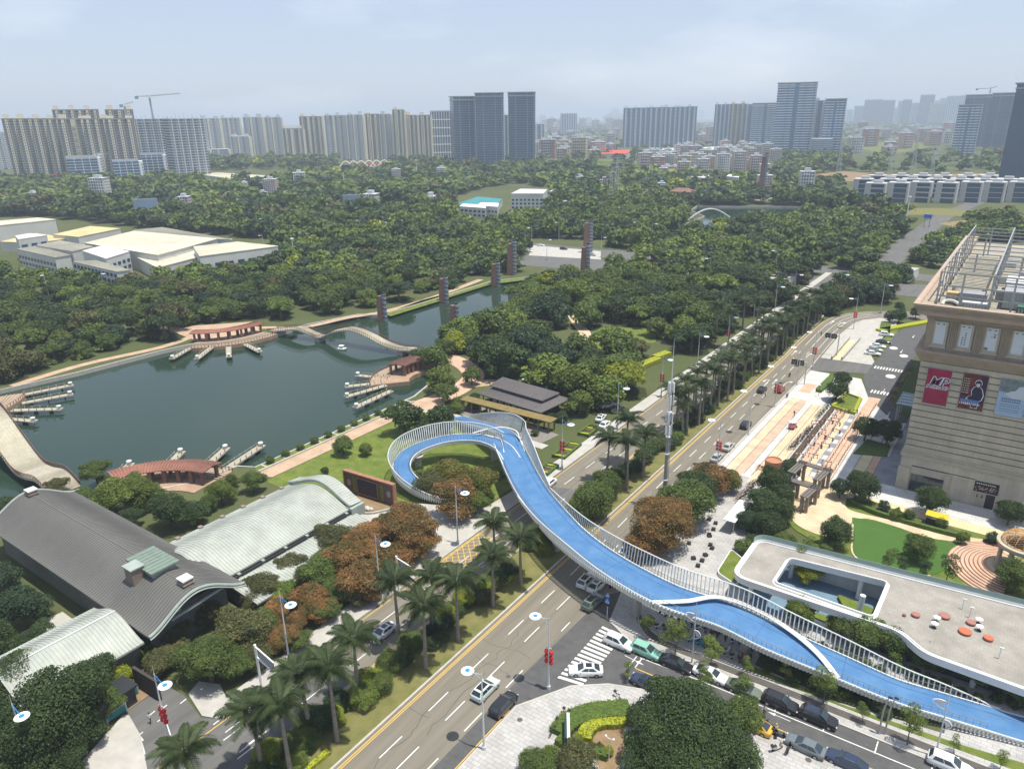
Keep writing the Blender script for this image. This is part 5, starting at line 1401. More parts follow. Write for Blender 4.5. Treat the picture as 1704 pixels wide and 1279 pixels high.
# timber and stone pergola frames
M_pst = mat('pergola_stone', (0.25, 0.215, 0.17), 0.85, 0.2, 0.15, sc=1.2); M_pbm = mat('weathered_beam', (0.155, 0.14, 0.125), 0.8, 0.2, 0.15)
for lb, posts, beams, h in (('taller grey beamed pergola frame behind the garden terrace', [(24.6, 99.6), (25.2, 104.6), (30.2, 104.0), (29.6, 99.0)], [(0, 1), (1, 2), (2, 3)], 3.9), ('lower grey beamed pergola frame nearest the garden terrace', [(26.2, 96.4), (29.8, 95.8), (29.2, 91.6), (26.4, 92.4)], [(0, 1), (1, 2)], 3.4)):
 x0, y0 = posts[0]
 t = thing('garden_pergola', lb, 'pergola', (x0, y0, 0.1))
 for (x, y) in posts:
  for d in ((-.45, 0), (.45, 0)):
   obj('post', MB().bx(x - x0 + d[0] - .28, x - x0 + d[0] + .28, y - y0 - .4, y - y0 + .4, 0, h), M_pst, t)
 for a, b in beams:
  p, q = Vector((*posts[a], h)) - Vector((x0, y0, 0)), Vector((*posts[b], h)) - Vector((x0, y0, 0))
  d = (q - p).normalized() * 0.9
  for s in (-0.55, 0, 0.55):
   nrm = Vector((-d.y, d.x, 0)).normalized() * s
   obj('beam', MB().bar(p - d + nrm + Vector((0, 0, .12)), q + d + nrm + Vector((0, 0, .12)), 0.4, 0.26), M_pbm, t)
DR = thing('terracotta_drum', 'round terracotta drum planter behind the parked bicycles', 'planter', (18.9, 106.6, 0.12))
obj('drum', MB().lathe((0, 0, 0), [(1.7, 0), (1.75, 2.2), (1.55, 2.25), (1.5, 2.0), (0.02, 2.0)], 18), mat('terracotta', (0.42, 0.20, 0.12), 0.85, 0.2, 0.12), DR)
# bus stop canopy
BS = thing('bus_shelter', 'white roofed shelter on the pavement beside the round shrubs', 'shelter', (20.0, 80.4, 0.12))
obj('roof', MB().bx(-1.1, 1.1, -4.4, 4.4, 2.5, 2.65), M_wht, BS)
for y in (-3.8, 0, 3.8): obj('post', MB().bx(0.7, 0.85, y - .07, y + .07, 0, 2.5), M_steel, BS)
obj('bench_seat', MB().bx(0.2, 0.6, -3.4, 3.4, 0.42, 0.48), M_steel, BS)
obj('advert_panel', MB().bx(0.75, 0.82, 0.3, 3.4, 0.4, 2.2), M_glass, BS)
# underpass ramp walls near the top of the plaza
slab('ramp_floor', [(11.5, 192), (13.8, 193), (13.8, 218), (11.0, 217)], -0.1, 0.118, M_yelp)
for w_ in ([(11.3, 192), (10.9, 218)], [(14.0, 193), (14.0, 219)]):
 o = obj('ramp_wall', MB().wall(w_, 0.5, 0, 1.1), M_conc); props(o, 'concrete wall on the %s of the ochre underpass ramp' % ('road side' if w_[0][0] < 12 else 'plaza side'), 'wall')
slab('upper_pavement', [(8.0, 192), (7.0, 224), (7.8, 240), (9.6, 247), (14, 253), (20, 255), (21, 245), (19.8, 232), (20.2, 204), (22.6, 197), (22.6, 193)], -0.3, 0.112, M_conc)
slab('verge_strip', [(20.0, 205), (23.0, 203), (22.6, 240), (21, 246)], -0.1, 0.13, M_lawn)
slab('parking_bays', [(20.6, 206), (23.0, 204), (22.9, 236), (21, 236)], -0.1, 0.10, M_asph2)
slab('verge_island', [(34, 236), (40, 246), (52, 252), (70, 256), (70, 230), (45, 222), (36, 226)], -0.1, 0.14, M_lawn)
slab('tree_island', [(20.5, 150), (27.0, 148), (26.2, 161), (21.5, 163)], -0.1, 0.3, M_lawn)
slab('tree_island', [(31.5, 124), (38, 126.5), (37.6, 133), (32.5, 134)], -0.1, 0.3, M_hedge)
slab('planting_bed', [(14.0, 162), (15.6, 160), (16.4, 172), (14.4, 174)], -0.1, 0.5, M_hedge)
slab('bed_strip', [(20.4, 114), (21.9, 113), (21.9, 150), (20.6, 151)], -0.1, 0.22, mat('bed_soil', (0.085, 0.065, 0.045), 0.9, 0.1, 0.2))
# ---------------------------------------------------------------- far city: towers, offices, village
def pxy(p):
 q = Vector(p) - CAMP; d = q.dot(FW)
 return PW / 2 + FPX * q.dot(RT) / d, PH / 2 - FPX * q.dot(UP) / d
def height_to(p, py):
 lo, hi = 0.0, 400.0
 for _ in range(30):
  m = (lo + hi) / 2
  if pxy((p[0], p[1], m))[1] > py: lo = m
  else: hi = m
 return lo
M_tg = mat('tower_glass', (0.10, 0.14, 0.18), 0.25, 0.5, 0.25, sc=0.05)
M_tg2 = mat('blue_tower_glass', (0.05, 0.14, 0.27), 0.18, 0.6, 0.2, sc=0.03)
M_tgd = mat('dark_tower_glass', (0.028, 0.075, 0.145), 0.2, 0.6, 0.2, sc=0.03)
M_tc = mat('tower_cream', (0.70, 0.64, 0.49), 0.85, 0.2, 0.08, sc=0.03)
M_tgy = mat('tower_grey', (0.50, 0.52, 0.53), 0.85, 0.2, 0.08, sc=0.03)
M_tw_ = mat('tower_white', (0.76, 0.77, 0.78), 0.8, 0.2, 0.06, sc=0.03)
M_tbr = mat('tower_umber', (0.30, 0.28, 0.24), 0.85, 0.2, 0.1, sc=0.03)
M_tbl = mat('tower_slate', (0.20, 0.28, 0.38), 0.7, 0.3, 0.1, sc=0.03)
def tower(xl, xr, yt, yb, style, label, d=22.0, yaw=0.0, name='apartment_tower', cat='tower', z=0.0):
 k = (4000 - yb) / (4000 - yt)
 bl, br_ = 900 + (xl - 900) * k, 900 + (xr - 900) * k
 p = at((bl + br_) / 2, yb)
 w = (xr - xl) / FPX * depth(p)
 h = height_to(p, yt)
 v = CAMP - p
 rz = math.atan2(v.y, v.x) + PI / 2 + yaw
 q = p - Vector((v.x, v.y, 0)).normalized() * d / 2
 t = thing(name, label, cat, (q.x, q.y, 0), rz)
 y0 = -d / 2
 r = random.Random(int(xl * 7 + yt))
 def fins_(m, xs, ww, pr, nm, z1=None):
  mb = MB()
  for x in xs: mb.bx(x - ww / 2, x + ww / 2, y0 - pr, y0 + 0.2, 0, z1 or h)
  return obj(nm, mb, m, t, kind='stuff')
 def slabs(m, st, th, pr, nm='floor_slabs', x0=-w / 2, x1=w / 2, z0=st_ if False else 0):
  mb = MB(); zz_ = st
  while zz_ < h - 1:
   mb.bx(x0 - 0.15, x1 + 0.15, y0 - pr, d / 2 - 0.5, zz_, zz_ + th); zz_ += st
  return obj(nm, mb, m, t, kind='stuff')
 if style in ('resi', 'resib', 'resig'):
  wm_, pm, sm_ = {'resi': (M_tg, M_tc, M_tbr), 'resib': (M_tg2, M_tw_, M_tbl), 'resig': (M_tg, M_tgy, M_tgy)}[style]
  obj('wall', MB().bx(-w / 2, w / 2, y0, d / 2, 0, h), wm_, t)
  slabs(sm_, 3.0 * (1 if h < 160 else 1.3), 1.1, 0.5)
  n = max(2, int(w / 9))
  xs = [-w / 2 + (i + 0.5) * w / n for i in range(n)]
  fins_(pm, xs, w / n * 0.30, 1.1, 'cream_piers' if style == 'resi' else 'piers')
  fins_(sm_, [x + w / n * 0.32 for x in xs], w / n * 0.14, 1.3, 'dark_piers')
  mb = MB(); zz_ = 3
  while zz_ < h - 3:
   for x in xs: mb.bx(x - w / n * 0.06, x + w / n * 0.06, y0 - 1.16, y0 - 1.08, zz_, zz_ + 1.5)
   zz_ += 3.2
  obj('windows', mb, M_tgd, t, kind='stuff')
  obj('end_wall', MB().bx(w / 2, w / 2 + 0.3, y0, d / 2, 0, h).bx(-w / 2 - 0.3, -w / 2, y0, d / 2, 0, h), pm, t)
  obj('roof_band', MB().bx(-w / 2 - 0.5, w / 2 + 0.5, y0 - 1.2, d / 2 + 0.3, h, h + 1.6), sm_, t)
  for x in xs[::2]:
   obj('roof_house', MB().bx(x - w / n * 0.35, x + w / n * 0.35, y0 + 3, d / 2 - 3, h + 1.6, h + r.uniform(4, 7)), pm, t)
 elif style in ('glass', 'band', 'dark'):
  gm_, sm_, st, th = {'glass': (M_tgd, M_tbl, 3.4, 0.55), 'band': (M_tg2, M_tw_, 4.2, 1.3), 'dark': (M_tgd, M_tgd, 4, 0.3)}[style]
  obj('curtain_wall', MB().bx(-w / 2, w / 2, y0, d / 2, 0, h), gm_, t)
  if style == 'band':
   slabs(sm_, st, th, 0.35, x0=-w / 2, x1=-w * 0.06); slabs(sm_, st, th, 0.35, x0=w * 0.06, x1=w / 2)
  else:
   slabs(sm_, st, th, 0.35)
  fins_(sm_ if style != 'band' else M_tg2, [-w * 0.22, w * 0.22, w * 0.45], 0.8, 0.5, 'mullions')
  obj('crown', MB().bx(-w / 2 - 1, w / 2 + 1, y0 - 1, d / 2 + 1, h - 5, h - 4).bx(-w / 2 - 1.8, w / 2 + 1.8, y0 - 1.6, d / 2 + 1, h, h + 1.0), M_tgy, t)
  obj('edge_strip', MB().bx(w / 2, w / 2 + 1.2, y0 - 0.6, y0 + 2, 0, h), M_tgy, t)
 elif style == 'grid':
  obj('curtain_wall', MB().bx(-w / 2, w / 2, y0, d / 2, 0, h), M_tg, t)
  n = int(w / 4); fins_(M_tw_, [-w / 2 + (i + .5) * w / n for i in range(n)], 0.9, 0.6, 'mullions')
  slabs(M_tw_, h / 6, 1.6, 0.7, 'band_courses'); slabs(M_tbl, 3.6, 0.7, 0.3)
  obj('roof_band', MB().bx(-w / 2 - .4, w / 2 + .4, y0 - .8, d / 2, h, h + 2), M_tgy, t)
 elif style == 'frame':
  obj('core', MB().bx(-w / 2, w / 2, y0, d / 2, 0, h), M_tg, t)
  slabs(M_tgy, 3.1, 0.9, 1.3)
  n = max(3, int(w / 8)); fins_(M_tgy, [-w / 2 + (i + .5) * w / n for i in range(n)], 1.3, 1.4, 'columns'); fins_(M_tbl, [-w / 2 + (i + .2) * w / n for i in range(n)], 2.2, 0.9, 'shafts')
  mb = MB()
  for i in range(9): mb.bx(-w / 2 + i * w / 8.5, -w / 2 + i * w / 8.5 + .4, y0, y0 + .4, h, h + r.uniform(2, 6))
  obj('starter_bars', mb, M_tgy, t, kind='stuff')
 elif style == 'low':
  obj('curtain_wall', MB().bx(-w / 2, w / 2, y0, d / 2, 0, h), M_tg2, t); slabs(M_tgy, 3.3, 0.8, 0.5)
  fins_(M_tw_, [-w * .25, 0, w * .25], 0.5, 0.7, 'mullions')
  obj('end_wall', MB().bx(w / 2, w / 2 + 4.5, y0 - .5, d / 2, 0, h), M_tw_, t)
  mb = MB(); zz_ = 2
  while zz_ < h - 2: mb.bx(w / 2 + 3.0, w / 2 + 4.0, y0 - .56, y0 - .48, zz_, zz_ + 1.6); zz_ += 3.3
  obj('windows', mb, M_tgd, t, kind='stuff')
  obj('roof_frame', MB().bx(-w / 2, w / 2, y0, y0 + 1, h, h + 3), M_tgy, t)
 elif style == 'block':
  obj('wall', MB().bx(-w / 2, w / 2, y0, d / 2, 0, h), M_tbl, t); slabs(M_tgy, 3.3, 0.9, 0.4)
  obj('roof_band', MB().bx(-w / 2 - .4, w / 2 + .4, y0 - .4, d / 2, h, h + 1.2), M_tgy, t)
 return t
BG = 'apartment towers of the far skyline'
def tw(*a, **k):
 t = tower(*a, **k); return t
tw(-16, 5, 221, 282, 'resig', 'partly cut off grey tower at the left edge of the skyline')
for i, (a, b) in enumerate(((6, 29), (29, 55), (55, 79), (79, 100), (100, 142), (142, 178), (178, 220))):
 t = tw(a, b, 199, 303, 'resi', ['leftmost cream ribbed tower of the big estate', 'second cream ribbed tower from the left of the estate', 'third cream ribbed tower from the left of the estate', 'fourth cream ribbed estate tower, left of the one with sign characters', 'cream estate tower with a column of dark sign characters', 'cream ribbed estate tower just right of the signed one', 'cream estate tower with broad blank wall beside the grey shell'][i], d=20, yaw=-0.06)
 if i == 4:
  D = depth(t.location); h = height_to(t.location, 199)
  s = obj('sign_wall', MB().bx(-2.6, 2.6, -11.5, -10, 0, h), mat('sign_cream', (0.60, 0.53, 0.36), 0.8, 0.2, 0.04), t)
  for k in range(6):
   z_ = h - 9 - k * 7.2
   obj('character', MB().bx(-1.9, 1.9, -11.8, -11.5, z_, z_ + .7).bx(-1.9, 1.9, -11.8, -11.5, z_ - 2, z_ - 1.3).bx(-.35, .35, -11.8, -11.5, z_ - 4.2, z_ - 2).bx(-1.9, -1.2, -11.8, -11.5, z_ - 4.2, z_ - 2.2).bx(1.2, 1.9, -11.8, -11.5, z_ - 4.2, z_ - 2.2), M_tbr, s)
tw(93, 158, 184, 296, 'resi', 'taller wide cream block rising behind the signed tower', d=18)
tw(178, 218, 184, 296, 'resi', 'taller narrow cream block rising at the right of the estate', d=18)
tw(224, 279, 198, 300, 'frame', 'unfinished grey concrete tower with blue sheeting under the taller crane', d=26, name='tower_shell')
tw(276, 331, 197, 304, 'frame', 'right wing of the unfinished grey tower with open floors', d=24, yaw=0.25, name='tower_shell')
for (a, b, yt, yb, lb) in ((113, 158, 263, 306, 'low blue glass block beside the red banner'), (157, 188, 259, 303, 'low blue glass block second in its row'), (189, 228, 269, 307, 'lowest blue glass block with white windowed end wall'), (235, 268, 258, 302, 'low blue glass block right before the grey shell')):
 tw(a, b, yt, yb, 'low', lb, d=16, name='office_block', cat='building')
mid = [(317, 331, 199, 262, 'resi', 'slim sliver tower right of the grey shell'), (333, 366, 198, 262, 'resig', 'grey tower with rounded top right of the grey shell'), (366, 399, 197, 256, 'resig', 'second grey round topped tower from the grey shell'), (404, 438, 196, 264, 'resig', 'third grey round topped tower with cream edge'), (440, 468, 196, 262, 'resig', 'blue grey flat topped tower in the middle left skyline'), (384, 416, 228, 265, 'resig', 'shorter grey block standing before two round topped towers'), (323, 350, 250, 264, 'block', 'low grey slab block left of its twin'), (352, 382, 249, 264, 'block', 'low grey slab block right of its twin'), (469, 505, 215, 265, 'resi', 'shorter cream trimmed tower before the long row'), (497, 538, 195, 263, 'resi', 'first tower of the long row with cream piers'), (538, 577, 193, 265, 'resig', 'wide blue grey tower second in the long row'), (577, 605, 192, 265, 'resig', 'third tower of the long row'), (605, 632, 191, 265, 'resi', 'fourth tower of the long row with pinkish piers'), (632, 652, 191, 266, 'resig', 'fifth narrow tower of the long row'), (652, 673, 184, 266, 'resi', 'tower of the long row with a taller roof house'), (673, 696, 193, 267, 'resi', 'second last tower of the long row'), (696, 717, 193, 269, 'resi', 'last tower of the long row beside the gridded office')]
for i, (a, b, yt, yb, st, lb) in enumerate(mid):
 q = (b - a) * .07; t = tw(a + q, b - q, yt, yb + (i % 3) * .8 - .8, st, lb, d=20, yaw=-0.05 - (i % 2) * .12)
 w_ = (b - a) * .86 / FPX * depth(t.location); h_ = height_to(t.location, yt)
 obj('cream_end', MB().bx(w_ / 2 + .3, w_ / 2 + 3.6, -11, 6, 0, h_), M_tc, t); obj('cream_pier', MB().bx(-w_ * .12, -w_ * .04, -11.8, -10, 0, h_), M_tc, t)
tw(716, 753, 186, 268, 'grid', 'office tower with pale grid facade left of the three dark towers', name='office_tower')
tw(751, 786, 161, 277, 'glass', 'leftmost of three dark glass towers with a sloping top', d=30, name='glass_tower', yaw=0.2)
tw(791, 836, 155, 279, 'glass', 'middle of the three dark glass towers', d=30, name='glass_tower')
tw(846, 889, 154, 278, 'glass', 'rightmost of the three dark glass towers', d=30, name='glass_tower')
tw(786, 796, 190, 270, 'resi', 'pinkish tower glimpsed between the first two dark towers'); tw(836, 848, 193, 268, 'resib', 'grey tower glimpsed between the last two dark towers'); tw(889, 905, 208, 248, 'resib', 'blue hazy block at the right shoulder of the dark towers')
tw(933, 960, 190, 224, 'resib', 'lone hazy blue tower right of the three dark towers', d=40)
for i, (a, b) in enumerate(((1038, 1055), (1055, 1079), (1080, 1105), (1105, 1128), (1128, 1144), (1144, 1160))):
 tw(a, b, 181 - i * 0.5, 245, 'resib', '%s tower of the blue row with white piers' % ['first', 'second', 'third', 'fourth', 'fifth', 'sixth'][i], d=24)
tw(1191, 1217, 175, 244, 'resib', 'blue tower beginning the row left of the leaning giant'); tw(1217, 1240, 174, 244, 'resi', 'cream piered tower in the row left of the giant'); tw(1240, 1258, 175, 244, 'resib', 'narrow blue tower in the row left of the giant')
tw(1254, 1296, 172, 246, 'band', 'banded blue tower touching the giant on its left', d=30, name='glass_tower')
tw(1298, 1357, 138, 259, 'band', 'giant blue banded tower, the tallest of the skyline', d=36, name='glass_tower')
tw(1355, 1376, 169, 256, 'resib', 'grey tower wedged right of the giant'); tw(1376, 1407, 165, 260, 'band', 'blue banded tower with open crown right of the giant', d=30, name='glass_tower')
tw(1352, 1384, 232, 262, 'block', 'blue podium block at the foot of the giant', d=24, name='office_block', cat='building')
hz = [(1423, 1438, 177, 'resib', 'faint grey tower at the left of the hazy cluster'), (1441, 1467, 166, 'dark', 'left hazy blue slab of the twin pair'), (1468, 1489, 167, 'dark', 'right hazy blue slab of the twin pair'), (1496, 1504, 169, 'resib', 'thin faint tower right of the hazy twins'), (1504, 1517, 166, 'dark', 'hazy blue tower in the cluster middle'), (1518, 1534, 172, 'resib', 'shorter hazy tower before the capped one'), (1534, 1555, 158, 'dark', 'hazy tower with capped top, tallest of the cluster'), (1550, 1577, 173, 'resi', 'reddish hazy block under the capped tower'), (1580, 1621, 160, 'resib', 'wide pale hazy tower at the right of the cluster')]
for a, b, yt, st, lb in hz: tw(a, b, yt, 207, st, lb, d=60)
for i, (a, b, yt) in enumerate(((1410, 1420, 183), (1489, 1497, 180), (1520, 1527, 176), (1557, 1566, 168), (1566, 1580, 164), (1585, 1596, 168), (1432, 1444, 186), (1478, 1484, 178), (1205, 1213, 196), (975, 985, 196), (1004, 1012, 193), (1020, 1030, 195))): tw(a, b, yt, 204, 'resib', '%s of the faintest far slab towers, counted with the hazy cluster first' % ('first', 'second', 'third', 'fourth', 'fifth', 'sixth', 'seventh', 'eighth', 'ninth', 'tenth', 'eleventh', 'twelfth')[i], d=60)
tw(1599, 1632, 175, 259, 'band', 'leaning banded office tower near the right edge', d=26, name='glass_tower'); tw(1612, 1657, 158, 244, 'glass', 'big unfinished glass tower below the right crane', d=40, name='glass_tower'); tw(1657, 1698, 155, 250, 'glass', 'big glass tower with curved top at the right', d=40, name='glass_tower'); tw(1702, 1775, 138, 303, 'dark', 'dark glass tower cut by the right edge', d=40, name='glass_tower')
# cranes
def crane(px, yt, yb, jl, jr, base_py, label):
 p = at(px, base_py); h0, h1 = height_to(p, yb), height_to(p, yt); D = depth(p) / FPX
 v = CAMP - p
 t = thing('tower_crane', label, 'crane', (p.x, p.y, 0), math.atan2(v.y, v.x) + PI / 2)
 obj('mast', MB().bx(-1.2, -.8, -1.2, -.8, 0, h1).bx(.8, 1.2, -1.2, -.8, 0, h1).bx(.8, 1.2, .8, 1.2, 0, h1).bx(-1.2, -.8, .8, 1.2, 0, h1).bx(-1, 1, -.2, .2, h0, h1), M_tgy, t)
 obj('jib', MB().bar((0, 0, h1), (jr * D, 0, h1 + 3), 0.9, 1.4), M_tgy, t); obj('counter_jib', MB().bar((0, 0, h1), (-jl * D, 0, h1 - .5), 1.2, 1.2), M_tgy, t)
 obj('counterweight', MB().bx(-jl * D - 1, -jl * D + 3, -1.2, 1.2, h1 - 3.5, h1), M_tbl, t); obj('cab', MB().bx(-1.3, 1.3, -1.6, 1.6, h1 - 2.5, h1 + 1.5), M_tw_, t)
crane(272, 160, 198, 20, 46, 300, 'taller tower crane over the grey unfinished tower'); crane(229, 174, 198, 6, 14, 298, 'smaller tower crane left of the tall one'); crane(1630, 147, 158, 20, 8, 244, 'tower crane over the glass tower at the right')
# office park of white framed blocks
M_of = mat('office_frame', (0.47, 0.47, 0.47), 0.8, 0.2, 0.06, sc=0.1)
def office(px, py, yt, wpx, label, kind):
 p = at(px, py); w = wpx * .86 / FPX * depth(p); h = height_to(p, yt); v = CAMP - p
 t = thing('office_block', label, 'office', (p.x, p.y, 0), math.atan2(v.y, v.x) + PI / 2 - 0.12, 'white framed office park blocks')
 d = w * 0.9
 obj('glass', MB().bx(-w / 2 + 1, w / 2 - 1, 0.8, d, 0, h - .6), M_tgd, t)
 obj('roof', MB().bx(-w / 2, w / 2, -0.2, d, h - .8, h), M_of, t)
 obj('side_wall', MB().bx(-w / 2, -w / 2 + w * .3, 0, d, 0, h - .8), M_of, t); obj('side_wall', MB().bx(w / 2 - 1.2, w / 2, 0, d, 0, h - .8), M_of, t)
 for k in range(1, 4):
  obj('floor_slab', MB().bx(-w / 2 + w * .3, w / 2 - 1.2, 0 if kind else 0.5, 1.2, h * k / 4 - .5, h * k / 4 + (.5 if kind else .0)), M_of, t)
 obj('roof_house', MB().bx(-w * .15, w * .3, d * .3, d * .7, h, h + 2), M_of, t)
row1 = [(1452, 339), (1490, 338), (1528, 337), (1570, 338), (1611, 337), (1649, 337), (1690, 337)]
for i, (x, y) in enumerate(row1): office(x, y, y - 34, 36, '%s white framed office in the front row from the left' % ['first', 'second', 'third', 'fourth', 'fifth', 'sixth', 'seventh'][i], i in (0, 2, 3))
for i, x in enumerate((1432, 1474, 1510, 1551, 1590, 1630, 1668, 1704)): office(x, 329, 298, 33, '%s office block from the left in the second row' % ['first', 'second', 'third', 'fourth', 'fifth', 'sixth', 'seventh', 'eighth'][i], i % 2)
for i, x in enumerate((1455, 1492, 1528, 1563, 1602, 1638)): office(x, 320, 292, 31, '%s office block from the left in the hindmost row' % ['first', 'second', 'third', 'fourth', 'fifth', 'sixth'][i], 1)
# village of small flats
VC = [mat('village_wall_%s' % n, c, 0.9, 0.2, 0.1, sc=0.1) for n, c in (('rose', (0.56, 0.35, 0.30)), ('tan', (0.60, 0.46, 0.36)), ('grey', (0.52, 0.45, 0.42)), ('pale', (0.64, 0.61, 0.55)), ('ochre', (0.58, 0.48, 0.27)), ('brick', (0.45, 0.26, 0.20)))]
protos = []
for i, (w, d, h) in enumerate(((11, 12, 15), (14, 11, 18), (9, 10, 12), (17, 12, 21), (12, 12, 9))):
 wl_m = MB().bx(-w / 2, w / 2, -d / 2, d / 2, 0, h).mesh('wall'); wl_m.materials.append(VC[0])
 wn_ = MB(); z_ = 1.2
 while z_ < h - 1.5:
  for k in range(int(w / 2.6)): wn_.bx(-w / 2 + .9 + k * 2.6, -w / 2 + 2.3 + k * 2.6, -d / 2 - .06, -d / 2 - .0, z_, z_ + 1.5)
  for k in range(int(d / 3)): wn_.bx(w / 2, w / 2 + .06, -d / 2 + 1 + k * 3, -d / 2 + 2.2 + k * 3, z_, z_ + 1.4)
  z_ += 3
 wn_ = wn_.mesh('windows'); wn_.materials.append(M_tgd)
 rf_ = MB().bx(-w / 2 - .3, w / 2 + .3, -d / 2 - .3, d / 2 + .3, h, h + .4).bx(-w * .2, w * .2, -d * .3, d * .2, h + .4, h + 3.2).mesh('roof'); rf_.materials.append(M_tgy)
 bl_ = MB()
 for k in range(1, int(h / 3)): bl_.bx(-w * .35, w * .1, -d / 2 - 1.1, -d / 2, k * 3 - .1, k * 3 + .8)
 bl_ = bl_.mesh('balconies'); bl_.materials.append(M_tgy)
 protos.append((wl_m, wn_, rf_, bl_))
def house(p, i, m, label, group, s=1.0, rz=None):
 t = thing('village_house', label, 'house', (p.x, p.y, 0), rz if rz is not None else RN.uniform(-.3, .3) + 0.6, group)
 t.scale = (s, s, s * RN.uniform(.8, 1.2))
 for me, nm in zip(protos[i], ('wall', 'windows', 'roof', 'balconies')):
  o = link(bpy.data.objects.new(nm, me)); o.parent = t
  if nm == 'wall': omat(o, m)
  if nm in ('windows', 'balconies'): o['kind'] = 'stuff'
placed = []
def scatter_houses(poly, n, group, labels, size=1.0, sep=13):
 xs = [p[0] for p in poly]; ys = [p[1] for p in poly]; c = 0; tries = 0
 while c < n and tries < n * 40:
  tries += 1
  px, py = RN.uniform(min(xs), max(xs)), RN.uniform(min(ys), max(ys))
  if not inside((px, py), poly): continue
  p = at(px, py)
  if any((p.x - q.x) ** 2 + (p.y - q.y) ** 2 < sep * sep for q in placed): continue
  placed.append(p)
  ci = RN.randrange(len(VC))
  house(p, RN.randrange(5), VC[ci], labels[ci], group, size); c += 1
vl = ['%s walled flats in the dense village below the blue towers' % n for n in ('rose', 'tan', 'grey', 'pale', 'ochre', 'brick red')]
scatter_houses([(1068, 292), (1090, 262), (1130, 255), (1195, 250), (1292, 252), (1292, 290), (1240, 284), (1190, 286), (1150, 296)], 95, 'village flats', vl, 1.0, 13)
sl_ = ['%s walled low building among trees in the hazy middle distance' % n for n in ('rose', 'tan', 'grey', 'pale', 'ochre', 'brick red')]
scatter_houses([(890, 262), (895, 236), (1035, 232), (1040, 252), (985, 268), (940, 270)], 30, 'distant low buildings', sl_, 1.5, 22)
scatter_houses([(1408, 262), (1410, 222), (1590, 215), (1588, 240), (1500, 250), (1440, 268)], 34, 'distant low buildings', sl_, 1.6, 30)
scatter_houses([(900, 226), (900, 208), (1035, 205), (1035, 224)], 30, 'distant low buildings', sl_, 2.6, 50)
scatter_houses([(1162, 238), (1162, 205), (1190, 205), (1190, 238)], 8, 'distant low buildings', sl_, 2.0, 40)
fl_ = ['faint %s block lost in the haze at the skyline' % n for n in ('rose', 'tan', 'grey', 'pale', 'ochre', 'brick')]
scatter_houses([(890, 206), (890, 199), (1190, 196), (1420, 192), (1420, 200), (1190, 204)], 60, 'hazy far blocks', fl_, 5.5, 110)
# ---- big pale halls at the left and other mid-distance buildings
M_hroof = mat('pale_hall_roof', (0.54, 0.51, 0.40), 0.8, 0.2, 0.15, sc=0.06); M_hroof2 = mat('drab_hall_roof', (0.33, 0.32, 0.26), 0.85, 0.2, 0.15, sc=0.06); M_hw = mat('pale_hall_wall', (0.56, 0.56, 0.52), 0.8, 0.2, 0.08, sc=0.1)
M_hyel = mat('straw_roof', (0.50, 0.42, 0.22), 0.85, 0.2, 0.15, sc=0.1)
def hall(label, pts, z1, mroof, wins=None, cat='hall'):
 q = [at(a, b, z1) for a, b in pts]
 c = sum(q, Vector((0, 0, 0))) / len(q)
 t = thing('exhibition_hall', label, cat, (c.x, c.y, 0))
 L = [(p.x - c.x, p.y - c.y) for p in q]
 obj('wall', MB().prism(L, 0, z1 - .4), M_hw, t); obj('roof', MB().prism([(x * 1.01, y * 1.01) for x, y in L], z1 - .4, z1), mroof, t)
 if mroof in (M_hroof, M_hroof2):
  k = 0; sm = MB(); a0, a1, b1, b0 = [Vector((*L[j], z1 + .03)) for j in (0, 1, 2, 3)] if len(L) >= 4 else [None] * 4
  for k in range(1, 16): sm.bar(a0.lerp(a1, k / 16), b0.lerp(b1, k / 16), 0.25, 0.12)
  obj('roof_seams', sm, mroof, t, kind='stuff')
 if wins:
  i, n, rows, zb = wins
  a, b = Vector((*L[i], 0)), Vector((*L[(i + 1) % len(L)], 0)); d = b - a; nn = Vector((d.y, -d.x, 0)).normalized()
  if (nn.dot(Vector((CAMP.x - c.x, CAMP.y - c.y, 0)))) < 0: nn = -nn
  wm_ = MB().box((0, 0, 0), (d.length / n * .6, 0.12, 1.5), math.atan2(d.y, d.x)).mesh('window'); wm_.materials.append(M_tgd)
  for r in range(rows):
   for k in range(n):
    o = link(bpy.data.objects.new('window', wm_)); o.parent = t
    o.location = a + d * ((k + .5) / n) + nn * 0.06 + Vector((0, 0, zb + r * 3.0))
 return t
hall('glass fronted pale hall at the far left edge', [(-60, 372), (62, 362), (92, 365), (-60, 381)], 10, M_hroof, (3, 12, 2, 4))
hall('widest pale roofed hall in the hall complex', [(141, 404), (223, 384), (361, 397), (262, 424)], 10, M_hroof)
hall('grey strip roofed hall at the back of the complex', [(223, 383), (270, 378), (385, 398), (361, 398)], 9, M_hroof2)
hall('bright front hall with roof lights and tall glazed bays', [(332, 426), (322, 410), (395, 402), (462, 409)], 11, M_hroof, (3, 7, 2, 3))
hall('lower bright hall joining the front hall', [(228, 428), (318, 411), (332, 427), (262, 445)], 7, M_hroof, (2, 8, 1, 3))
hall('white flat roofed block in the middle of the complex', [(137, 417), (172, 408), (215, 418), (176, 430)], 11, M_hw, (2, 5, 2, 4))
hall('drab flat roofed block left in the complex', [(60, 408), (100, 400), (155, 410), (120, 418)], 10, M_hroof2)
hall('white dormitory with three rows of paired windows', [(121, 435), (160, 433), (216, 449), (194, 452)], 10, M_hroof2, (3, 12, 3, 2))
hall('plain white dormitory behind trees at the left', [(28, 414), (60, 409), (117, 424), (91, 428)], 9, M_hroof2, (3, 12, 2, 2))
hall('straw coloured low roof at the left of the complex', [(0, 402), (60, 388), (118, 396), (60, 404)], 6, M_hyel)
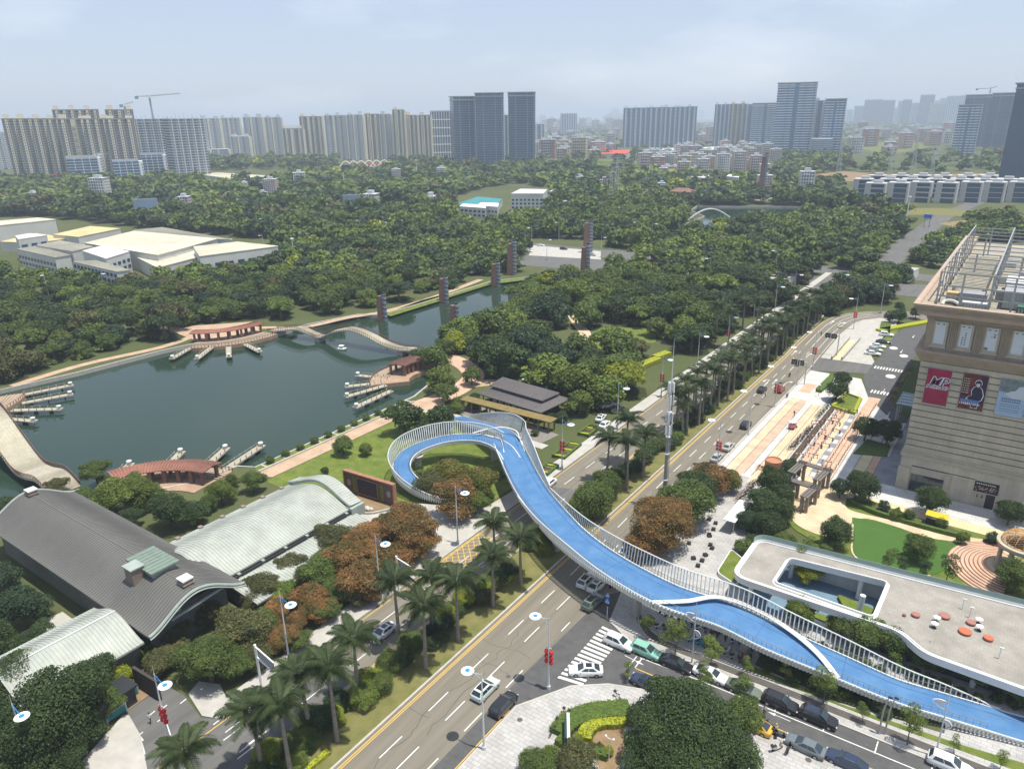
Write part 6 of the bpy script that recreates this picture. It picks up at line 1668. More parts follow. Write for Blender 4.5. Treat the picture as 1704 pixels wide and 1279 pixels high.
hall('long straw roofed hall behind the complex', [(88, 390), (150, 376), (200, 380), (130, 394)], 8, M_hyel)
hall('white stair tower standing on the complex', [(25, 392), (50, 388), (78, 391), (30, 398)], 13, M_hw, (2, 3, 2, 6))
hall('long low white station hall before the middle skyline', [(330, 290), (362, 287), (457, 293), (400, 299)], 9, M_hroof, None)
hall('small white hall beside the long low station hall', [(350, 303), (360, 299), (440, 300), (430, 305)], 6, M_hroof2)
hall('pale blue walled clinic among the trees', [(765, 343), (770, 339), (809, 341), (808, 346)], 8, M_tw_, (3, 6, 2, 2), 'building')
hall('white walled clinic wing right of the blue one', [(795, 341), (800, 337), (830, 338), (828, 344)], 7, M_tw_, (3, 6, 1, 3), 'building')
hall('grey white four storey school building among the trees', [(850, 322), (866, 314), (911, 315), (904, 322)], 14, M_of, (3, 8, 3, 3), 'building')
hall('teal roofed sports shed behind the clinic', [(757, 340), (795, 327), (836, 331), (826, 341)], 6, mat('teal_roof', (0.04, 0.22, 0.24), 0.6, 0.3, 0.15, sc=0.1), None, 'shed')
hall('low white kiosk right of the school', [(915, 318), (922, 315), (948, 317), (944, 320)], 5, M_tw_, None, 'kiosk')
hall('white columned villa before the village', [(1140, 293), (1150, 290), (1182, 291), (1176, 296)], 11, M_tw_, (3, 7, 2, 3), 'villa')
hall('small pale green villa right of the columned one', [(1209, 293), (1214, 290), (1232, 291), (1229, 295)], 12, M_tw_, (3, 5, 3, 2), 'villa')
hall('bright red roofed market hall in front of the blue row', [(990, 256), (1000, 250), (1058, 249), (1040, 256)], 9, mat('red_roof', (0.50, 0.075, 0.04), 0.7, 0.2, 0.15, sc=0.05), None)
hall('long grey viaduct like building behind the village', [(1100, 251), (1104, 247), (1200, 244), (1196, 250)], 12, M_tgy, (3, 24, 1, 4), 'building')
hall('tiny orange tiled gate house', [(1054, 290), (1058, 287), (1070, 288), (1068, 291)], 7, mat('orange_tile', (0.52, 0.14, 0.05), 0.7, 0.2, 0.1), None, 'gate house')
hall('flat grey roofed pavilion right of the access road', [(1450, 447), (1470, 440), (1530, 446), (1512, 455)], 4, M_conc, None, 'pavilion')
hall('white underpass portal by the parked trucks', [(1225, 455), (1262, 447), (1330, 456), (1300, 466)], 4, M_conc, None, 'portal')
# red banner, billboards, blue road signs
def board(px, py, wpx, hpx, base_py, m, label, name='billboard', posts=1, cat='billboard'):
 p = at(px, base_py); D = depth(p) / FPX; v = CAMP - p; w, hh = wpx * D, hpx * D; zc_ = height_to(p, py)
 t = thing(name, label, cat, (p.x, p.y, 0), math.atan2(v.y, v.x) + PI / 2)
 b = obj('panel', MB().bx(-w / 2, w / 2, -0.35, 0.1, zc_ - hh / 2, zc_ + hh / 2), m, t)
 obj('frame', MB().bx(-w / 2 - .2, w / 2 + .2, 0.1, 0.4, zc_ - hh / 2 - .2, zc_ + hh / 2 + .2), M_tgy, t)
 for k in range(posts):
  x = 0 if posts == 1 else (-w * .35 if k == 0 else w * .35)
  obj('post', MB().bx(x - .35, x + .35, 0.1, 0.7, 0, zc_ - hh / 2), M_tgy, t)
 return t, w, hh, zc_
board(102, 295, 28, 9, 306, mat('banner_red', (0.40, 0.02, 0.05), 0.7, 0.2, 0.05), 'red hoarding at the foot of the cream estate', 'hoarding', 2, 'hoarding')
for px, py, b, lb in ((248, 339, 372, 'grey billboard on a mast above the halls'), (587, 331, 356, 'grey billboard on a mast left of the clinic')):
 t, w, hh, zc_ = board(px, py, 36 if px < 300 else 28, 15 if px < 300 else 13, b, M_tbl, lb)
 for k in range(7): obj('floodlight', MB().bar((-w * .45 + k * w * .15, -.2, zc_ + hh / 2), (-w * .45 + k * w * .15, -1.6, zc_ + hh / 2 + 1.6), 0.15), M_tgy, t)
M_sb = plain('sign_blue', (0.02, 0.14, 0.52), 0.5)
for px, py, w, h, b, lb in ((260, 348, 7, 6, 358, 'blue road sign just right of the mast billboard'), (395, 364, 13, 5, 376, 'wide blue road sign above the halls road'), (528, 372, 8, 7, 388, 'left blue sign of the pair on the far road'), (538, 371, 8, 7, 388, 'right blue sign of the pair on the far road'), (570, 379, 8, 6, 392, 'small single blue sign right of the sign pair'), (665, 384, 12, 4, 394, 'low wide blue sign half behind trees'), (690, 374, 4, 16, 388, 'tall narrow blue banner sign over the trees'), (1541, 360, 11, 6, 378, 'blue sign over the far avenue'), (1511, 452, 10, 8, 466, 'blue sign standing behind the store corner')):
 board(px, py, w, h, b, M_sb, lb, 'road_sign', 2, 'sign')
# red and white arch bridge, lattice pylons, masts
p0 = at(565, 284); p1 = at(650, 281); t = thing('arch_bridge', 'bridge with crossing white and red arches before the skyline', 'bridge', tuple(p0))
ds = p1 - p0; M_red = plain('signal_red', (0.55, 0.04, 0.05), 0.6)
for i in range(6):
 for m, off, hgt in ((M_tw_, 0, 9), (M_red, 5, 6)):
  a = ds * ((i * 0.15)) ; b = ds * (i * 0.15 + 0.26)
  obj('arch', MB().tube([a.lerp(b, u) + Vector((0, off, 4 + hgt * math.sin(PI * u))) for u in np.linspace(0, 1, 10)], 0.55, 5), m, t)
obj('deck', MB().bar(Vector((0, 0, 4)), ds + Vector((0, 0, 4)), 8, 1.2), M_conc, t)
def pylon(px, yt, yb, label, w=5.0):
 p = at(px, yb); h = height_to(p, yt); t = thing('power_pylon', label, 'pylon', (p.x, p.y, 0), 0.5)
 mb = MB()
 for sx in (-1, 1):
  for sy in (-1, 1): mb.bar((sx * w / 2, sy * w / 2, 0), (sx * .4, sy * .4, h), 0.28)
 n = 12
 for k in range(n):
  z0_, z1_ = h * k / n, h * (k + 1) / n; a, b = w / 2 * (1 - k / n) + .4 * k / n, w / 2 * (1 - (k + 1) / n) + .4 * (k + 1) / n
  mb.bar((-a, -a, z0_), (b, -b, z1_), 0.16).bar((a, -a, z0_), (-b, -b, z1_), 0.16).bar((-a, a, z0_), (-b, -b, z1_), .16)
 obj('lattice', mb, M_tgy, t)
 for k in (0.8, 0.9, 1.0): obj('crossarm', MB().bx(-w * .9, w * .9, -.2, .2, h * k - .4, h * k), M_tgy, t)
for a in ((1016, 285, 345, 'lattice pylon left of the pair over the park trees'), (1025, 262, 340, 'taller lattice pylon right of the pair over the park trees'), (1393, 230, 300, 'dark lattice pylon near the right building site'), (1516, 228, 300, 'lattice pylon before the hazy cluster'), (1478, 240, 300, 'thin lattice pylon left of the hazy cluster'), (1547, 250, 302, 'short lattice pylon right in the building site')): pylon(*a)
for px, yt, yb, lb in ((694, 266, 303, 'thin white mast under the long tower row'), (573, 288, 310, 'white lamp mast left of the arch bridge'), (1507, 328, 372, 'white pole at the bend of the far avenue'), (1057, 256, 292, 'white mast left of the village'), (490, 398, 436, 'grey slim mast among trees right of the halls')):
 p = at(px, yb); h = height_to(p, yt); t = thing('mast', lb, 'mast', (p.x, p.y, 0)); obj('pole', MB().cyl((0, 0), .45, 0, h, 6, .25), M_tw_, t); obj('lamp_head', MB().cyl((0, 0), 1.0, h, h + .5, 8), M_tw_, t)
t = thing('viewing_tower', 'red roofed viewing tower by the far pond', 'tower', tuple(at(1134, 345))); D = depth(at(1134, 345)) / FPX
obj('shaft', MB().bx(-5, 5, -4, 4, 0, 13), M_tbl, t); obj('roof', hip(MB(), 9, 7, 13, 2.5, 4, 1), M_brick2, t); obj('leg', MB().bx(7, 9, -1, 1, -1, 14), M_brick2, t)
t = thing('pond_footbridge', 'thin white arched footbridge over the far pond', 'footbridge', tuple(at(1145, 366)))
a, b = at(1143, 366), at(1212, 362)
obj('arch', MB().tube([Vector((0, 0, 0)).lerp(b - a, u) + Vector((0, 0, 7 * math.sin(PI * u))) for u in np.linspace(0, 1, 14)], 0.7, 6), M_of, t)
for px, lb in ((1263, 'jagged red and white rock garden on the far pond edge'), (1278, 'smaller rock mound right on the far pond edge')):
 p = at(px, 333); o = obj('rock_garden', MB().ball((0, 0, 0), (9, 5, 5), 9, 6), mat('pond_rock', (0.42, 0.33, 0.28), 0.9, 0.2, 0.3, sc=0.5)); o.location = p
 for v in o.data.vertices: v.co *= RN.uniform(.6, 1.25)
 props(o, lb, 'rocks')
p = A((470, 330), (482, 322), (540, 320), (546, 325), (510, 330)); sheet('running_track', [(q.x, q.y) for q in p], 0.06, mat('track_red', (0.42, 0.10, 0.06), 0.9, 0.1, 0.1)); sheet('track_field', A((490, 334), (505, 327), (535, 326), (530, 332)), 0.05, M_lawn)
for pl, m, nm in ((A((900, 268), (990, 262), (1030, 266), (960, 276), (890, 275)), M_lawn, 'field'), (A((1290, 292), (1400, 285), (1520, 292), (1640, 288), (1640, 297), (1400, 302), (1300, 300)), M_soilbrown, 'building_site'), (A((1300, 288), (1380, 278), (1392, 286), (1320, 294)), M_lawn, 'field'), (A((1420, 245), (1480, 235), (1560, 242), (1480, 258)), M_lawn, 'field'), (A((1400, 350), (1560, 346), (1704, 356), (1704, 366), (1560, 358), (1420, 358)), M_verge, 'field'), (A((1560, 372), (1640, 362), (1704, 366), (1704, 392), (1620, 384)), M_soilbrown, 'field')):
 sheet(nm, pl, 0.05, m)
# pale roofs, yards and lots showing through the green belt
for i, (px, py, w, h, c) in enumerate(((408, 318, 9, 5, 3), (452, 322, 12, 4, 2), (500, 312, 10, 4, 3), (438, 330, 14, 4, 3), (536, 344, 10, 4, 1), (620, 352, 9, 4, 3), (660, 300, 14, 4, 2), (735, 298, 12, 4, 3), (718, 345, 9, 4, 1), (350, 345, 10, 4, 3), (310, 352, 9, 4, 2), (170, 330, 12, 4, 3), (60, 340, 12, 4, 2), (965, 306, 10, 4, 3), (1005, 318, 9, 4, 2), (1100, 322, 10, 4, 3), (1270, 322, 9, 4, 1), (1340, 318, 12, 4, 3), (940, 350, 10, 4, 2))):
 p = at(px, py); house(p, (i * 3) % 5, VC[c], '%s walled building showing among the belt trees' % ('rose', 'tan', 'grey', 'pale', 'ochre', 'brick red')[c], 'buildings in the green belt', .62 + (i % 3) * .16)
BELT_CLEAR = [(px, py, r) for px, py, r in ((408, 318, 26), (452, 322, 28), (500, 312, 26), (438, 330, 26), (536, 344, 22), (620, 352, 20), (660, 300, 30), (735, 298, 28), (718, 345, 20), (350, 345, 22), (310, 352, 20), (170, 330, 26), (60, 340, 26), (965, 306, 24), (1005, 318, 22), (1100, 322, 22), (1270, 322, 22), (1340, 318, 26), (940, 350, 20), (560, 306, 36), (800, 300, 30), (480, 345, 20), (250, 345, 22), (587, 345, 16), (248, 350, 16), (395, 370, 14), (533, 378, 16), (570, 384, 13), (665, 388, 13), (1020, 345, 16))]
# ---------------------------------------------------------------- vegetation
def leafmat(name, c1, c2, rnd=0.16, c3=None, sc=0.45):
 m = bpy.data.materials.new(name); m.use_nodes = True
 n, l = m.node_tree.nodes, m.node_tree.links
 b = n['Principled BSDF']; b.inputs['Roughness'].default_value = 0.55; b.inputs['Specular IOR Level'].default_value = 0.22
 g = n.new('ShaderNodeNewGeometry')
 nz = n.new('ShaderNodeTexNoise'); nz.inputs['Scale'].default_value = sc; nz.inputs['Detail'].default_value = 4; nz.inputs['Roughness'].default_value = 0.7
 l.new(g.outputs['Position'], nz.inputs['Vector'])
 cr = n.new('ShaderNodeValToRGB'); e = cr.color_ramp.elements
 e[0].position, e[0].color = 0.32, (*c1, 1); e[1].position, e[1].color = 0.66, (*c2, 1)
 if c3:
  k = e.new(0.5); k.color = (*c3, 1)
 l.new(nz.outputs['Fac'], cr.inputs['Fac'])
 oi = n.new('ShaderNodeObjectInfo'); mr = n.new('ShaderNodeMapRange'); mr.inputs[3].default_value = 1 - rnd; mr.inputs[4].default_value = 1 + rnd
 l.new(oi.outputs['Random'], mr.inputs[0])
 wn_ = n.new('ShaderNodeTexWhiteNoise'); wn_.noise_dimensions = '1D'
 l.new(g.outputs['Random Per Island'], wn_.inputs['W'])
 m2 = n.new('ShaderNodeMapRange'); m2.inputs[3].default_value = 0.72; m2.inputs[4].default_value = 1.3; l.new(wn_.outputs['Value'], m2.inputs[0])
 mu = n.new('ShaderNodeMath'); mu.operation = 'MULTIPLY'; l.new(mr.outputs[0], mu.inputs[0]); l.new(m2.outputs[0], mu.inputs[1])
 hs = n.new('ShaderNodeHueSaturation'); l.new(mu.outputs[0], hs.inputs['Value']); l.new(cr.outputs['Color'], hs.inputs['Color'])
 l.new(hs.outputs[0], b.inputs['Base Color'])
 tr = n.new('ShaderNodeBsdfTranslucent'); l.new(hs.outputs[0], tr.inputs['Color'])
 mx = n.new('ShaderNodeMixShader'); mx.inputs[0].default_value = 0.22
 l.new(b.outputs[0], mx.inputs[1]); l.new(tr.outputs[0], mx.inputs[2]); l.new(mx.outputs[0], n['Material Output'].inputs['Surface'])
 return m
LM = {'dark': leafmat('leaf_dark', (0.028, 0.050, 0.018), (0.062, 0.098, 0.028)),
 'mid': leafmat('leaf_mid', (0.052, 0.086, 0.020), (0.118, 0.162, 0.036)),
 'light': leafmat('leaf_light', (0.075, 0.120, 0.021), (0.16, 0.205, 0.038)),
 'blue': leafmat('leaf_bluish', (0.026, 0.050, 0.026), (0.050, 0.082, 0.038)),
 'olive': leafmat('leaf_olive', (0.055, 0.068, 0.024), (0.13, 0.125, 0.045)),
 'yellow': leafmat('leaf_yellow', (0.14, 0.19, 0.02), (0.30, 0.32, 0.03)),
 'brown': leafmat('leaf_brown', (0.062, 0.072, 0.018), (0.27, 0.145, 0.052), 0.14, (0.17, 0.105, 0.034), 0.33),
 'rust': leafmat('leaf_rust', (0.075, 0.08, 0.02), (0.33, 0.165, 0.06), 0.14, (0.22, 0.125, 0.042), 0.4),
 'mix': leafmat('leaf_mixed', (0.060, 0.095, 0.018), (0.24, 0.15, 0.04), 0.1, (0.12, 0.13, 0.022), 0.3),
 'palm': leafmat('palm_leaf', (0.026, 0.044, 0.016), (0.058, 0.082, 0.028), 0.12)}
M_bark = mat('bark', (0.14, 0.11, 0.08), 0.95, 0.1, 0.25, sc=2)
M_ptr = mat('palm_trunk', (0.24, 0.21, 0.175), 0.9, 0.1, 0.2, sc=1.5)
def leaf_cloud(seed, lobes, n, leaf, core=0.66, up=0.35):
 """Leaf-sized faces spread over the shells of several lobes, with a ragged inner mass behind them. Returns verts, faces(4)."""
 g = np.random.default_rng(seed)
 C = np.array([l[0] for l in lobes]); R = np.array([l[1] for l in lobes])
 wts = (R[:, 0] * R[:, 2]); wts = wts / wts.sum()
 need, P_, N_ = n, [], []
 while need > 0:
  k = g.choice(len(lobes), need * 2, p=wts)
  d = g.normal(size=(need * 2, 3)); d /= np.linalg.norm(d, axis=1)[:, None]
  d[:, 2] = np.where(d[:, 2] < -0.45, -d[:, 2], d[:, 2])
  rr = g.uniform(0.78, 1.14, (need * 2, 1))
  p = C[k] + d * R[k] * rr
  q = ((p[:, None, :] - C[None]) / R[None]); inn = (np.sum(q * q, axis=2) < 0.62).any(axis=1)
  p, d = p[~inn][:need], d[~inn][:need]
  P_.append(p); N_.append(d); need -= len(p)
 p, d = np.vstack(P_), np.vstack(N_)
 m = len(p)
 nrm = d * 0.8 + g.normal(size=(m, 3)) * 0.55 + np.array([0, 0, up]); nrm /= np.linalg.norm(nrm, axis=1)[:, None]
 t = np.cross(nrm, g.normal(size=(m, 3))); t /= np.linalg.norm(t, axis=1)[:, None]; b = np.cross(nrm, t)
 s = leaf * g.uniform(0.6, 1.35, (m, 1)); t = t * s; b = b * s * g.uniform(0.5, 0.9, (m, 1))
 v = np.stack([p - t, p - b * 0.9 + t * 0.1, p + t, p + b], axis=1).reshape(-1, 3)
 f = np.arange(m * 4).reshape(-1, 4)
 vs, fs = [v], [f]; off = len(v)
 for c, r in lobes:
  u = MB().ball((0, 0, 0), (1, 1, 1), 7, 5)
  cv = np.array(u.v) * g.uniform(0.82, 1.12, (len(u.v), 1)) * np.array(r) * core + np.array(c)
  q = [fa if len(fa) == 4 else (fa[0], fa[1], fa[2], fa[2]) for fa in u.f]
  vs.append(cv); fs.append(np.array(q) + off); off += len(cv)
 return np.vstack(vs), np.vstack(fs)
def np_mesh(name, v, f):
 me = bpy.data.meshes.new(name)
 tri = f[:, 2] == f[:, 3]
 quads, tris = f[~tri], f[tri][:, :3]
 nq, nt = len(quads), len(tris)
 me.vertices.add(len(v)); me.vertices.foreach_set('co', v.astype(np.float32).ravel())
 me.loops.add(nq * 4 + nt * 3); me.loops.foreach_set('vertex_index', np.concatenate([quads.ravel(), tris.ravel()]).astype(np.int32))
 me.polygons.add(nq + nt)
 st = np.concatenate([np.arange(nq) * 4, nq * 4 + np.arange(nt) * 3]).astype(np.int32)
 me.polygons.foreach_set('loop_start', st)
 me.update(calc_edges=True)
 return me
def lobes_for(kind, seed):
 g = random.Random(seed); L = []
 if kind == 'dome':
  L.append(((0, 0, 0.95), (0.62, 0.62, 0.55)))
  for i in range(9):
   a = i * 2.4 + g.uniform(-.4, .4); r = g.uniform(0.35, 0.66); z = g.uniform(0.55, 1.25) - r * .25
   s = g.uniform(0.30, 0.44); L.append(((r * math.cos(a), r * math.sin(a), z), (s, s, s * .8)))
 elif kind == 'flat':
  for i in range(11):
   a = i * 2.4 + g.uniform(-.4, .4); r = 0.78 * math.sqrt((i + .3) / 11); z = 0.95 + g.uniform(-.14, .14) - r * .22
   s = g.uniform(0.28, 0.42); L.append(((r * math.cos(a), r * math.sin(a), z), (s, s, s * .5)))
 elif kind == 'round':
  L.append(((0, 0, 0.95), (0.84, 0.84, 0.78)))
  for i in range(9):
   a = i * 2.4; z = g.uniform(0.6, 1.45); r = 0.55 * math.sqrt(max(0.05, 1 - ((z - .95) / .75) ** 2)); s = g.uniform(.30, .42)
   L.append(((r * math.cos(a), r * math.sin(a), z), (s, s, s * .9)))
 elif kind == 'loose':
  for i in range(9):
   a = i * 2.4 + g.uniform(-.5, .5); r = g.uniform(0.15, 0.75); z = g.uniform(0.35, 1.75) ; s = g.uniform(.22, .36)
   L.append(((r * math.cos(a) * (1.2 - z * .4), r * math.sin(a) * (1.2 - z * .4), z), (s, s, s * .7)))
 elif kind == 'cone':
  for i in range(8):
   z = 0.35 + i * .22; r = 0.5 * (1 - i / 9); a = i * 2.4; s = .42 * (1 - i / 12)
   L.append(((r * math.cos(a) * .6, r * math.sin(a) * .6, z), (s, s, s * .7)))
 if kind in ('dome', 'round', 'flat'):
  base = list(L)
  for i in range(26):
   (c, q) = g.choice(base); a = g.uniform(0, 6.28); e = g.uniform(-.1, 1.35); k = .94
   b = (c[0] + q[0] * k * math.cos(e) * math.cos(a), c[1] + q[1] * k * math.cos(e) * math.sin(a), c[2] + q[2] * k * math.sin(e))
   w = g.uniform(.13, .22); L.append((b, (w, w, w * .75)))
 return L
# crowns are modelled at radius 4 m and scaled per tree
CROWN = {}
def crown(kind, lod, var):
 key = (kind, lod, var)
 if key not in CROWN:
  n, leaf = {'b': (17000, 0.085), 'n': (7200, 0.125), 'm': (1900, 0.235), 'f': (300, 0.56), 'v': (54, 1.12)}[lod]
  if kind == 'loose': n = int(n * .42); leaf *= .95
  L = lobes_for(kind, 31 * var + hash(kind[0]) % 1 + {'dome': 1, 'flat': 2, 'round': 3, 'loose': 4, 'cone': 5}[kind])
  L = [((c[0] * 4, c[1] * 4, c[2] * 4), (r[0] * 4, r[1] * 4, r[2] * 4)) for c, r in L]
  v, f = leaf_cloud(var * 17 + 3, L, n, leaf, 0.62 if kind != 'loose' else 0.25)
  CROWN[key] = (np_mesh('crown', v, f), v, f)
  CROWN[key][0].materials.append(LM['mid'])
 return CROWN[key]
TRUNK = {}
def trunk(kind, var):
 key = (kind, var)
 if key not in TRUNK:
  g = random.Random(var * 5 + 1); mb = MB(); th = {'dome': 2.6, 'flat': 3.4, 'round': 1.9, 'loose': 3.2, 'cone': 1.5}[kind]
  r = 0.26 if kind != 'loose' else 0.13
  j = (g.uniform(-.2, .2), g.uniform(-.2, .2))
  mb.tube([(0, 0, -.2), (j[0] * .3, j[1] * .3, th * .5), (j[0], j[1], th)], [r * 1.35, r, r * .8], 7)
  for i in range(5):
   a = i * 1.26 + g.uniform(-.3, .3); o = g.uniform(1.2, 2.2); z = th + g.uniform(.8, 2.2)
   mb.tube([(j[0], j[1], th - .15), (j[0] + o * .45 * math.cos(a), j[1] + o * .45 * math.sin(a), (th + z) / 2 + .1), (o * math.cos(a), o * math.sin(a), z)], [r * .55, r * .4, r * .15], 5)
  TRUNK[key] = mb.mesh('trunk'); TRUNK[key].materials.append(M_bark)
 return TRUNK[key]
LIFT = {'dome': 0.2, 'flat': 1.4, 'round': 0.1, 'loose': 1.6, 'cone': 0.0}
def tree(p, R, kind, col, label, group=None, name='broadleaf_tree', lod=None, hs=1.0, cat='tree'):
 D = depth((p[0], p[1], 4.0)); lod = lod or ('b' if R > 4.6 and D < 130 else 'n' if D < 175 else 'm')
 var = RN.randrange({'b': 2, 'n': 3}.get(lod, 4)); s = R / 4.0
 t = thing(name, label, cat, (p[0], p[1], p[2] if len(p) > 2 else 0.0), RN.uniform(0, 6.28), group)
 t.scale = (s, s, s * hs)
 a = link(bpy.data.objects.new('trunk', trunk(kind, RN.randrange(2)))); a.parent = t
 c = link(bpy.data.objects.new('crown', crown(kind, lod, var)[0])); c.parent = t; c.location = (0, 0, LIFT[kind] - (0.7 if name == 'woodland_tree' else 0))
 omat(c, LM[col])
 return t
def tree_px(cx, cy, rp, kind, col, label, hs=1.0, **kw):
 zc = 4.0
 for _ in range(4):
  p = at(cx, cy, zc); R = rp / FPX * depth(p); zc = R * hs * (0.92 + LIFT[kind] / 4)
 return tree((p.x, p.y, 0), R, kind, col, label, hs=hs, **kw)
ORD = ['first', 'second', 'third', 'fourth', 'fifth', 'sixth', 'seventh', 'eighth', 'ninth', 'tenth', 'eleventh', 'twelfth', 'thirteenth', 'fourteenth', 'fifteenth', 'sixteenth']
ADJ = {'dark': 'dark green', 'mid': 'mid green', 'light': 'bright green', 'blue': 'bluish green', 'olive': 'olive', 'yellow': 'yellow green', 'brown': 'brown leaved', 'rust': 'rusty red', 'mix': 'green and brown'}
ROWS = [
 ('mango_tree', 'dome', 'by the pale hall, counted from the mural wall', [(677, 872, 54, 'brown'), (720, 905, 20, 'mid') if False else (700, 900, 30, 'brown'), (611, 897, 44, 'rust'), (648, 925, 36, 'brown'), (558, 893, 33, 'olive'), (575, 925, 38, 'brown'), (600, 962, 42, 'brown'), (530, 948, 34, 'mid'), (482, 938, 26, 'olive'), (560, 985, 26, 'mid'), (515, 990, 32, 'rust'), (438, 972, 32, 'olive'), (470, 982, 24, 'light'), (457, 1013, 25, 'rust'), (528, 1010, 28, 'rust'), (495, 1030, 22, 'brown')]),
 ('mango_tree', 'dome', 'filling the strip below the pale hall', [(640, 872, 22, 'olive'), (630, 945, 28, 'mid'), (585, 985, 26, 'olive'), (545, 920, 22, 'mid'), (505, 960, 24, 'olive'), (545, 1012, 24, 'mid'), (480, 1055, 24, 'brown'), (440, 1030, 26, 'mid'), (418, 1000, 22, 'olive'), (615, 985, 22, 'brown'), (668, 920, 30, 'rust'), (425, 1088, 28, 'olive'), (462, 1062, 25, 'brown'), (376, 1072, 26, 'mid'), (300, 1088, 24, 'olive'), (500, 1062, 20, 'mid')]),
 ('mango_tree', 'dome', 'of the lower left halls, counted from the brown group', [(403, 1045, 46, 'olive'), (346, 1092, 52, 'mid'), (344, 1014, 30, 'olive'), (290, 1050, 26, 'olive'), (262, 1098, 30, 'olive'), (197, 1122, 26, 'yellow'), (240, 1085, 20, 'light'), (395, 1100, 30, 'mid')]),
 ('shade_tree', 'dome', 'in the dark lower left corner clump', [(85, 1175, 92, 'dark'), (20, 1130, 60, 'dark'), (150, 1130, 48, 'dark'), (30, 1005, 46, 'blue'), (-20, 1240, 70, 'dark'), (70, 1250, 50, 'dark'), (5, 960, 32, 'blue'), (120, 1215, 48, 'dark'), (60, 1110, 50, 'mid'), (180, 1165, 30, 'mid'), (110, 1265, 36, 'dark'), (70, 1060, 34, 'dark'), (-15, 1060, 44, 'dark')]),
 ('mango_tree', 'dome', 'inside the loop of the blue footbridge', [(746, 784, 34, 'mix'), (761, 822, 42, 'brown'), (718, 803, 30, 'olive'), (792, 800, 38, 'yellow') if False else (792, 800, 38, 'mix'), (790, 832, 26, 'light')]),
 ('mango_tree', 'round', 'in the right kerb row, counted from the footbridge', [(1066, 908, 27, 'brown'), (1102, 872, 52, 'brown'), (1085, 895, 36, 'rust'), (1145, 838, 44, 'mid'), (1118, 830, 26, 'light'), (1180, 800, 34, 'brown'), (1158, 812, 34, 'dark'), (1212, 800, 22, 'mix')]),
 ('fig_tree', 'round', 'in the median between footbridge and palms', [(988, 832, 36, 'mid'), (1008, 806, 28, 'mid'), (968, 845, 24, 'light')]),
 ('round_tree', 'round', 'on the store plaza, counted from the far end', [(1402, 632, 15, 'dark'), (1393, 650, 19, 'dark'), (1441, 714, 22, 'dark'), (1478, 719, 23, 'dark'), (1436, 810, 29, 'dark'), (1399, 813, 18, 'blue'), (1551, 834, 27, 'dark'), (1393, 888, 28, 'dark'), (1530, 912, 26, 'mid'), (1681, 854, 24, 'dark'), (1692, 960, 32, 'mid')]),
 ('round_tree', 'round', 'in the dense screen left of the garden terrace', [(1315, 780, 18, 'dark'), (1288, 803, 28, 'dark'), (1268, 840, 31, 'dark'), (1280, 876, 29, 'dark'), (1300, 850, 24, 'dark'), (1305, 905, 22, 'mid'), (1245, 868, 20, 'blue'), (1300, 822, 22, 'dark')]),
 ('garden_tree', 'loose', 'along the garden edge behind the pavilion', [(1481, 930, 20, 'mid'), (1579, 945, 25, 'dark'), (1348, 912, 20, 'light'), (1372, 920, 18, 'mid'), (1540, 948, 18, 'blue'), (1332, 925, 22, 'light'), (1500, 940, 16, 'dark')]),
 ('pavilion_tree', 'dome', 'before the pavilion, counted from the courtyard', [(1345, 948, 25, 'yellow'), (1332, 1010, 31, 'light'), (1404, 1035, 30, 'mid'), (1440, 1050, 36, 'mid'), (1486, 1063, 34, 'mid'), (1546, 1085, 33, 'mid'), (1629, 1120, 29, 'mid'), (1692, 1138, 34, 'mid')]),
 ('big_tree', 'dome', 'spreading over the corner garden', [(1150, 1195, 88, 'dark'), (1105, 1235, 70, 'dark'), (1195, 1245, 72, 'dark'), (1235, 1190, 40, 'mid'), (1085, 1185, 42, 'dark'), (1150, 1290, 80, 'dark')]),
 ('corner_tree', 'round', 'at the bottom edge beside the corner garden', [(885, 1268, 26, 'mid'), (915, 1262, 22, 'light'), (960, 1272, 38, 'olive'), (905, 1285, 30, 'mid')]),
 ('lakeside_tree', 'dome', 'between the grey hall and the lily pond', [(158, 782, 25, 'mid'), (94, 808, 20, 'olive'), (140, 822, 18, 'mid'), (188, 822, 40, 'light'), (226, 815, 36, 'light'), (255, 822, 24, 'mid'), (282, 845, 38, 'dark'), (325, 850, 25, 'dark'), (367, 815, 25, 'light'), (385, 797, 13, 'mid'), (217, 858, 20, 'dark'), (421, 797, 23, 'mid'), (18, 840, 22, 'dark'), (345, 835, 18, 'mid')]),
 ('lawn_tree', 'dome', 'on the lawn and walk by the promenade', [(570, 738, 20, 'mid'), (608, 745, 13, 'light'), (672, 690, 34, 'dark'), (735, 692, 28, 'dark'), (705, 705, 22, 'dark'), (540, 782, 8, 'dark')]),
 ('park_tree', 'dome', 'around the right bank pergola and path', [(722, 592, 27, 'mid'), (696, 590, 17, 'dark'), (732, 628, 27, 'light'), (742, 650, 20, 'mid'), (785, 622, 19, 'mid'), (828, 590, 38, 'dark'), (795, 585, 24, 'dark'), (775, 545, 30, 'light'), (755, 565, 22, 'yellow'), (740, 575, 18, 'mid'), (880, 600, 20, 'mid'), (905, 618, 24, 'dark'), (905, 668, 16, 'dark'), (960, 630, 40, 'light'), (965, 665, 26, 'light'), (1010, 645, 34, 'light')]),
]
for nm, kind, where, L in ROWS:
 for i, (x, y, r, c) in enumerate(L):
  tree_px(x, y, r * (1.12 if nm == 'mango_tree' else 1.04), kind, c, '%s tree, %s %s' % (ADJ[c], ORD[i], where), name=nm, hs=0.86 if nm == 'mango_tree' else 1.0)
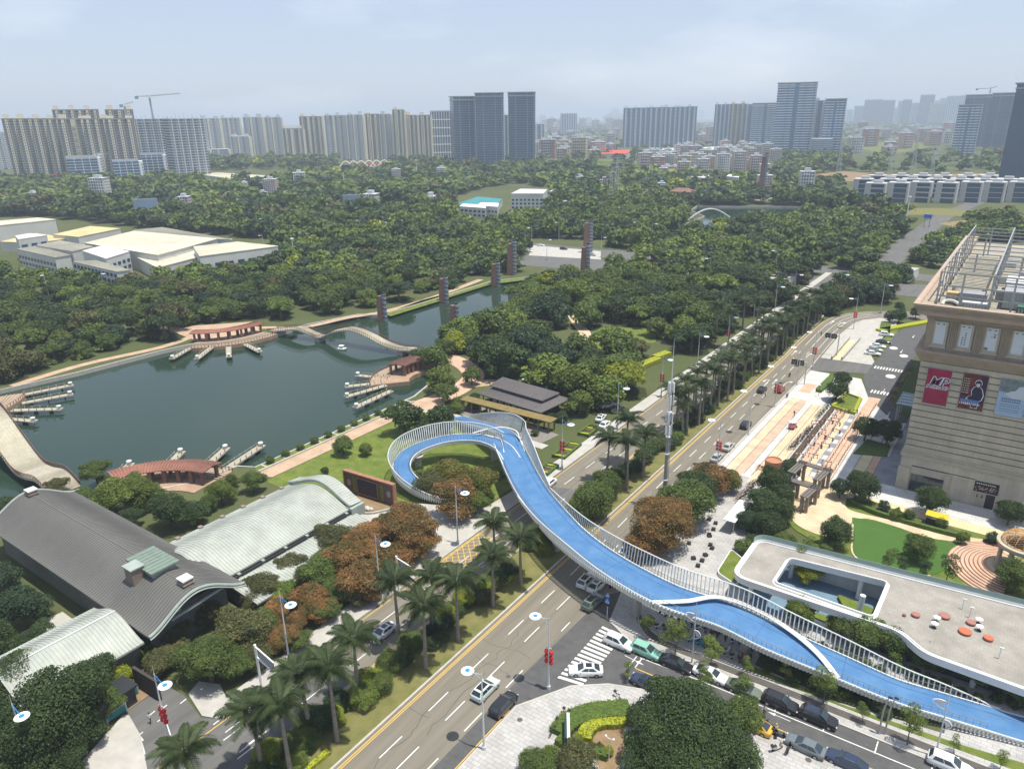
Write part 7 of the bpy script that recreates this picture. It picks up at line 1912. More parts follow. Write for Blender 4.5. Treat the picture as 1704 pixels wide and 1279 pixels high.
# young street trees along the side street
YT = [(1078, 1040, 15), (1125, 1057, 23), (1186, 1083, 21), (1245, 1110, 12), (1309, 1116, 12), (1375, 1138, 21), (1438, 1185, 12), (1517, 1203, 24), (1590, 1238, 11), (1668, 1262, 12)]
for i, (x, y, r) in enumerate(YT):
 tree_px(x, y, r * 1.3, 'loose', 'light', 'young loose crowned street tree, %s from the zebra crossing on the far side' % ORD[i], name='street_tree', hs=1.15)
for i, (x, y, r) in enumerate(((1044, 1113, 12), (1174, 1128, 20), (1237, 1146, 22))):
 tree_px(x, y, r * 1.2, 'loose', 'light', 'young street tree, %s from the zebra on the near side' % ORD[i], name='street_tree', hs=1.1)
# ---- palms
def frond_mesh(seed, pairs, wid):
 g = random.Random(seed); mb = MB(); n = 9
 pts = [Vector((0.15 + 2.9 * u, 0, 0.9 * math.sin(u * 2.0) - 1.55 * u * u)) for u in np.linspace(0, 1, n)]
 mb.tube(pts, [0.05 - 0.035 * u for u in np.linspace(0, 1, n)], 4, False)
 for k in range(pairs):
  u = 0.10 + 0.9 * k / pairs; i = min(int(u * (n - 1)), n - 2); p = pts[i].lerp(pts[i + 1], u * (n - 1) - i)
  L = 0.92 * math.sin(PI * (0.15 + 0.8 * u)) ** .7
  for s in (-1, 1):
   dr = g.uniform(.35, .75); tip = p + Vector((L * .42, s * L * .88, -L * dr)); mid_ = p + Vector((L * .2, s * L * .5, -L * dr * .25))
   w = Vector((wid, 0, 0.0))
   mb.add([p - w * .5, p + w * .5, mid_ + w * .8, mid_ - w * .5, tip], [(0, 1, 2, 3), (3, 2, 4)])
 me = mb.mesh('frond'); me.materials.append(LM['palm']); return me
FR = [frond_mesh(i, 34, 0.075) for i in range(4)]
def pfronds(seed, n=17):
 g = random.Random(seed); out = []
 for i in range(n):
  a = i * 2.4 + g.uniform(-.2, .2); el = 0.75 - 1.0 * (i / n) + g.uniform(-.1, .1)
  out.append((a, el, g.uniform(.85, 1.12)))
 return out
pt_m = MB().tube([(0, 0, -.2), (0, 0, 1.5), (0, 0, 5), (0, 0, 8.4)], [0.34, 0.29, 0.24, 0.17], 8).mesh('trunk'); pt_m.materials.append(M_ptr)
cs_m = MB().tube([(0, 0, 8.4), (0, 0, 9.0), (0, 0, 10.0)], [0.17, 0.22, 0.1], 8).mesh('crownshaft'); cs_m.materials.append(LM['mid'])
def far_crown(seed):
 vs, fs, o = [], [], 0
 for a, el, s in pfronds(seed, 15):
  me = far_fr[seed % 2]
  M = Matrix.Translation((0, 0, 9.9)) @ Matrix.Rotation(a, 4, 'Z') @ Matrix.Rotation(-el, 4, 'Y') @ Matrix.Scale(s, 4)
  mb = me; vs += [tuple(M @ v.co) for v in mb.vertices]; fs += [tuple(i + o for i in p.vertices) for p in mb.polygons]; o += len(mb.vertices)
 me = bpy.data.meshes.new('crown'); me.from_pydata(vs, [], fs); me.materials.append(LM['palm']); return me
far_fr = [frond_mesh(9 + i, 13, 0.15) for i in range(2)]
FC = [far_crown(i) for i in range(4)]
def palm(x, y, label, near, s=1.0, group=None):
 t = thing('royal_palm', label, 'palm tree', (x, y, 0.14), RN.uniform(0, 6.28), group)
 t.scale = (s, s, s * RN.uniform(.88, 1.1)); t.rotation_euler = (RN.uniform(-.045, .045), RN.uniform(-.045, .045), RN.uniform(0, 6))
 for nm, me in (('trunk', pt_m), ('crownshaft', cs_m)):
  o = link(bpy.data.objects.new(nm, me)); o.parent = t
 if near:
  for i, (a, el, q) in enumerate(pfronds(RN.randrange(999))):
   o = link(bpy.data.objects.new('frond', FR[i % 4])); o.parent = t
   o.rotation_euler = (0, -el, a); o.location = (0, 0, 9.9); o.scale = (q * 1.16,) * 3
 else:
  o = link(bpy.data.objects.new('crown', FC[RN.randrange(4)])); o.parent = t
NP = [(866, 882), (818, 916), (717, 950), (758, 968), (657, 968), (702, 1010), (585, 1050), (502, 1106), (548, 1122), (468, 1182), (417, 1166), (301, 1236), (823, 858)]
for i, (x, y) in enumerate(NP):
 p = at(x, y, 10.2); palm(min(p.x, -1.6) if i not in (10, 11) else p.x, p.y, 'tall royal palm, %s from the footbridge along the near median' % ORD[i], True, 1.0)
NP2 = [(1011, 728), (1044, 700), (1047, 740), (1074, 720)]
for i, (x, y) in enumerate(NP2):
 p = at(x, y, 10.2); palm(p.x, p.y, 'royal palm just beyond the footbridge, %s from it in the median' % ORD[i], True)
k = 0
for y in np.arange(110, 244, 5.2):
 for x in (-7.6, -3.6):
  palm(x + RN.uniform(-.6, .6), y + RN.uniform(-1.4, 1.4), 'royal palm in the long double row of the far median', False, RN.uniform(.9, 1.1), 'royal palms of the far median')
for i, (x, y) in enumerate(((1195, 520), (1215, 530), (1240, 500), (1262, 505), (1272, 520))):
 p = at(x, y, 10); palm(p.x, p.y, 'dark royal palm behind the median rows at the far corner', False, 1.1, 'royal palms at the far corner')
# ---- median shrubs and hedges
def shrub(p, R, col, label, group=None, lod='m', hs=0.75, name='shrub'):
 t = thing(name, label, 'shrub', (p[0], p[1], p[2] if len(p) > 2 else .1), RN.uniform(0, 6), group)
 s = R / 3.3; t.scale = (s, s, s * hs)
 c = link(bpy.data.objects.new('foliage', crown('round', lod, RN.randrange(4))[0])); c.parent = t; c.location = (0, 0, -1.0); omat(c, LM[col])
 return t
SG = 'shrubs planted along the palm median'
for i in range(92):
 y = -22 + (i % 46) * 2.1 + RN.uniform(-.8, .8)
 if 44 < y < 50: continue
 c = RN.choice(['dark', 'mid', 'mid', 'light', 'blue', 'yellow', 'olive'])
 shrub((RN.uniform(-7.2, -3.6) if i < 46 else RN.uniform(-7.9, -5.6), y, .1), RN.uniform(.8, 1.9), c, '%s shrub planted under the palms of the near median' % ADJ[c], SG, 'm' if y > 40 else 'n')
for i in range(60):
 y = 84 + i * 2.6 + RN.uniform(-1, 1); c = RN.choice(['dark', 'dark', 'mid', 'blue', 'mid'])
 shrub((RN.uniform(-7.4, -4.2), y, .1), RN.uniform(1.2, 2.3), c, '%s shrub under the palms of the far median' % ADJ[c], SG, 'm')
def leafy_hedge(label, path, w, h, col, name='clipped_hedge', dens=60, z0=0.1):
 """A clipped hedge: solid mass wrapped in leaf faces."""
 P = spline(path, 6); g = np.random.default_rng(len(P) * 7 + int(w * 10)); mb = MB().wall([(q.x, q.y) for q in P], w * .9, z0, z0 + h * .92)
 vs, fs = [mb.v], [[f for f in mb.f]]
 o = obj(name, mb, M_hedgey if col == 'yellow' else M_hedge); props(o, label, 'hedge')
 pts = []
 for a, b in zip(P, P[1:]):
  L = (b - a).length; d = (b - a).normalized(); nn = Vector((-d.y, d.x, 0))
  for k in range(int(L * dens * (w + 2 * h) / 3)):
   q = a.lerp(b, g.random()); u = g.uniform(-1, 1) * (w / 2 + h)
   if abs(u) < w / 2: p_ = q + nn * u + Vector((0, 0, z0 + h)); nr = Vector((0, 0, 1))
   else: p_ = q + nn * (math.copysign(w / 2, u)) + Vector((0, 0, z0 + h - (abs(u) - w / 2))); nr = nn * math.copysign(1, u)
   pts.append((p_, nr))
 p_ = np.array([tuple(a) for a, _ in pts]); nr = np.array([tuple(b) for _, b in pts]); m = len(p_)
 nr = nr + g.normal(size=(m, 3)) * .5; nr /= np.linalg.norm(nr, axis=1)[:, None]
 t = np.cross(nr, g.normal(size=(m, 3))); t /= np.linalg.norm(t, axis=1)[:, None]; b = np.cross(nr, t); s = .11 * g.uniform(.6, 1.3, (m, 1))
 v = np.stack([p_ - t * s, p_ - b * s * .6, p_ + t * s, p_ + b * s * .6], axis=1).reshape(-1, 3)
 c = link(bpy.data.objects.new('foliage', np_mesh('foliage', v, np.arange(m * 4).reshape(-1, 4)))); c.data.materials.append(LM[col]); c.parent = o; c['kind'] = 'stuff'
V3 = lambda L: [Vector((a, b, 0)) for a, b in L]
leafy_hedge('golden hedge strip in the near median below the palms', V3([(-7.4, 2), (-7.2, 8), (-6.6, 13)]), 1.6, .8, 'yellow')
leafy_hedge('golden hedge curving along the near median edge', V3([(-5.0, -14), (-3.4, -9), (-2.6, -4), (-2.4, 1)]), .8, .6, 'yellow')
leafy_hedge('broad green hedge mass in the near median', V3([(-6.4, -14), (-5.6, -6), (-5.2, 0)]), 2.4, .9, 'light')
leafy_hedge('golden shrub band before the footbridge in the median', V3([(-6, 34), (-5.4, 40), (-4.2, 45)]), 1.6, .9, 'yellow')
leafy_hedge('golden hedge along the service road by the park', A((1030, 635), (1060, 615), (1095, 600)), 3.0, 1.2, 'yellow', dens=20)
leafy_hedge('golden hedge ribbon in the park clearing', A((1090, 598), (1112, 590)), 3.0, 1.2, 'yellow', dens=20)
# corner garden hedges, clipped balls
sheet('garden_soil', A((985, 1225), (1000, 1214), (1035, 1212), (1045, 1235), (1025, 1290), (1005, 1290), (985, 1255), (970, 1240)), 0.135, M_soilbrown)
leafy_hedge('broad green clipped hedge curving round the corner garden', A((930, 1226), (948, 1205), (985, 1190), (1030, 1186), (1048, 1184)), 2.9, .9, 'light', dens=80)
leafy_hedge('golden clipped hedge band inside the corner garden', A((972, 1235), (978, 1218), (1000, 1206), (1030, 1204), (1045, 1194)), 1.9, .8, 'yellow', dens=90)
leafy_hedge('green hedge closing the lower side of the corner garden', A((928, 1234), (950, 1247), (985, 1254), (1012, 1262)), 1.3, .9, 'light', dens=90)
for x, y, r, c, lb in ((962, 1228, 9, 'yellow', 'upper golden clipped ball of the pair by the garden sign'), (962, 1238, 9, 'yellow', 'lower golden clipped ball of the pair by the garden sign'), (985, 1240, 8, 'olive', 'olive clipped ball left of its twin on the bare soil'), (998, 1240, 7, 'olive', 'olive clipped ball right of its twin on the bare soil'), (1013, 1247, 8, 'yellow', 'single golden clipped ball by the white lamp')):
 p = at(x, y, .8); shrub((p.x, p.y, .12), r / FPX * depth(p), c, lb, None, 'n', 1.0, 'clipped_ball')
# planting beds with carpet patterns by the service road
for i, (x, y, w, L) in enumerate(((-21.2, 79.5, 2.6, 5.0), (-22.6, 90.0, 2.8, 8.5), (-24.0, 102.5, 2.6, 6.0))):
 bed = thing('carpet_bed', 'dark edged planting bed with yellow and green chevrons, %s from the footbridge' % ORD[i], 'flower bed', (x, y, 0.1), rad(4))
 obj('hedge_border', MB().wall([(-w / 2, -L / 2), (w / 2, -L / 2), (w / 2, L / 2), (-w / 2, L / 2)], .5, 0, .6, True), M_hedge, bed)
 for k in range(int(L / 1.2)):
  obj('planting_stripe', MB().flat([(-w / 2 + .3, -L / 2 + .3 + k * 1.2), (w / 2 - .3, -L / 2 + .7 + k * 1.2), (w / 2 - .3, -L / 2 + 1.4 + k * 1.2), (-w / 2 + .3, -L / 2 + 1.0 + k * 1.2)], .42 + .003 * k), [M_hedgey, mat('dark_red_leaf', (0.09, 0.035, 0.03)), M_hedge][k % 3], bed)
for x, y, L in ((12.4, 0, 0),):
 pass
hedge('clipped_hedge', [(15.2, 160), (15.8, 168), (15.2, 176)], 1.5, .1, .9, M_hedge, 'yellow green hedge bed beside the pale paving in the plaza')
hedge('clipped_hedge', [(21.0, 150.6), (26.6, 148.6), (25.8, 160.4), (21.9, 162.4), (21.0, 150.6)], .8, .3, .75, M_hedgey, 'bright low hedge edging the square bed under dark round trees')
hedge('clipped_hedge', [(10.8, 97.2), (13.5, 98.0), (14.5, 93)], 1.2, .1, .8, M_hedgey, 'golden L shaped hedge at the end of the kerb trees')
hedge('clipped_hedge', A((1462, 552), (1500, 545), (1545, 537)), 2.6, 0, .8, M_hedgey, 'bright hedge sweeping along the bend of the access road')
hedge('clipped_hedge', [(19.0, 235), (17.6, 246)], 3.2, 0, .8, M_hedge, 'dark hedge bed beside the curve of the main road')
for i, (x, y) in enumerate([(-74.2, v) for v in np.arange(48, 92, 4.2)]):
 shrub((x, y, .3), .95, 'mid', 'small agave like shrub in the promenade planter', 'shrubs of the promenade planter', 'm', .8)
for i, (px, py, r, c) in enumerate([(1417, 545, 12, 'dark'), (1401, 535, 1, 'dark')][:0]): pass
for i, (px, py, r) in enumerate(((1482, 527, 12), (1497, 525, 13), (1525, 520, 11), (1497, 510, 9))):
 tree_px(px, py, r, 'round', 'dark', 'dark clipped round tree, %s on the green island behind the store' % ORD[i], name='round_tree')
for i, (px, py) in enumerate(((1565, 880), (1600, 905), (1650, 905), (1690, 905), (1490, 865), (1470, 852), (1510, 868))):
 p = at(px, py); shrub((p.x, p.y, .3), 1.0, ['mid', 'light', 'blue'][i % 3], '%s small garden shrub in the beds before the store' % ORD[i], None, 'm', 1.1)
for i in range(10):
 p = at(1190 + i * 6.5, 940 - i * 6.6); shrub((p.x + 5.2, p.y, .1), .6, 'blue', 'dark ball shrub in the short row beside the grass bed', 'ball shrubs by the pavilion forecourt', 'm', 1)
for i, (px, py) in enumerate([(RN.uniform(1235, 1290), RN.uniform(850, 925)) for _ in range(26)]):
 p = at(px, py)
 if 16 < p.x < 26 and 66 < p.y < 104: shrub((p.x, p.y, .1), RN.uniform(.8, 1.6), RN.choice(['dark', 'mid', 'blue']), 'low dark shrub under the tree screen beside the shelter', 'shrubs under the tree screen', 'm', .9)
for i in range(30):
 x = 34 + i * 2.2; shrub((x + RN.uniform(-.5, .5), 74.3 + RN.uniform(-.8, 1.2) + x * .02, .06), RN.uniform(.9, 1.6), RN.choice(['dark', 'mid', 'blue', 'light']), 'shrub in the planted belt behind the pavilion', 'shrubs behind the pavilion', 'm', .9)
for i in range(26):
 x = 40 + i * 1.9; shrub((x, 52.6 + RN.uniform(-.4, .6) if x < 50 else 54.4 + max(0, x - 58) * .16 + RN.uniform(-.2, .5), .1), RN.uniform(.6, .95), RN.choice(['dark', 'mid', 'dark']), 'dark shrub between the footbridge and the pavilion', 'shrubs below the footbridge', 'm', .9)
slab('planting_bed', [(35, 44.9), (46, 44.2), (58, 46), (58, 50.5), (35, 50.3)], -.1, .17, M_floor if 'M_floor' in globals() else M_soil)
for i in range(50):
 x = 35.5 + RN.random() * 17; shrub((x, RN.uniform(44.2, 49.6) + max(0, x - 48) * .15, .15), RN.uniform(.6, 1.25), RN.choice(['dark', 'mid', 'dark', 'blue']), 'dark shrub in the shade below the footbridge deck', 'shrubs in the footbridge shade', 'm', .8)
for i in range(34):
 shrub((-36 + RN.uniform(-9, 9), 64 + RN.uniform(-7, 7), 0), RN.uniform(.6, 1.3), RN.choice(['mid', 'light', 'dark', 'yellow']), 'small shrub on the lawn around the footbridge loop', 'shrubs round the footbridge loop', 'm', .7)
for i in range(34):
 shrub((RN.uniform(-62, -31), RN.uniform(93, 122), 0), RN.uniform(.8, 1.8), RN.choice(['mid', 'dark', 'dark', 'light']), 'shrub in the planting round the tea house', 'shrubs round the tea house', 'm', .8)
# ---- woodland: the nearest trees singly, the rest as one mass
EXC = [lake_poly, lake_far, road_left, [(-23.5, -60), (-24, 110), (-24, 340), (-8, 340), (-8, -60)], [(-9, 345), (-13, 450), (-9, 585), (8, 760), (30, 760), (9, 585), (6, 450), (8, 345)],
 [(-172, 264), (-112, 276), (-112, 345), (-172, 338)], [(-112, 284), (-40, 299), (60, 306), (180, 334), (180, 347), (60, 322), (-40, 314), (-112, 300)], [(-112, 314), (-40, 331), (60, 340), (180, 361), (180, 372), (60, 350), (-40, 342), (-112, 330)], [(p.x, p.y) for p in A((850, 655), (856, 610), (890, 588), (940, 566), (1000, 545), (1095, 543), (1085, 578), (1000, 588), (935, 612), (890, 648))], [(p.x, p.y) for p in A((1015, 640), (1100, 588), (1130, 600), (1060, 660))], [(p.x, p.y) for p in A((905, 590), (950, 520), (985, 505), (960, 560))],
 [(p.x, p.y) for p in A((-80, 366), (62, 358), (210, 376), (385, 392), (470, 404), (464, 425), (336, 446), (220, 475), (120, 462), (20, 430), (-80, 410))],
 [(-62, 90), (-29, 86), (-30, 116), (-58, 118)], [(-73, 40), (-64, 40), (-62, 105), (-66, 120), (-80, 132), (-100, 134), (-104, 126), (-86, 118), (-75, 100)], [(p.x, p.y) for p in A((748, 384), (850, 380), (925, 352), (925, 312), (850, 306), (745, 326))],
 [(p.x, p.y) for p in A((1405, 292), (1720, 290), (1720, 342), (1405, 345))], [(p.x, p.y) for p in A((470, 334), (545, 330), (545, 320), (470, 324))], [(p.x, p.y) for p in A((330, 312), (460, 308), (460, 286), (330, 284))], [(p.x, p.y) for p in A((1065, 298), (1300, 296), (1300, 248), (1065, 252))],
 [(p.x, p.y) for p in A((1130, 300), (1240, 298), (1240, 288), (1130, 290))], [(p.x, p.y) for p in A((870, 474), (905, 474), (1010, 462), (1010, 400), (870, 400))], [(p.x, p.y) for p in A((270, 575), (330, 572), (445, 564), (440, 536), (380, 536), (290, 552))]]
FOR = [([(-60, 655), (130, 602), (265, 573), (330, 540), (420, 530), (500, 536), (580, 521), (640, 508), (720, 486), (800, 460), (860, 452), (880, 400), (700, 394), (470, 402), (470, 416), (330, 462), (215, 482), (100, 470), (-60, 462)], 'far'),
 ([(-60, 360), (150, 374), (480, 402), (700, 396), (880, 398), (1080, 398), (1125, 385), (1150, 366), (1130, 330), (1090, 298), (1000, 288), (900, 284), (560, 292), (330, 312), (150, 314), (-60, 314)], 'belt'),
 ([(695, 596), (745, 578), (815, 545), (850, 505), (885, 478), (1000, 468), (1130, 455), (1260, 472), (1215, 545), (1125, 600), (1050, 655), (990, 692), (950, 688), (940, 645), (838, 645), (820, 615), (770, 604)], 'park'),
 ([(1225, 525), (1240, 450), (1500, 458), (1478, 500), (1420, 512), (1370, 522), (1325, 560)], 'park'), ([(1010, 470), (1015, 398), (1500, 430), (1500, 470), (1250, 475)], 'park'),
 ([(1090, 442), (1150, 388), (1215, 380), (1230, 366), (1370, 362), (1490, 378), (1520, 395), (1480, 440), (1300, 440)], 'pond'),
 ([(1290, 330), (1300, 305), (1400, 312), (1400, 345), (1500, 362), (1480, 372), (1370, 356), (1290, 342)], 'pond'), ([(1190, 344), (1110, 330), (1100, 300), (1290, 300), (1290, 338)], 'pond'),
 ([(1490, 445), (1510, 412), (1590, 395), (1640, 372), (1704, 380), (1704, 400), (1600, 410), (1575, 445)], 'pond'),
 ([(330, 284), (560, 280), (560, 268), (330, 268)], 'skyline'), ([(650, 284), (900, 282), (900, 274), (650, 272)], 'skyline'), ([(1290, 292), (1410, 284), (1410, 258), (1300, 262)], 'skyline'),
 ([(1410, 290), (1704, 288), (1704, 256), (1590, 252), (1500, 262), (1410, 268)], 'sparse'), ([(890, 280), (1060, 286), (1065, 258), (980, 258), (890, 262)], 'sparse'), ([(905, 258), (1040, 255), (1190, 248), (1290, 246), (1600, 235), (1600, 204), (1190, 206), (905, 206)], 'sparse'), ([(-60, 312), (110, 314), (230, 312), (330, 312), (330, 300), (-60, 302)], 'skyline')]
for px, py, r in BELT_CLEAR:
 c = at(px, py + 3); EXC.append([(c.x + r * math.cos(t), c.y + r * math.sin(t)) for t in (0, 1.05, 2.1, 3.14, 4.2, 5.24)])
grid = {}
woods = []
for poly, zone in FOR:
 W_ = [at(a, b) for a, b in poly]; xs = [p.x for p in W_]; ys = [p.y for p in W_]; wp = [(p.x, p.y) for p in W_]
 ar = abs(sum(wp[i][0] * wp[i - 1][1] - wp[i - 1][0] * wp[i][1] for i in range(len(wp)))) / 2
 tries = int(min(26000, ar / 14)) if zone != 'sparse' else int(min(9000, ar / 60))
 for _ in range(tries):
  x, y = RN.uniform(min(xs), max(xs)), RN.uniform(min(ys), max(ys))
  D = depth((x, y, 4))
  sep = max(5.6, D / 62 if D > 420 else 6.0) * (2.4 if zone == 'sparse' else 1.12 if zone == 'park' else 1.0) * RN.uniform(.85, 1.25)
  gx, gy = int(x // 20), int(y // 20)
  if any((x - a) ** 2 + (y - b) ** 2 < sep * sep for i in (-2, -1, 0, 1, 2) for j in (-2, -1, 0, 1, 2) for a, b in grid.get((gx + i, gy + j), ())): continue
  if not inside((x, y), wp) or any(inside((x, y), e) for e in EXC): continue
  grid.setdefault((gx, gy), []).append((x, y))
  cc = RN.choices(['dark', 'mid', 'light', 'blue', 'olive', 'yellow'], [27, 37, 20, 12, 7, .6])[0]
  R = max(3.8, min(sep * .84, 10)) * RN.uniform(.8, 1.3)
  woods.append((D, x, y, R, cc, zone))
woods.sort()
WL = {'far': 'tree in the wood on the far lake bank', 'belt': 'tree in the green belt before the skyline', 'park': 'tree in the park wood right of the lake', 'pond': 'tree in the wood round the far pond'}
NSOLO = 300
for i, (D, x, y, R, cc, zone) in enumerate(woods[:NSOLO]):
 tree((x, y), R, 'flat' if RN.random() < .35 else 'dome', cc, '%s %s' % (ADJ[cc], WL.get(zone, WL['belt'])), 'woodland trees', name='woodland_tree', lod='m' if D < 330 else 'm', hs=RN.uniform(.8, 1.15))
keys = ['dark', 'mid', 'light', 'blue', 'olive', 'yellow']
VV, FF, MI, off = [], [], [], 0
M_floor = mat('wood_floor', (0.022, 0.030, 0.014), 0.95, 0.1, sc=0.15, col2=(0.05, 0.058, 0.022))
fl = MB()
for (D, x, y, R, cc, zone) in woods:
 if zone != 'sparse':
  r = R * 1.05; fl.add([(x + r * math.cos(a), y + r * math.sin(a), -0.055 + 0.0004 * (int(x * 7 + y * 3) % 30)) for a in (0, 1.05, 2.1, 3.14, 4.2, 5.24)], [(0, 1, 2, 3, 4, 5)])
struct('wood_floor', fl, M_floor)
g = np.random.default_rng(5)
under = [(D, x + RN.uniform(-3, 3), y + RN.uniform(-3, 3), RN.uniform(1.3, 2.6), RN.choice(['dark', 'mid', 'dark', 'blue', 'light']), 'u') for (D, x, y, R, cc, zone) in woods if D < 560 and zone != 'sparse' for _ in range(2)]
under = [u for u in under if not any(inside((u[1], u[2]), e) for e in EXC)]
for (D, x, y, R, cc, zone) in woods[NSOLO:] + under:
 lod = 'f' if D < 620 else 'v'
 kd = 'flat' if g.random() < .35 else 'dome'
 me, v, f = crown(kd, lod, int(g.integers(4)))
 a = g.uniform(0, 6.28); s = R / 4; ca, sa = math.cos(a) * s, math.sin(a) * s
 w = np.empty_like(v); w[:, 0] = v[:, 0] * ca - v[:, 1] * sa + x; w[:, 1] = v[:, 0] * sa + v[:, 1] * ca + y; w[:, 2] = (v[:, 2] + (-1.6 if zone == 'u' else -.1)) * s * g.uniform(.8, 1.15)
 if D > 620: w[:, 2] *= .8
 VV.append(w); FF.append(f + off); MI.append(np.full(len(f), keys.index(cc))); off += len(v)
if VV:
 f = np.vstack(FF); mi = np.concatenate(MI); tri = f[:, 2] == f[:, 3]
 me = np_mesh('woodland', np.vstack(VV), f)
 for k in keys: me.materials.append(LM[k])
 me.polygons.foreach_set('material_index', np.concatenate([mi[~tri], mi[tri]]).astype(np.int32))
 o = link(bpy.data.objects.new('woodland', me)); props(o, 'distant woods reading as one green mass before the skyline', 'woodland', None, 'stuff')
print('WOODS', len(woods), 'tri', sum(len(f) for f in FF) * 2)
# ---------------------------------------------------------------- vehicles
M_tyre = plain('tyre_rubber', (0.02, 0.02, 0.021), 0.8); M_rim = plain('alloy_rim', (0.35, 0.36, 0.37), 0.35, 0.5, 0.6)
M_lampw = plain('headlight_glass', (0.65, 0.67, 0.68), 0.2, 0.6); M_lampr = plain('tail_lamp', (0.35, 0.015, 0.015), 0.3, 0.5)
def paint(n, c, r=0.25):
 m = mat('car_paint_' + n, c, r, 0.5, 0.0); m.node_tree.nodes['Principled BSDF'].inputs['Coat Weight'].default_value = 0.6; return m
PT = {'white': paint('white', (0.72, 0.73, 0.72)), 'black': paint('black', (0.014, 0.015, 0.018)), 'mint': paint('mint', (0.22, 0.46, 0.36)), 'silver': paint('silver', (0.38, 0.385, 0.37)), 'grey': paint('grey', (0.13, 0.15, 0.165)),
 'red': paint('red', (0.33, 0.02, 0.02)), 'olive': paint('olive', (0.13, 0.155, 0.125)), 'navy': paint('navy', (0.022, 0.034, 0.07)), 'pale': paint('pale', (0.55, 0.63, 0.60)), 'yellow': paint('yellow', (0.62, 0.36, 0.03)), 'tan': paint('tan', (0.42, 0.40, 0.35))}
def car_proto(style):
 S = {'sedan': dict(st=[(-2.36, .62, .42, .74), (-2.28, .80, .30, .93), (-1.7, .90, .2, 1.0), (0, .915, .18, .97), (1.2, .905, .18, .94), (1.9, .87, .2, .84), (2.25, .78, .26, .70), (2.36, .58, .36, .58)], zb=.94, zt=1.44, b0=-1.95, b1=1.2, t0=-1.05, t1=.25, wb=.82, wt=.60),
  'suv': dict(st=[(-2.3, .70, .45, .95), (-2.22, .86, .35, 1.08), (-1.6, .93, .26, 1.12), (0, .94, .25, 1.10), (1.1, .93, .25, 1.06), (1.85, .90, .26, .98), (2.2, .82, .32, .84), (2.3, .64, .42, .70)], zb=1.06, zt=1.66, b0=-2.2, b1=1.15, t0=-1.75, t1=.2, wb=.86, wt=.66)}[style]
 mb = MB(); n = 10; vs = []
 for x, w, z0, z1 in S['st']:
  h = z1 - z0
  vs += [(x, -w * .92, z0), (x, w * .92, z0), (x, w, z0 + h * .25), (x, w, z0 + h * .62), (x, w * .94, z1 - h * .12), (x, w * .8, z1), (x, -w * .8, z1), (x, -w * .94, z1 - h * .12), (x, -w, z0 + h * .62), (x, -w, z0 + h * .25)]
 k = len(S['st'])
 fs = [(i * n + j, (i + 1) * n + j, (i + 1) * n + (j + 1) % n, i * n + (j + 1) % n) for i in range(k - 1) for j in range(n)] + [tuple(range(n)), tuple((k - 1) * n + j for j in reversed(range(n)))]
 mb.add(vs, [tuple(reversed(f)) for f in fs])
 zb, zt, b0, b1, t0, t1, wb, wt = (S[q] for q in ('zb', 'zt', 'b0', 'b1', 't0', 't1', 'wb', 'wt'))
 cab = MB().add([(b0, -wb, zb - .06), (b1, -wb, zb - .06), (b1, wb, zb - .06), (b0, wb, zb - .06), (t0, -wt, zt - .05), (t1, -wt, zt - .05), (t1, wt, zt - .05), (t0, wt, zt - .05), (t0 + .12, -wt * .8, zt), (t1 - .1, -wt * .8, zt), (t1 - .1, wt * .8, zt), (t0 + .12, wt * .8, zt)],
    [(0, 1, 5, 4), (1, 2, 6, 5), (2, 3, 7, 6), (3, 0, 4, 7), (4, 5, 9, 8), (5, 6, 10, 9), (6, 7, 11, 10), (7, 4, 8, 11), (8, 9, 10, 11)])
 L = lambda a, b, t: tuple(a[i] + (b[i] - a[i]) * t for i in range(3))
 def win(a, b, c, d, o, u0=.08, u1=.92, v0=.1, v1=.92):
  q = [L(L(a, b, u), L(d, c, u), v) for u, v in ((u0, v0), (u1, v0), (u1, v1), (u0, v1))]
  q = [tuple(p[i] + o[i] for i in range(3)) for p in q]
  return MB().add(q, [(0, 1, 2, 3)])
 A0, A1, A2, A3 = (b0, -wb, zb), (b1, -wb, zb), (b1, wb, zb), (b0, wb, zb); T0, T1, T2, T3 = (t0, -wt, zt - .05), (t1, -wt, zt - .05), (t1, wt, zt - .05), (t0, wt, zt - .05)
 parts = [('body', mb, 'P'), ('cabin', cab, 'P'), ('windscreen', win(A1, A2, T2, T1, (.015, 0, .015)), M_glass), ('rear_window', win(A3, A0, T0, T3, (-.015, 0, .015)), M_glass),
   ('side_window', win(A0, A1, T1, T0, (0, -.015, .01), .13, .50, .12, .9), M_glass), ('side_window', win(A0, A1, T1, T0, (0, -.015, .01), .53, .86, .12, .9), M_glass),
   ('side_window', win(A2, A3, T3, T2, (0, .015, .01), .14, .47, .12, .9), M_glass), ('side_window', win(A2, A3, T3, T2, (0, .015, .01), .50, .87, .12, .9), M_glass),
   ('roof_panel', MB().add([(t0 + .25, -wt * .7, zt + .012), (t1 - .2, -wt * .7, zt + .012), (t1 - .2, wt * .7, zt + .012), (t0 + .25, wt * .7, zt + .012)], [(0, 1, 2, 3)]), 'R')]
 xf, wf, z0, z1 = S['st'][-2]; xr, wr, r0, r1 = S['st'][1]
 for s in (-1, 1):
  parts += [('headlight', MB().box((xf + .0, s * wf * .72, z0 + (z1 - z0) * .78), (.2, .34, .12), s * -.35), M_lampw), ('tail_light', MB().box((xr - .0, s * wr * .8, r0 + (r1 - r0) * .72), (.12, .3, .14)), M_lampr), ('mirror', MB().box((b1 - .45, s * (wb + .13), zb + .06), (.16, .2, .12)), 'P')]
 out = [(nm, m.mesh(nm), mm) for nm, m, mm in parts]
 wh = MB().tube([(0, -.1, 0), (0, .1, 0)], .33, 14).mesh('wheel'); ri = MB().tube([(0, -.112, 0), (0, .112, 0)], .2, 8).mesh('rim')
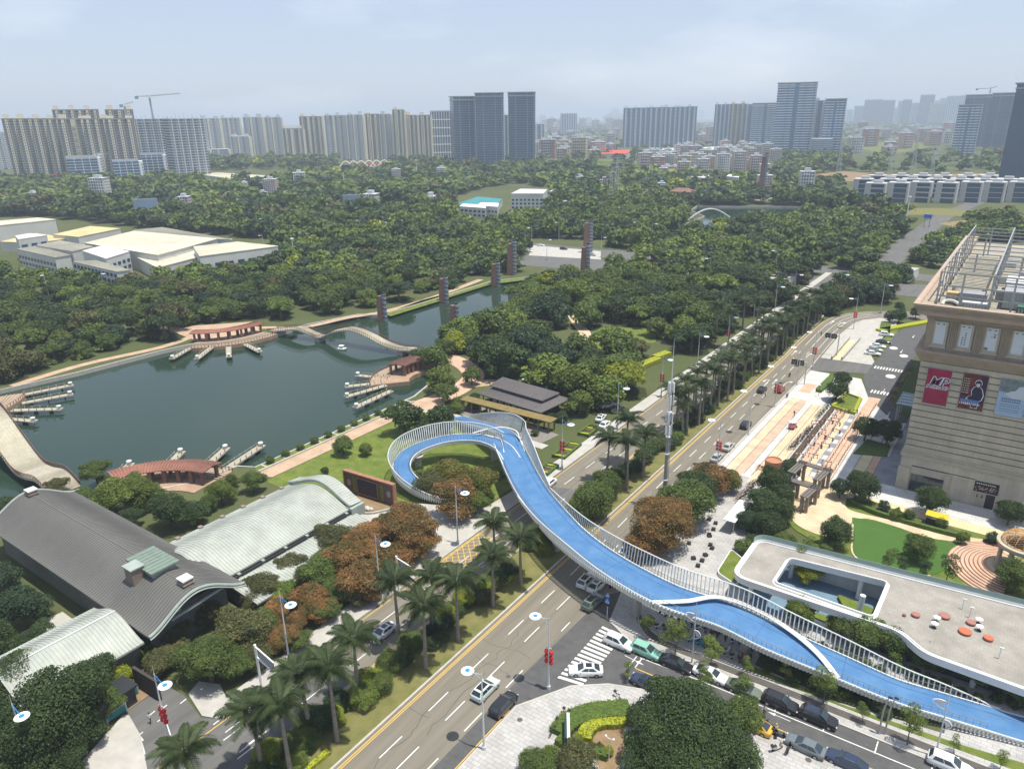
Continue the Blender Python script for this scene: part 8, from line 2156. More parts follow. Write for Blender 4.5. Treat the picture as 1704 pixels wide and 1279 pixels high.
 wh.materials.append(M_tyre); ri.materials.append(M_rim)
 for nm, me, mm in out: me.materials.append(M_tyre if isinstance(mm, str) else mm)
 return out, wh, ri
CP = {k: car_proto(k) for k in ('sedan', 'suv')}
def car(px, py, hd, col, style, label, roof=None, pos=None, group=None):
 p = pos or at(px, py, 0.5)
 t = thing('parked_car' if 'parked' in label else 'car', label, 'car', (p[0], p[1], 0.0), rad(hd), group)
 out, wh, ri = CP[style]
 for nm, me, mm in out:
  o = link(bpy.data.objects.new(nm, me)); o.parent = t
  if mm == 'P': omat(o, PT[col])
  if mm == 'R': omat(o, PT[roof or col])
 for x in (-1.38, 1.42):
  for y in (-.82, .82):
   w = link(bpy.data.objects.new('wheel', wh)); w.parent = t; w.location = (x, y, .33)
   r = link(bpy.data.objects.new('rim', ri)); r.parent = w
for c in [(637, 1052, -90, 'white', 'sedan', 'white sedan with dark glass roof driving on the service road', 'black'), (808, 1147, 90, 'pale', 'suv', 'pale mint hatchback with dark roof beside the lamp on the main road', 'black'), (838, 1172, 90, 'black', 'suv', 'black car beside the corner pavement kerb'),
  (977, 966, 90, 'white', 'suv', 'white van like car with sunroof half under the footbridge', 'black'), (994, 973, 88, 'white', 'sedan', 'white sedan beside the kerb under the footbridge', 'black'), (987, 1002, 86, 'olive', 'suv', 'dark grey car with sunroof behind the two white cars', 'black'),
  (1193, 761, 90, 'silver', 'sedan', 'grey silver sedan under the first red lanterns north of the trees'), (1212, 743, 90, 'tan', 'sedan', 'champagne sedan ahead of the grey silver one'), (1241, 707, 90, 'black', 'suv', 'black car at the foot of a lamp on the far main road'), (1268, 648, 90, 'black', 'sedan', 'black sedan beside the red car'), (1298, 648, 90, 'red', 'suv', 'red car under the lanterns on the far main road', 'black'), (1041, 921, 90, 'white', 'suv', 'white car half hidden by fins and brown trees', 'black'),
  (1011, 674, 60, 'white', 'sedan', 'white sedan parked at the head of the bay by the park'), (1000, 695, 100, 'white', 'sedan', 'white sedan parked nearest the footbridge in the bay', 'black'), (1007, 706, 95, 'white', 'sedan', 'white sedan parked right behind another in the bay'), (1029, 682, 55, 'black', 'suv', 'black car parked under palms in the bay'), (912, 805, -90, 'white', 'sedan', 'white car tail showing beyond the footbridge rail'),
  (1030, 1069, -2, 'white', 'suv', 'white car parked first by the zebra crossing', 'white'), (1075, 1083, -1, 'mint', 'suv', 'mint green car parked beside the white one', 'mint'), (1125, 1104, 0, 'black', 'sedan', 'black car parked behind the mint one under a young tree'), (1182, 1122, 0, 'white', 'sedan', 'white car parked half hidden by a young tree'), (1238, 1146, 0, 'olive', 'sedan', 'olive grey car parked under a leafy young tree'), (1298, 1169, 0, 'black', 'suv', 'black car parked left of another black one on the far bays'), (1362, 1194, 0, 'black', 'suv', 'black car parked rightmost on the far bays', 'navy'),
  (975, 1115, 213, 'white', 'sedan', 'white sedan with black roof nosing onto the zebra', 'black'), (1077, 1136, 180, 'navy', 'sedan', 'dark blue car peeping out left of the big tree'), (1340, 1241, 178, 'grey', 'sedan', 'grey sedan parked at the near kerb by the scooters'), (1408, 1266, 178, 'navy', 'sedan', 'dark sedan parked last on the near kerb'), (1580, 1272, 0, 'white', 'suv', 'white car cut off by the bottom edge'), (1254, 1205, 178, 'yellow', 'sedan', 'yellow car mostly hidden by the big tree'),
  (1475, 557, 8, 'white', 'suv', 'white car parked farthest in the access road bays'), (1470, 569, 8, 'black', 'sedan', 'black car parked second in the access road bays'), (1461, 576, 8, 'white', 'sedan', 'white car parked third in the access road bays'), (1456, 582, 8, 'silver', 'sedan', 'silver car parked fourth in the access road bays'), (1452, 588, 8, 'white', 'sedan', 'white car parked nearest in the access road bays')]:
 car(*c)
for i, (px, py, col) in enumerate(((900, 408, 'white'), (938, 414, 'black'), (880, 418, 'white'), (985, 424, 'silver'), (1222, 453, 'white'), (1231, 449, 'white'), (1240, 456, 'white'), (1330, 452, 'silver'), (1420, 462, 'white'), (350, 452, 'white'), (362, 449, 'silver'), (374, 446, 'white'), (150, 476, 'white'), (170, 480, 'black'), (600, 420, 'white'))):
 car(px, py, 10, col, 'suv' if i % 2 else 'sedan', '%s car far off on the cross road or by the halls' % col, None, None, 'distant cars')
# two wheelers
def cycle_meshes():
 f = MB()
 for x in (-.52, .52):
  f.tube([(x + .31 * math.cos(a), 0, .33 + .31 * math.sin(a)) for a in np.linspace(0, 2 * PI, 13)], .028, 4, False)
 f.bar((-.52, 0, .33), (-.12, 0, .75), .04).bar((-.12, 0, .75), (.38, 0, .72), .04).bar((-.1, 0, .35), (.38, 0, .7), .04).bar((.52, 0, .33), (.36, 0, .98), .04).bar((-.52, 0, .33), (-.1, 0, .35), .03)
 s = MB().box((-.18, 0, .86), (.26, .14, .06)); h = MB().bar((.34, -.26, 1.0), (.34, .26, 1.0), .04); b = MB().bx(.45, .75, -.16, .16, .72, .95)
 return f.mesh('frame'), s.mesh('saddle'), h.mesh('handlebar'), b.mesh('basket')
CY = cycle_meshes()
M_or2 = plain('share_orange', (0.60, 0.26, 0.06), 0.5); M_bl2 = plain('share_blue', (0.06, 0.18, 0.42), 0.5); M_grn2 = plain('share_teal', (0.05, 0.30, 0.26), 0.5)
for me in CY: me.materials.append(M_dark)
def bike(x, y, rz, m, label, group, z=.125):
 t = thing('bicycle', label, 'bicycle', (x, y, z), rz, group)
 for me, nm in zip(CY, ('frame', 'saddle', 'handlebar', 'basket')):
  o = link(bpy.data.objects.new(nm, me)); o.parent = t
  if nm == 'frame': omat(o, m)
  elif nm == 'basket': omat(o, M_dark)
k = 0
for (x0, y0, x1, y1, n, cols, lb, gp) in ((19.2, 118, 20.0, 134, 26, [M_dark, M_dark, M_bl2], 'dark shared bicycle in the row along the plaza planter', 'bicycles along the planter'), (19.6, 140, 20.2, 172, 34, [M_dark, M_bl2, M_grn2], 'shared bicycle in the line under the far plaza trees', 'bicycles under the plaza trees'), (17.4, 88, 17.8, 99, 18, [M_or2, M_or2, M_dark], 'orange shared bicycle in the row by the shelter', 'orange bicycles by the shelter'), (16.2, 104.5, 19.0, 105.2, 5, [M_or2], 'orange bicycle leaning near the terracotta drum', 'bicycles by the drum'), (32.2, 162, 33.0, 196, 14, [M_dark, M_or2], 'bicycle beside the access road kerb', 'bicycles by the access road')):
 for i in range(n):
  u = (i + RN.uniform(-.2, .2)) / n
  bike(x0 + (x1 - x0) * u + RN.uniform(-.25, .25), y0 + (y1 - y0) * u, RN.uniform(-.3, .3) + (0.2 if i % 9 else 1.2), RN.choice(cols), lb, gp)
for px, py, m, lb in ((935, 1192, M_or2, 'orange bicycle leaning at the top of the garden sign'), (944, 1196, M_or2, 'second orange bicycle above the garden sign'), (927, 1210, M_dark, 'dark bicycle left of the garden sign'), (919, 1223, M_dark, 'dark bicycle lowest left of the garden sign'), (1028, 1163, M_dark, 'single bicycle on the corner pavement near the street')):
 p = at(px, py); bike(p.x, p.y, RN.uniform(0, 3), m, lb, None)
def scooter(px, py, rz, col, label, pos=None, z=0.125):
 p = pos or at(px, py); t = thing('scooter', label, 'scooter', (p[0], p[1], z), rz)
 for x in (-.6, .6): obj('wheel', MB().tube([(x, -.05, .22), (x, .05, .22)], .22, 10), M_tyre, t)
 obj('body', MB().add([(-.85, -.14, .5), (-.2, -.16, .28), (.4, -.14, .28), (.62, -.1, .45), (.5, -.06, .95), (.38, -.1, .9), (.3, -.14, .4), (-.1, -.16, .42), (-.2, -.15, .72), (-.8, -.12, .74)] + [(-.85, .14, .5), (-.2, .16, .28), (.4, .14, .28), (.62, .1, .45), (.5, .06, .95), (.38, .1, .9), (.3, .14, .4), (-.1, .16, .42), (-.2, .15, .72), (-.8, .12, .74)], [tuple(range(10)), tuple(range(19, 9, -1))] + [(i, 10 + i, 10 + (i + 1) % 10, (i + 1) % 10) for i in range(10)]), col, t)
 obj('saddle', MB().bx(-.82, -.2, -.15, .15, .74, .82), M_dark, t); obj('handlebar', MB().bar((.42, -.34, 1.02), (.42, .34, 1.02), .04).bar((.42, 0, .9), (.42, 0, 1.02), .05), M_dark, t)
 obj('top_box', MB().bx(-1.0, -.7, -.16, .16, .82, 1.1), M_dark, t)
for px, py, rz, c, lb in ((1280, 1211, 2.6, 'navy', 'dark scooter upright by the yellow line'), (1297, 1226, .2, 'black', 'black scooter right of the rider near the kerb'), (1293, 1248, 1.0, 'tan', 'pale scooter parked on the slabs left of its neighbour'), (1312, 1249, 1.6, 'black', 'black scooter parked on the slabs by the grey sedan'), (1314, 626, 1.57, 'black', 'black scooter riding on the far main road'), (1310, 661, 1.57, 'black', 'scooter parked by the kerb before the pale paving'), (1021, 979, .6, 'black', 'scooter in shade under the footbridge')):
 scooter(px, py, rz, PT[c], lb, None, 0.0 if 'road' in lb or 'line' in lb or 'rider' in lb else .125)
EB = None
for i in range(30):
 x, y = 19.5 + (i % 15) * 1.05 + RN.uniform(-.2, .2), (45.0 if i < 15 else 48.3) + RN.uniform(-.4, .4)
 if EB is None:
  n0 = set(o.name for o in SC.objects); scooter(0, 0, 1.4, PT['black'], 'parked scooter in the shaded rows under the footbridge', (x, y)); EB = [o for o in SC.objects if o.name not in n0 and o.parent is None][0]; EB['group'] = 'scooters under the footbridge'
 else:
  s_ = dup(EB, (x, y, .125), 1.4 + RN.uniform(-.3, .3))
  for ch in s_.children:
   if ch.name.startswith('body'): omat(ch, PT[['black', 'white', 'silver', 'red', 'navy'][i % 5]])
# ---- people
def person(px, py, rz, top, legs, label, pose='walk', pos=None, z=.125):
 p = pos or at(px, py)
 st = {'walk': [((0, 0, .95), .13), ((0, 0, 1.2), .14), ((0, 0, 1.42), .15), ((0, 0, 1.52), .06), ((.02, 0, 1.66), .105), ((.02, .09, .92), .09), ((.16, .1, .5), .065), ((.06, .1, .08), .05), ((.2, .1, .04), .045), ((-.02, -.09, .92), .09), ((-.06, -.1, .5), .065), ((-.26, -.1, .12), .05), ((-.14, -.1, .05), .045), ((0, .2, 1.42), .06), ((-.08, .26, 1.14), .045), ((.06, .27, .9), .035), ((0, -.2, 1.42), .06), ((.1, -.26, 1.14), .045), ((.24, -.25, .95), .035)],
  'ride': [((-.2, 0, .92), .14), ((-.14, 0, 1.15), .14), ((-.08, 0, 1.38), .15), ((-.05, 0, 1.48), .06), ((-.02, 0, 1.62), .12), ((-.15, .1, .88), .09), ((.22, .14, .84), .07), ((.2, .14, .42), .05), ((.32, .14, .38), .045), ((-.15, -.1, .88), .09), ((.22, -.14, .84), .07), ((.2, -.14, .42), .05), ((.32, -.14, .38), .045), ((-.08, .2, 1.36), .06), ((.12, .28, 1.18), .045), ((.4, .28, 1.05), .035), ((-.08, -.2, 1.36), .06), ((.12, -.28, 1.18), .045), ((.4, -.28, 1.05), .035)]}[pose]
 ed = [(0, 1), (1, 2), (2, 3), (3, 4), (0, 5), (5, 6), (6, 7), (7, 8), (0, 9), (9, 10), (10, 11), (11, 12), (2, 13), (13, 14), (14, 15), (2, 16), (16, 17), (17, 18)]
 me = bpy.data.meshes.new('person'); me.from_pydata([a for a, _ in st], ed, [])
 o = link(bpy.data.objects.new('person', me)); md = o.modifiers.new('skin', 'SKIN'); o.modifiers.new('sub', 'SUBSURF').levels = 1
 for i, (_, r) in enumerate(st): me.skin_vertices[0].data[i].radius = (r, r)
 me.skin_vertices[0].data[0].use_root = True
 dg = bpy.context.evaluated_depsgraph_get(); dg.update()
 m2 = bpy.data.meshes.new_from_object(o.evaluated_get(dg)); bpy.data.objects.remove(o)
 m2.materials.clear()
 for m in (top, legs, plain('skin', (0.45, 0.28, 0.2), 0.6)): m2.materials.append(m)
 for f in m2.polygons:
  c = f.center; f.material_index = 2 if c.z > 1.46 or (abs(c.y) > .23 and c.z < 1.25) else (0 if c.z > .98 else 1)
 o = link(bpy.data.objects.new('person', m2)); o.location = (p[0], p[1], z); o.rotation_euler = (0, 0, rz); props(o, label, 'person')
 h = st[4][0]; obj('hair', MB().ball((h[0] - .01, 0, h[2] + .05), (.115, .11, .1), 8, 6), M_dark if pose == 'walk' else plain('helmet_yellow', (.6, .42, .08), .4), o)
M_c1 = plain('shirt_white', (.65, .66, .65), .8); M_c2 = plain('shirt_dark', (.05, .055, .07), .8); M_c3 = plain('trousers_dark', (.04, .04, .05), .8); M_c4 = plain('shirt_tan', (.4, .33, .22), .8)
person(1271, 1190, -1.4, M_c1, M_c3, 'person in white top and dark trousers walking on the side street', 'walk', None, 0)
person(251, 1203, 2.0, M_c1, M_c3, 'person in pale top walking over the forecourt road', 'walk', None, 0)
person(1273, 660, 1.5, M_c1, M_c3, 'person in white crossing the far main road', 'walk', None, 0)
person(1321, 694, 1.2, M_c2, M_c3, 'person in dark clothes walking on the plaza strips'); person(1366, 560, 1.2, M_c2, M_c3, 'person in dark clothes by the top of the main road', 'walk', None, 0)
p = at(1290, 1221); scooter(0, 0, 2.0, PT['black'], 'black scooter under the rider with a yellow helmet', (p.x, p.y), 0.0); person(0, 0, 2.0, M_c4, M_c3, 'person with yellow helmet riding a black scooter', 'ride', (p.x, p.y), 0.0)
t = thing('food_tricycle', 'pink and white food tricycle beside the bicycle row', 'tricycle', (*at(1319, 714)[:2], .12), 1.0)
obj('box', MB().bx(-.9, .5, -.6, .6, .45, 1.3), plain('pink_paint', (.6, .2, .25), .5), t); obj('roof', MB().bx(-1.0, .6, -.7, .7, 1.9, 1.96), M_wht, t)
for x in (-.9, .45):
 for y in (-.55, .55): obj('post', MB().bx(x - .03, x + .03, y - .03, y + .03, 1.3, 1.9), M_wht, t)
for x, y in ((-.5, -.65), (-.5, .65), (1.1, 0)): obj('wheel', MB().tube([(x, y - .05, .3), (x, y + .05, .3)], .3, 10), M_tyre, t)
obj('frame', MB().bar((.5, 0, .5), (1.1, 0, .4), .1).bar((1.1, 0, .3), (.95, 0, 1.0), .05), M_dark, t)
# ---------------------------------------------------------------- lamps, lanterns, signs, mast
M_pole = mat('lamp_pole', (0.55, 0.57, 0.57), 0.5, 0.4, 0.05); M_disc = plain('lamp_disc', (0.72, 0.74, 0.75), 0.4); M_cy = plain('lamp_blue', (0.03, 0.22, 0.55), 0.4); M_lan = mat('lantern_red', (0.50, 0.02, 0.02), 0.6, 0.3, 0.1)
def lamp_proto(sgn):
 t = thing('street_lamp', 'x', 'street lamp', (0, 0, -50), 0, 'street lamps')
 obj('pole', MB().tube([(0, 0, -.1), (0, 0, 6), (0, 0, 11.4)], [.15, .11, .06], 8), M_pole, t); obj('pole_base', MB().cyl((0, 0), .26, -.1, .5, 8), M_pole, t)
 obj('spike', MB().tube([(0, 0, 11.4), (0, 0, 12.6)], [.03, .01], 5), M_pole, t)
 obj('arm', MB().tube([(0, 0, 10.4), (sgn * 1.0, 0, 10.9), (sgn * 1.9, 0, 10.75)], .05, 6).bar((0, 0, 11.2), (sgn * 1.2, 0, 10.9), .05), M_cy if sgn > 0 else M_pole, t)
 d = obj('lamp_disc', MB().lathe((sgn * 2.1, 0, 10.62), [(.1, 0), (.75, .05), (.8, .12), (.72, .18), (.1, .2)], 16), M_disc, t)
 obj('swirl', MB().lathe((sgn * 2.1, 0, 10.82), [(.3, 0), (.3, .02), (.05, .02)], 12), M_cy, d)
 return t
LP = {1: lamp_proto(1), -1: lamp_proto(-1)}; used_ = {1: False, -1: False}
def lamp(x, y, s, label, z=.1):
 if not used_[s]:
  used_[s] = True; t = LP[s]; t.location = (x, y, z); t['label'] = label
 else: t = dup(LP[s], (x, y, z), 0, label)
 return t
lan_b = MB().lathe((0, 0, 0), [(.1, 0), (.26, .15), (.3, .33), (.26, .52), (.1, .66)], 10).mesh('lantern_body'); lan_b.materials.append(M_lan)
def lanterns(x, y, label, z=4.2, dx=.36):
 t = thing('red_lanterns', label, 'lanterns', (x, y, z))
 for s in (-dx, dx):
  for k in range(3):
   o = link(bpy.data.objects.new('lantern_body', lan_b)); o.parent = t; o.location = (s, 0, k * .78)
  obj('cord', MB().bar((s, 0, 0), (s, 0, 2.6), .03), M_lan, t)
 obj('crossbar', MB().bx(-dx - .05, dx + .05, -.03, .03, 2.55, 2.62), M_pole, t)
RL = [(805.6, 1246.9, 0), (913, 1146, 1), (1193, 779, 1), (1245, 724, 0), (1289, 677, 1), (1326, 641, 0), (1352, 612, 1), (1420, 548, 1)]
for i, (px, py, ln_) in enumerate(RL):
 p = at(px, py); lamp(p.x, p.y, -1, 'tall street lamp with round head, %s from the bottom along the right kerb' % ORD[i])
 if ln_: lanterns(p.x, p.y, 'two strings of red lanterns on the %s lamp of the right kerb' % ORD[i])
for i, y in enumerate((-9.5, 8.5, 26.5, 46, 82, 108, 134, 160, 186, 212, 238, 264)):
 x = -18.9 - max(0, y - 60) * .006; lamp(x, y, 1, 'tall street lamp with round head, %s from the bottom along the service road' % ORD[i])
 if i in (0, 4, 6, 8): lanterns(x, y, 'two strings of red lanterns on the %s lamp of the service road' % ORD[i])
p = at(60, 1300); lamp(p.x, p.y, 1, 'street lamp whose blue head just shows at the lower left corner')
for i, (px, py) in enumerate(((885, 410), (910, 432), (930, 400), (1000, 428), (1060, 400), (1085, 402), (1180, 470), (1465, 520), (1290, 455), (560, 400), (600, 395), (640, 398), (440, 392), (370, 380), (83, 500), (176, 495), (303, 450), (385, 430), (440, 424), (1395, 500))):
 p = at(px, py); lamp(p.x, p.y, 1 if i % 2 else -1, 'far street lamp by the cross road, %s of the scattered ones' % (ORD + ['seventeenth', 'eighteenth', 'nineteenth', 'twentieth'])[i], .0)
for i, (px, py) in enumerate(((1151, 1103), (1556, 1258))):
 p = at(px, py); t = thing('flower_lamp', 'white flower shaped lamp post on the side street, %s' % ('beside the black parked car' if i == 0 else 'near the right end of the footbridge'), 'street lamp', (p.x, p.y, .12))
 obj('pole', MB().tube([(0, 0, -.1), (0, 0, 8.2), (0, 0, 10.6)], [.11, .07, .02], 8), M_pole, t)
 for s, z0, w, hh in ((-1, 6.9, 1.5, 1.1), (1, 4.2, .9, 1.3)):
  pet = obj('petal', MB().tube(spline([(0, 0, z0 + hh), (s * w * .6, 0, z0 + hh), (s * w, 0, z0 + hh * .55), (s * w * .5, 0, z0 + .1), (0, 0, z0 - .1)], 5), .06, 5), M_disc, t)
  obj('petal_web', MB().add([(0, 0, z0 + hh * .9), (s * w * .6, 0, z0 + hh * .9), (s * w * .85, 0, z0 + hh * .5), (s * w * .4, 0, z0 + .25), (0, .03, z0 + hh * .9), (s * w * .6, .03, z0 + hh * .9), (s * w * .85, .03, z0 + hh * .5), (s * w * .4, .03, z0 + .25)], [(0, 1, 2, 3), (7, 6, 5, 4)]), M_pole, pet)
p = at(1104, 845); t = thing('telecom_mast', 'tall banded telecom mast rising from the kerb trees', 'mast', (p.x, p.y, .1))
obj('mast_tube', MB().tube([(0, 0, -.1), (0, 0, 15)], [.38, .33], 12), mat('mast_grey', (.27, .265, .25), .6, .4, .1), t); obj('upper_tube', MB().tube([(0, 0, 15), (0, 0, 26)], [.24, .17], 10), M_pole, t); obj('tip', MB().tube([(0, 0, 26), (0, 0, 34)], [.12, .03], 6), M_pole, t)
for z in (6, 11.5, 15, 20): obj('flange', MB().cyl((0, 0), .5, z, z + .18, 12), M_wht, t)
for z in (16.5, 19, 22.5, 25):
 for k in range(4):
  a = k * PI / 2 + z
  obj('antenna_panel', MB().box((.55 * math.cos(a), .55 * math.sin(a), z), (.18, .34, 1.9), a), M_wht, t)
obj('ladder', MB().bx(.5, .56, -.2, -.16, 1, 25).bx(.5, .56, .16, .2, 1, 25), M_steel, t)
for (px, py, ax, lb) in ((1338, 640, -1, 'dark message sign on a gantry arm nearer along the main road'), (1392, 592, -1, 'dark message sign on a gantry arm farther along the main road')):
 p = at(px, py); t = thing('message_gantry', lb, 'road sign', (p.x, p.y, .1))
 obj('post', MB().cyl((0, 0), .16, -.1, 6.6, 8), M_pole, t); obj('arm', MB().bx(-4.6, 0, -.1, .1, 6.3, 6.5), M_pole, t)
 for x in (-3.3, -1.5):
  s = obj('panel', MB().bx(x - .8, x + .8, -.28, -.1, 5.4, 6.9), plain('led_black', (.02, .02, .022), .4), t)
  obj('characters', MB().bx(x - .5, x - .1, -.3, -.28, 6.2, 6.5).bx(x + .1, x + .5, -.3, -.28, 6.2, 6.5).bx(x - .4, x + .4, -.3, -.28, 5.7, 5.95), plain('led_grey', (.35, .36, .36), .5), s)
p = at(1010, 1029); t = thing('road_sign_post', 'post with blue turn and pedestrian signs at the side street corner', 'road sign', (p.x, p.y, .12))
obj('post', MB().cyl((0, 0), .06, -.1, 4.4, 8), M_pole, t)
def plate(pts, y=-.08): return MB().add([(a, y, b) for a, b in pts], [tuple(range(len(pts)))])
cs_ = obj('turn_sign', plate([(.42 * math.cos(a), 4.0 + .42 * math.sin(a)) for a in np.linspace(0, 2 * PI, 17)[:-1]]), M_sb, t)
obj('arrow', plate([(-.2, 3.9), (-.2, 4.12), (.0, 4.2), (.1, 4.2), (.1, 4.3), (.3, 4.13), (.1, 3.97), (.1, 4.07), (-.07, 4.05), (-.07, 3.9)], -.1), M_wht, cs_)
ps_ = obj('pedestrian_sign', plate([(-.45, 2.75), (.45, 2.75), (.45, 3.5), (-.45, 3.5)]), M_sb, t); obj('white_triangle', plate([(-.34, 2.82), (.34, 2.82), (0, 3.42)], -.1), M_wht, ps_); obj('walker', plate([(-.12, 2.86), (-.04, 2.86), (0, 2.98), (.06, 2.86), (.13, 2.86), (.05, 3.1), (.03, 3.22), (-.03, 3.22), (-.05, 3.08)], -.115), M_dark, ps_)
obj('small_plate', plate([(-.4, 2.2), (.4, 2.2), (.4, 2.65), (-.4, 2.65)]), M_dark, t)
for (px, py, L, hh, lb) in ((436, 1147, 4.6, 7.0, 'white gantry arm sign beside the lower service road'), (664, 985, 3.6, 6.4, 'white gantry arm sign among the brown trees')):
 p = at(px, py); t = thing('gantry_sign', lb, 'road sign', (p.x, p.y, .1))
 obj('post', MB().cyl((0, 0), .17, -.1, hh + .3, 8), M_wht, t)
 for z in (hh, hh - 1.7): obj('arm', MB().bar((0, 0, z), (L, -.6, z), .16), M_wht, t)
 obj('panel', MB().add([(.8, -.1, hh - 1.5), (L - .2, -.58, hh - 1.5), (L - .2, -.58, hh - .2), (.8, -.1, hh - .2), (.8, .0, hh - 1.5), (L - .2, -.48, hh - 1.5), (L - .2, -.48, hh - .2), (.8, .0, hh - .2)], [(0, 1, 2, 3), (7, 6, 5, 4), (0, 4, 5, 1), (3, 2, 6, 7)]), M_grey, t)
for (px, py, lb) in ((1462, 1221, 'left of two bent grey posts at the end of the pavement'), (1472, 1222, 'right of two bent grey posts at the end of the pavement')):
 p = at(px, py); t = thing('camera_post', lb, 'post', (p.x, p.y, .12)); obj('post', MB().tube([(0, 0, -.1), (0, 0, 3.6), (.3, .2, 5.6)], [.12, .1, .06], 8), M_steel, t); obj('camera', MB().box((.45, .25, 5.6), (.5, .2, .2)), M_dark, t)
# corner garden sign, forecourt gates, awning, canopy, barriers, stools
p = at(941, 1232); t = thing('garden_sign', 'upright dark green sign with a column of pale characters at the garden corner', 'sign', (p.x, p.y, .12), rad(-58))
obj('panel', MB().bx(-1.9, 1.9, -.12, .12, .2, 2.3), plain('sign_green', (.015, .06, .045), .5), t); obj('back', MB().bx(-2.0, 2.0, .13, .5, 0, 2.4), M_lgrey, t)
for k in range(8): obj('character', MB().bx(-1.6 + k * .42, -1.3 + k * .42, -.14, -.12, 1.0, 1.4).bx(-1.5 + k * .42, -1.42 + k * .42, -.145, -.14, .8, 1.6), plain('sign_pale', (.45, .6, .62), .5), t)
p = at(1013, 1266); t = thing('garden_lamp', 'slim white garden lamp with two heads by the golden ball', 'lamp', (p.x, p.y, .12)); obj('pole', MB().cyl((0, 0), .05, 0, 3.4, 6), M_wht, t)
for s in (-.5, .5): obj('lamp_head', MB().ball((s, 0, 3.5), .16, 8, 6), M_wht, t); obj('arm', MB().bar((0, 0, 3.3), (s, 0, 3.45), .04), M_wht, t)
M_teal = plain('gate_teal', (.03, .17, .20), .5)
for (a, b, lb) in (((178, 1205), (212, 1182), 'nearer teal panel gate by the lower left forecourt'), ((196, 1172), (232, 1153), 'farther teal panel gate by the lower left forecourt')):
 p, q = at(*a), at(*b); d = q - p; t = thing('gate_panel', lb, 'gate', (p.x, p.y, 0), math.atan2(d.y, d.x)); L = d.length
 obj('panel', MB().bx(0, L, -.1, .1, .25, 1.35), M_teal, t); obj('top_rail', MB().bx(0, L, -.14, .14, 1.35, 1.45), M_lgrey, t)
 for x in (.1, L - .1): obj('post', MB().bx(x - .1, x + .1, -.14, .14, 0, 1.35), M_steel, t)
p, q = at(160, 1180, 3), at(222, 1138, 3); t = thing('guard_house', 'dark flat roofed guard house behind the teal gates', 'guard house', (p.x, p.y, 0), math.atan2((q - p).y, (q - p).x)); L = (q - p).length
obj('wall', MB().bx(0, L, 0, 2.4, 0, 2.8), plain('guard_dark', (.05, .05, .052), .7), t); obj('roof', MB().bx(-.3, L + .3, -.5, 2.8, 2.8, 3.05), M_dark, t); obj('window', MB().bx(1, L - 1, -.03, 0, 1.0, 2.2), M_glass, t)
p, q = at(228, 1140), at(268, 1165); o = obj('dark_wall', MB().bar(Vector((p.x, p.y, 1.6)), Vector((q.x, q.y, 1.6)), .4, 3.2), plain('wall_umber', (.055, .045, .045), .8)); props(o, 'dark boundary wall beside the guard house', 'wall')
t = thing('market_stall', 'yellow awning stall beside the round tree before the store', 'stall', (50.6, 99.9, .15), rad(-4)); t.scale = (.75, .8, .9)
obj('awning', MB().add([(-2.4, -.9, 2.2), (2.4, -.9, 2.2), (2.4, .9, 2.7), (-2.4, .9, 2.7), (-2.4, -.9, 2.12), (2.4, -.9, 2.12), (2.4, .9, 2.62), (-2.4, .9, 2.62)], [(0, 1, 2, 3), (7, 6, 5, 4), (0, 4, 5, 1), (1, 5, 6, 2), (2, 6, 7, 3), (3, 7, 4, 0)]), plain('awning_yellow', (.55, .42, .02), .7), t)
obj('counter', MB().bx(-2.2, 2.2, -.5, .5, 0, 1.0), M_dark, t)
for x in (-2.3, 2.3): obj('post', MB().bx(x - .04, x + .04, -.7, -.62, 0, 2.15), M_steel, t)
t = thing('glass_canopy', 'teal glass entrance canopy on the side of the store', 'canopy', (39.2, 152, 0)); obj('canopy', MB().bx(-3.4, 2.6, -5, 5, 5.2, 5.45), plain('teal_glass', (.06, .16, .17), .15, .6), t)
for y in (-4.5, 0, 4.5): obj('post', MB().bx(-3.2, -2.9, y - .15, y + .15, 0, 5.2), M_steel, t)
for k in range(5): obj('rib', MB().bx(-3.5, 2.7, -4.6 + k * 2.2, -4.4 + k * 2.2, 5.45, 5.6), M_lgrey, t)
M_rb = plain('barrier_red', (.45, .03, .035), .5)
br_a = MB().bx(-1, -.6, -.03, .03, .75, .95).bx(-.2, .2, -.03, .03, .75, .95).bx(.6, 1, -.03, .03, .75, .95).mesh('red_band'); br_a.materials.append(M_rb)
br_b = MB().bx(-.6, -.2, -.03, .03, .75, .95).bx(.2, .6, -.03, .03, .75, .95).mesh('white_band'); br_b.materials.append(M_wht)
br_c = MB().bx(-.95, -.9, -.25, .25, 0, .8).bx(.9, .95, -.25, .25, 0, .8).mesh('trestle'); br_c.materials.append(M_dark)
BQ = [(1040, 430), (1110, 432), (1180, 430), (870, 522), (910, 522), (975, 515), (880, 548), (1040, 530), (830, 640), (775, 640), (920, 590), (1040, 592), (790, 670), (890, 712), (950, 708), (820, 718), (730, 793), (850, 797), (960, 855), (955, 897), (918, 950), (1010, 470), (1025, 500), (980, 655), (920, 630), (350, 1000), (310, 1030)]
for i, (a, b) in enumerate(BQ[:25]):
 p = at(1180 + a / 4.92, 600 + b / 4.92); t = thing('barrier', 'red and white trestle barrier on the pink plaza paving', 'barrier', (p.x, p.y, .13), RN.uniform(-.5, .5), 'plaza barriers')
 for me, nm in ((br_a, 'red_band'), (br_b, 'white_band'), (br_c, 'trestle')): o = link(bpy.data.objects.new(nm, me)); o.parent = t
bo = MB().cyl((0, 0), .11, 0, .62, 6).mesh('bollard'); bo.materials.append(plain('bollard_brown', (.12, .07, .06), .6)); bw = MB().cyl((0, 0), .12, .3, .48, 6).mesh('white_band'); bw.materials.append(M_wht)
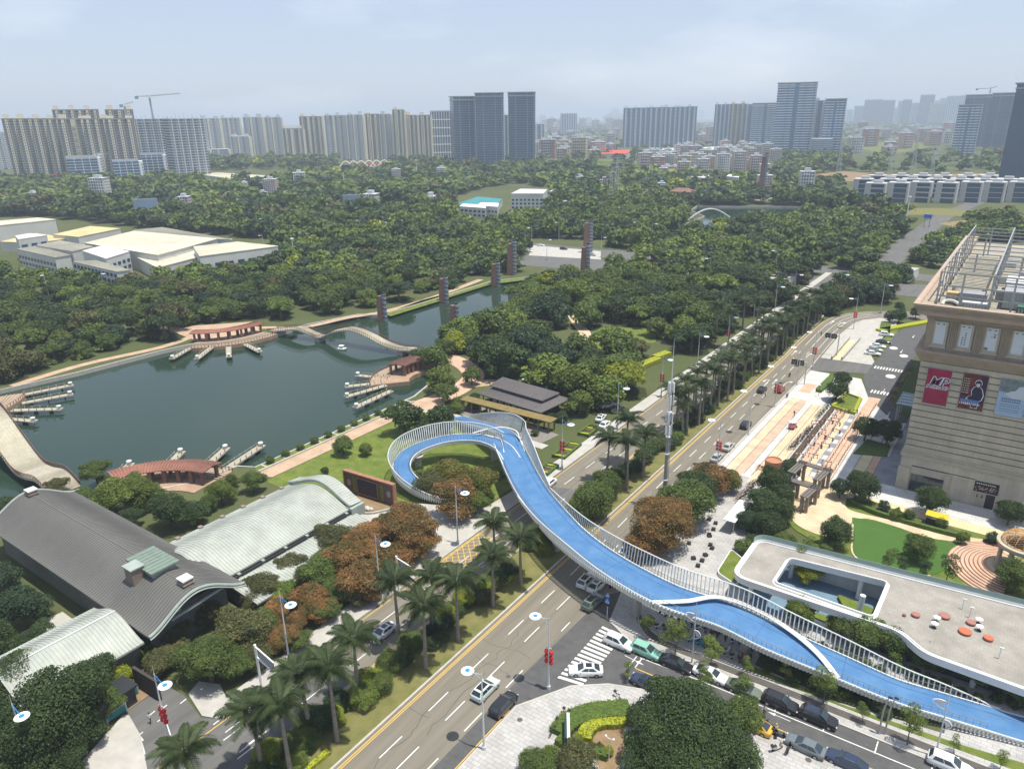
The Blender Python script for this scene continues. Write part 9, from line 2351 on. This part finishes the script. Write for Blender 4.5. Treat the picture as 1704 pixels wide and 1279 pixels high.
for x, y0, y1 in ((22.9, 104, 156), (24.7, 108, 150), (28.0, 106, 150), (30.0, 106, 160)):
 y = y0
 while y < y1:
  o = link(bpy.data.objects.new('bollard', bo)); o.location = (x + RN.uniform(-.08, .08), y, .125); props(o, 'small brown bollard in the long dotted rows on the plaza', 'bollard', 'plaza bollards'); c = link(bpy.data.objects.new('white_band', bw)); c.parent = o
  y += 1.5
for i in range(12):
 p = at(1150 + RN.uniform(-6, 46) , 945 - i * 7 + RN.uniform(-3, 3)); o = obj('stone_stool', MB().bx(-.35, .35, -.35, .35, 0, .45), M_dark); o.location = (min(max(p.x, 15.5), 19.5), p.y, .12); o.rotation_euler = (0, 0, RN.uniform(0, 1)); props(o, 'dark square stool on the pavement right of the brown trees', 'stool', 'pavement stools')
sheet('cyan_mural', A((1140, 1058), (1160, 1058), (1180, 1070), (1172, 1078), (1145, 1066)), .125, plain('mural_cyan', (.03, .33, .45), .7))
t = thing('white_shelter_cart', 'white cloth covered cart behind the terracotta drum', 'cart', (*at(1322, 803)[:2], .1)); obj('cover', MB().ball((0, 0, 1.0), (1.3, 1.0, .6), 9, 6), M_wht, t); obj('tray', MB().bx(-1.2, 1.2, -.9, .9, .4, .7), M_hyel, t)
for s in (-.8, .8): obj('wheel', MB().tube([(s, -.95, .3), (s, -.85, .3)], .3, 8), M_tyre, t)
for i, (px, py) in enumerate(((943, 640), (1191, 660), (1362, 660), (870, 650), (950, 605), (760, 660), (610, 690))):
 p = at(px, py); t = thing('path_lamp', 'short pale path lamp, %s of those in the park' % ORD[i], 'lamp', (p.x, p.y, 0)); obj('post', MB().cyl((0, 0), .06, 0, 3.2, 6), M_dark, t); obj('lamp_head', MB().cyl((0, 0), .28, 3.2, 3.5, 8), M_disc, t)
for o in list(SC.objects):
 if 'category' in o.keys() and o.parent is None and o.name.startswith('street_lamp') and o.location.z < -40: bpy.data.objects.remove(o)
# ---------------------------------------------------------------- air between the camera and the far city
hz_o = obj('haze', MB().bx(-E_ - 400, E_ + 400, -E_ - 400, E_ + 400, -3.0, 172.0), None)
hm = bpy.data.materials.new('haze_air'); hm.use_nodes = True
hm.node_tree.nodes.remove(hm.node_tree.nodes['Principled BSDF'])
pv = hm.node_tree.nodes.new('ShaderNodeVolumePrincipled')
pv.inputs['Color'].default_value = (0.77, 0.885, 1.0, 1)
pv.inputs['Density'].default_value = 0.000205
hm.node_tree.links.new(pv.outputs[0], hm.node_tree.nodes['Material Output'].inputs['Volume'])
hz_o.data.materials.append(hm)
props(hz_o, 'pale summer haze over the whole city', 'haze', None, 'stuff')
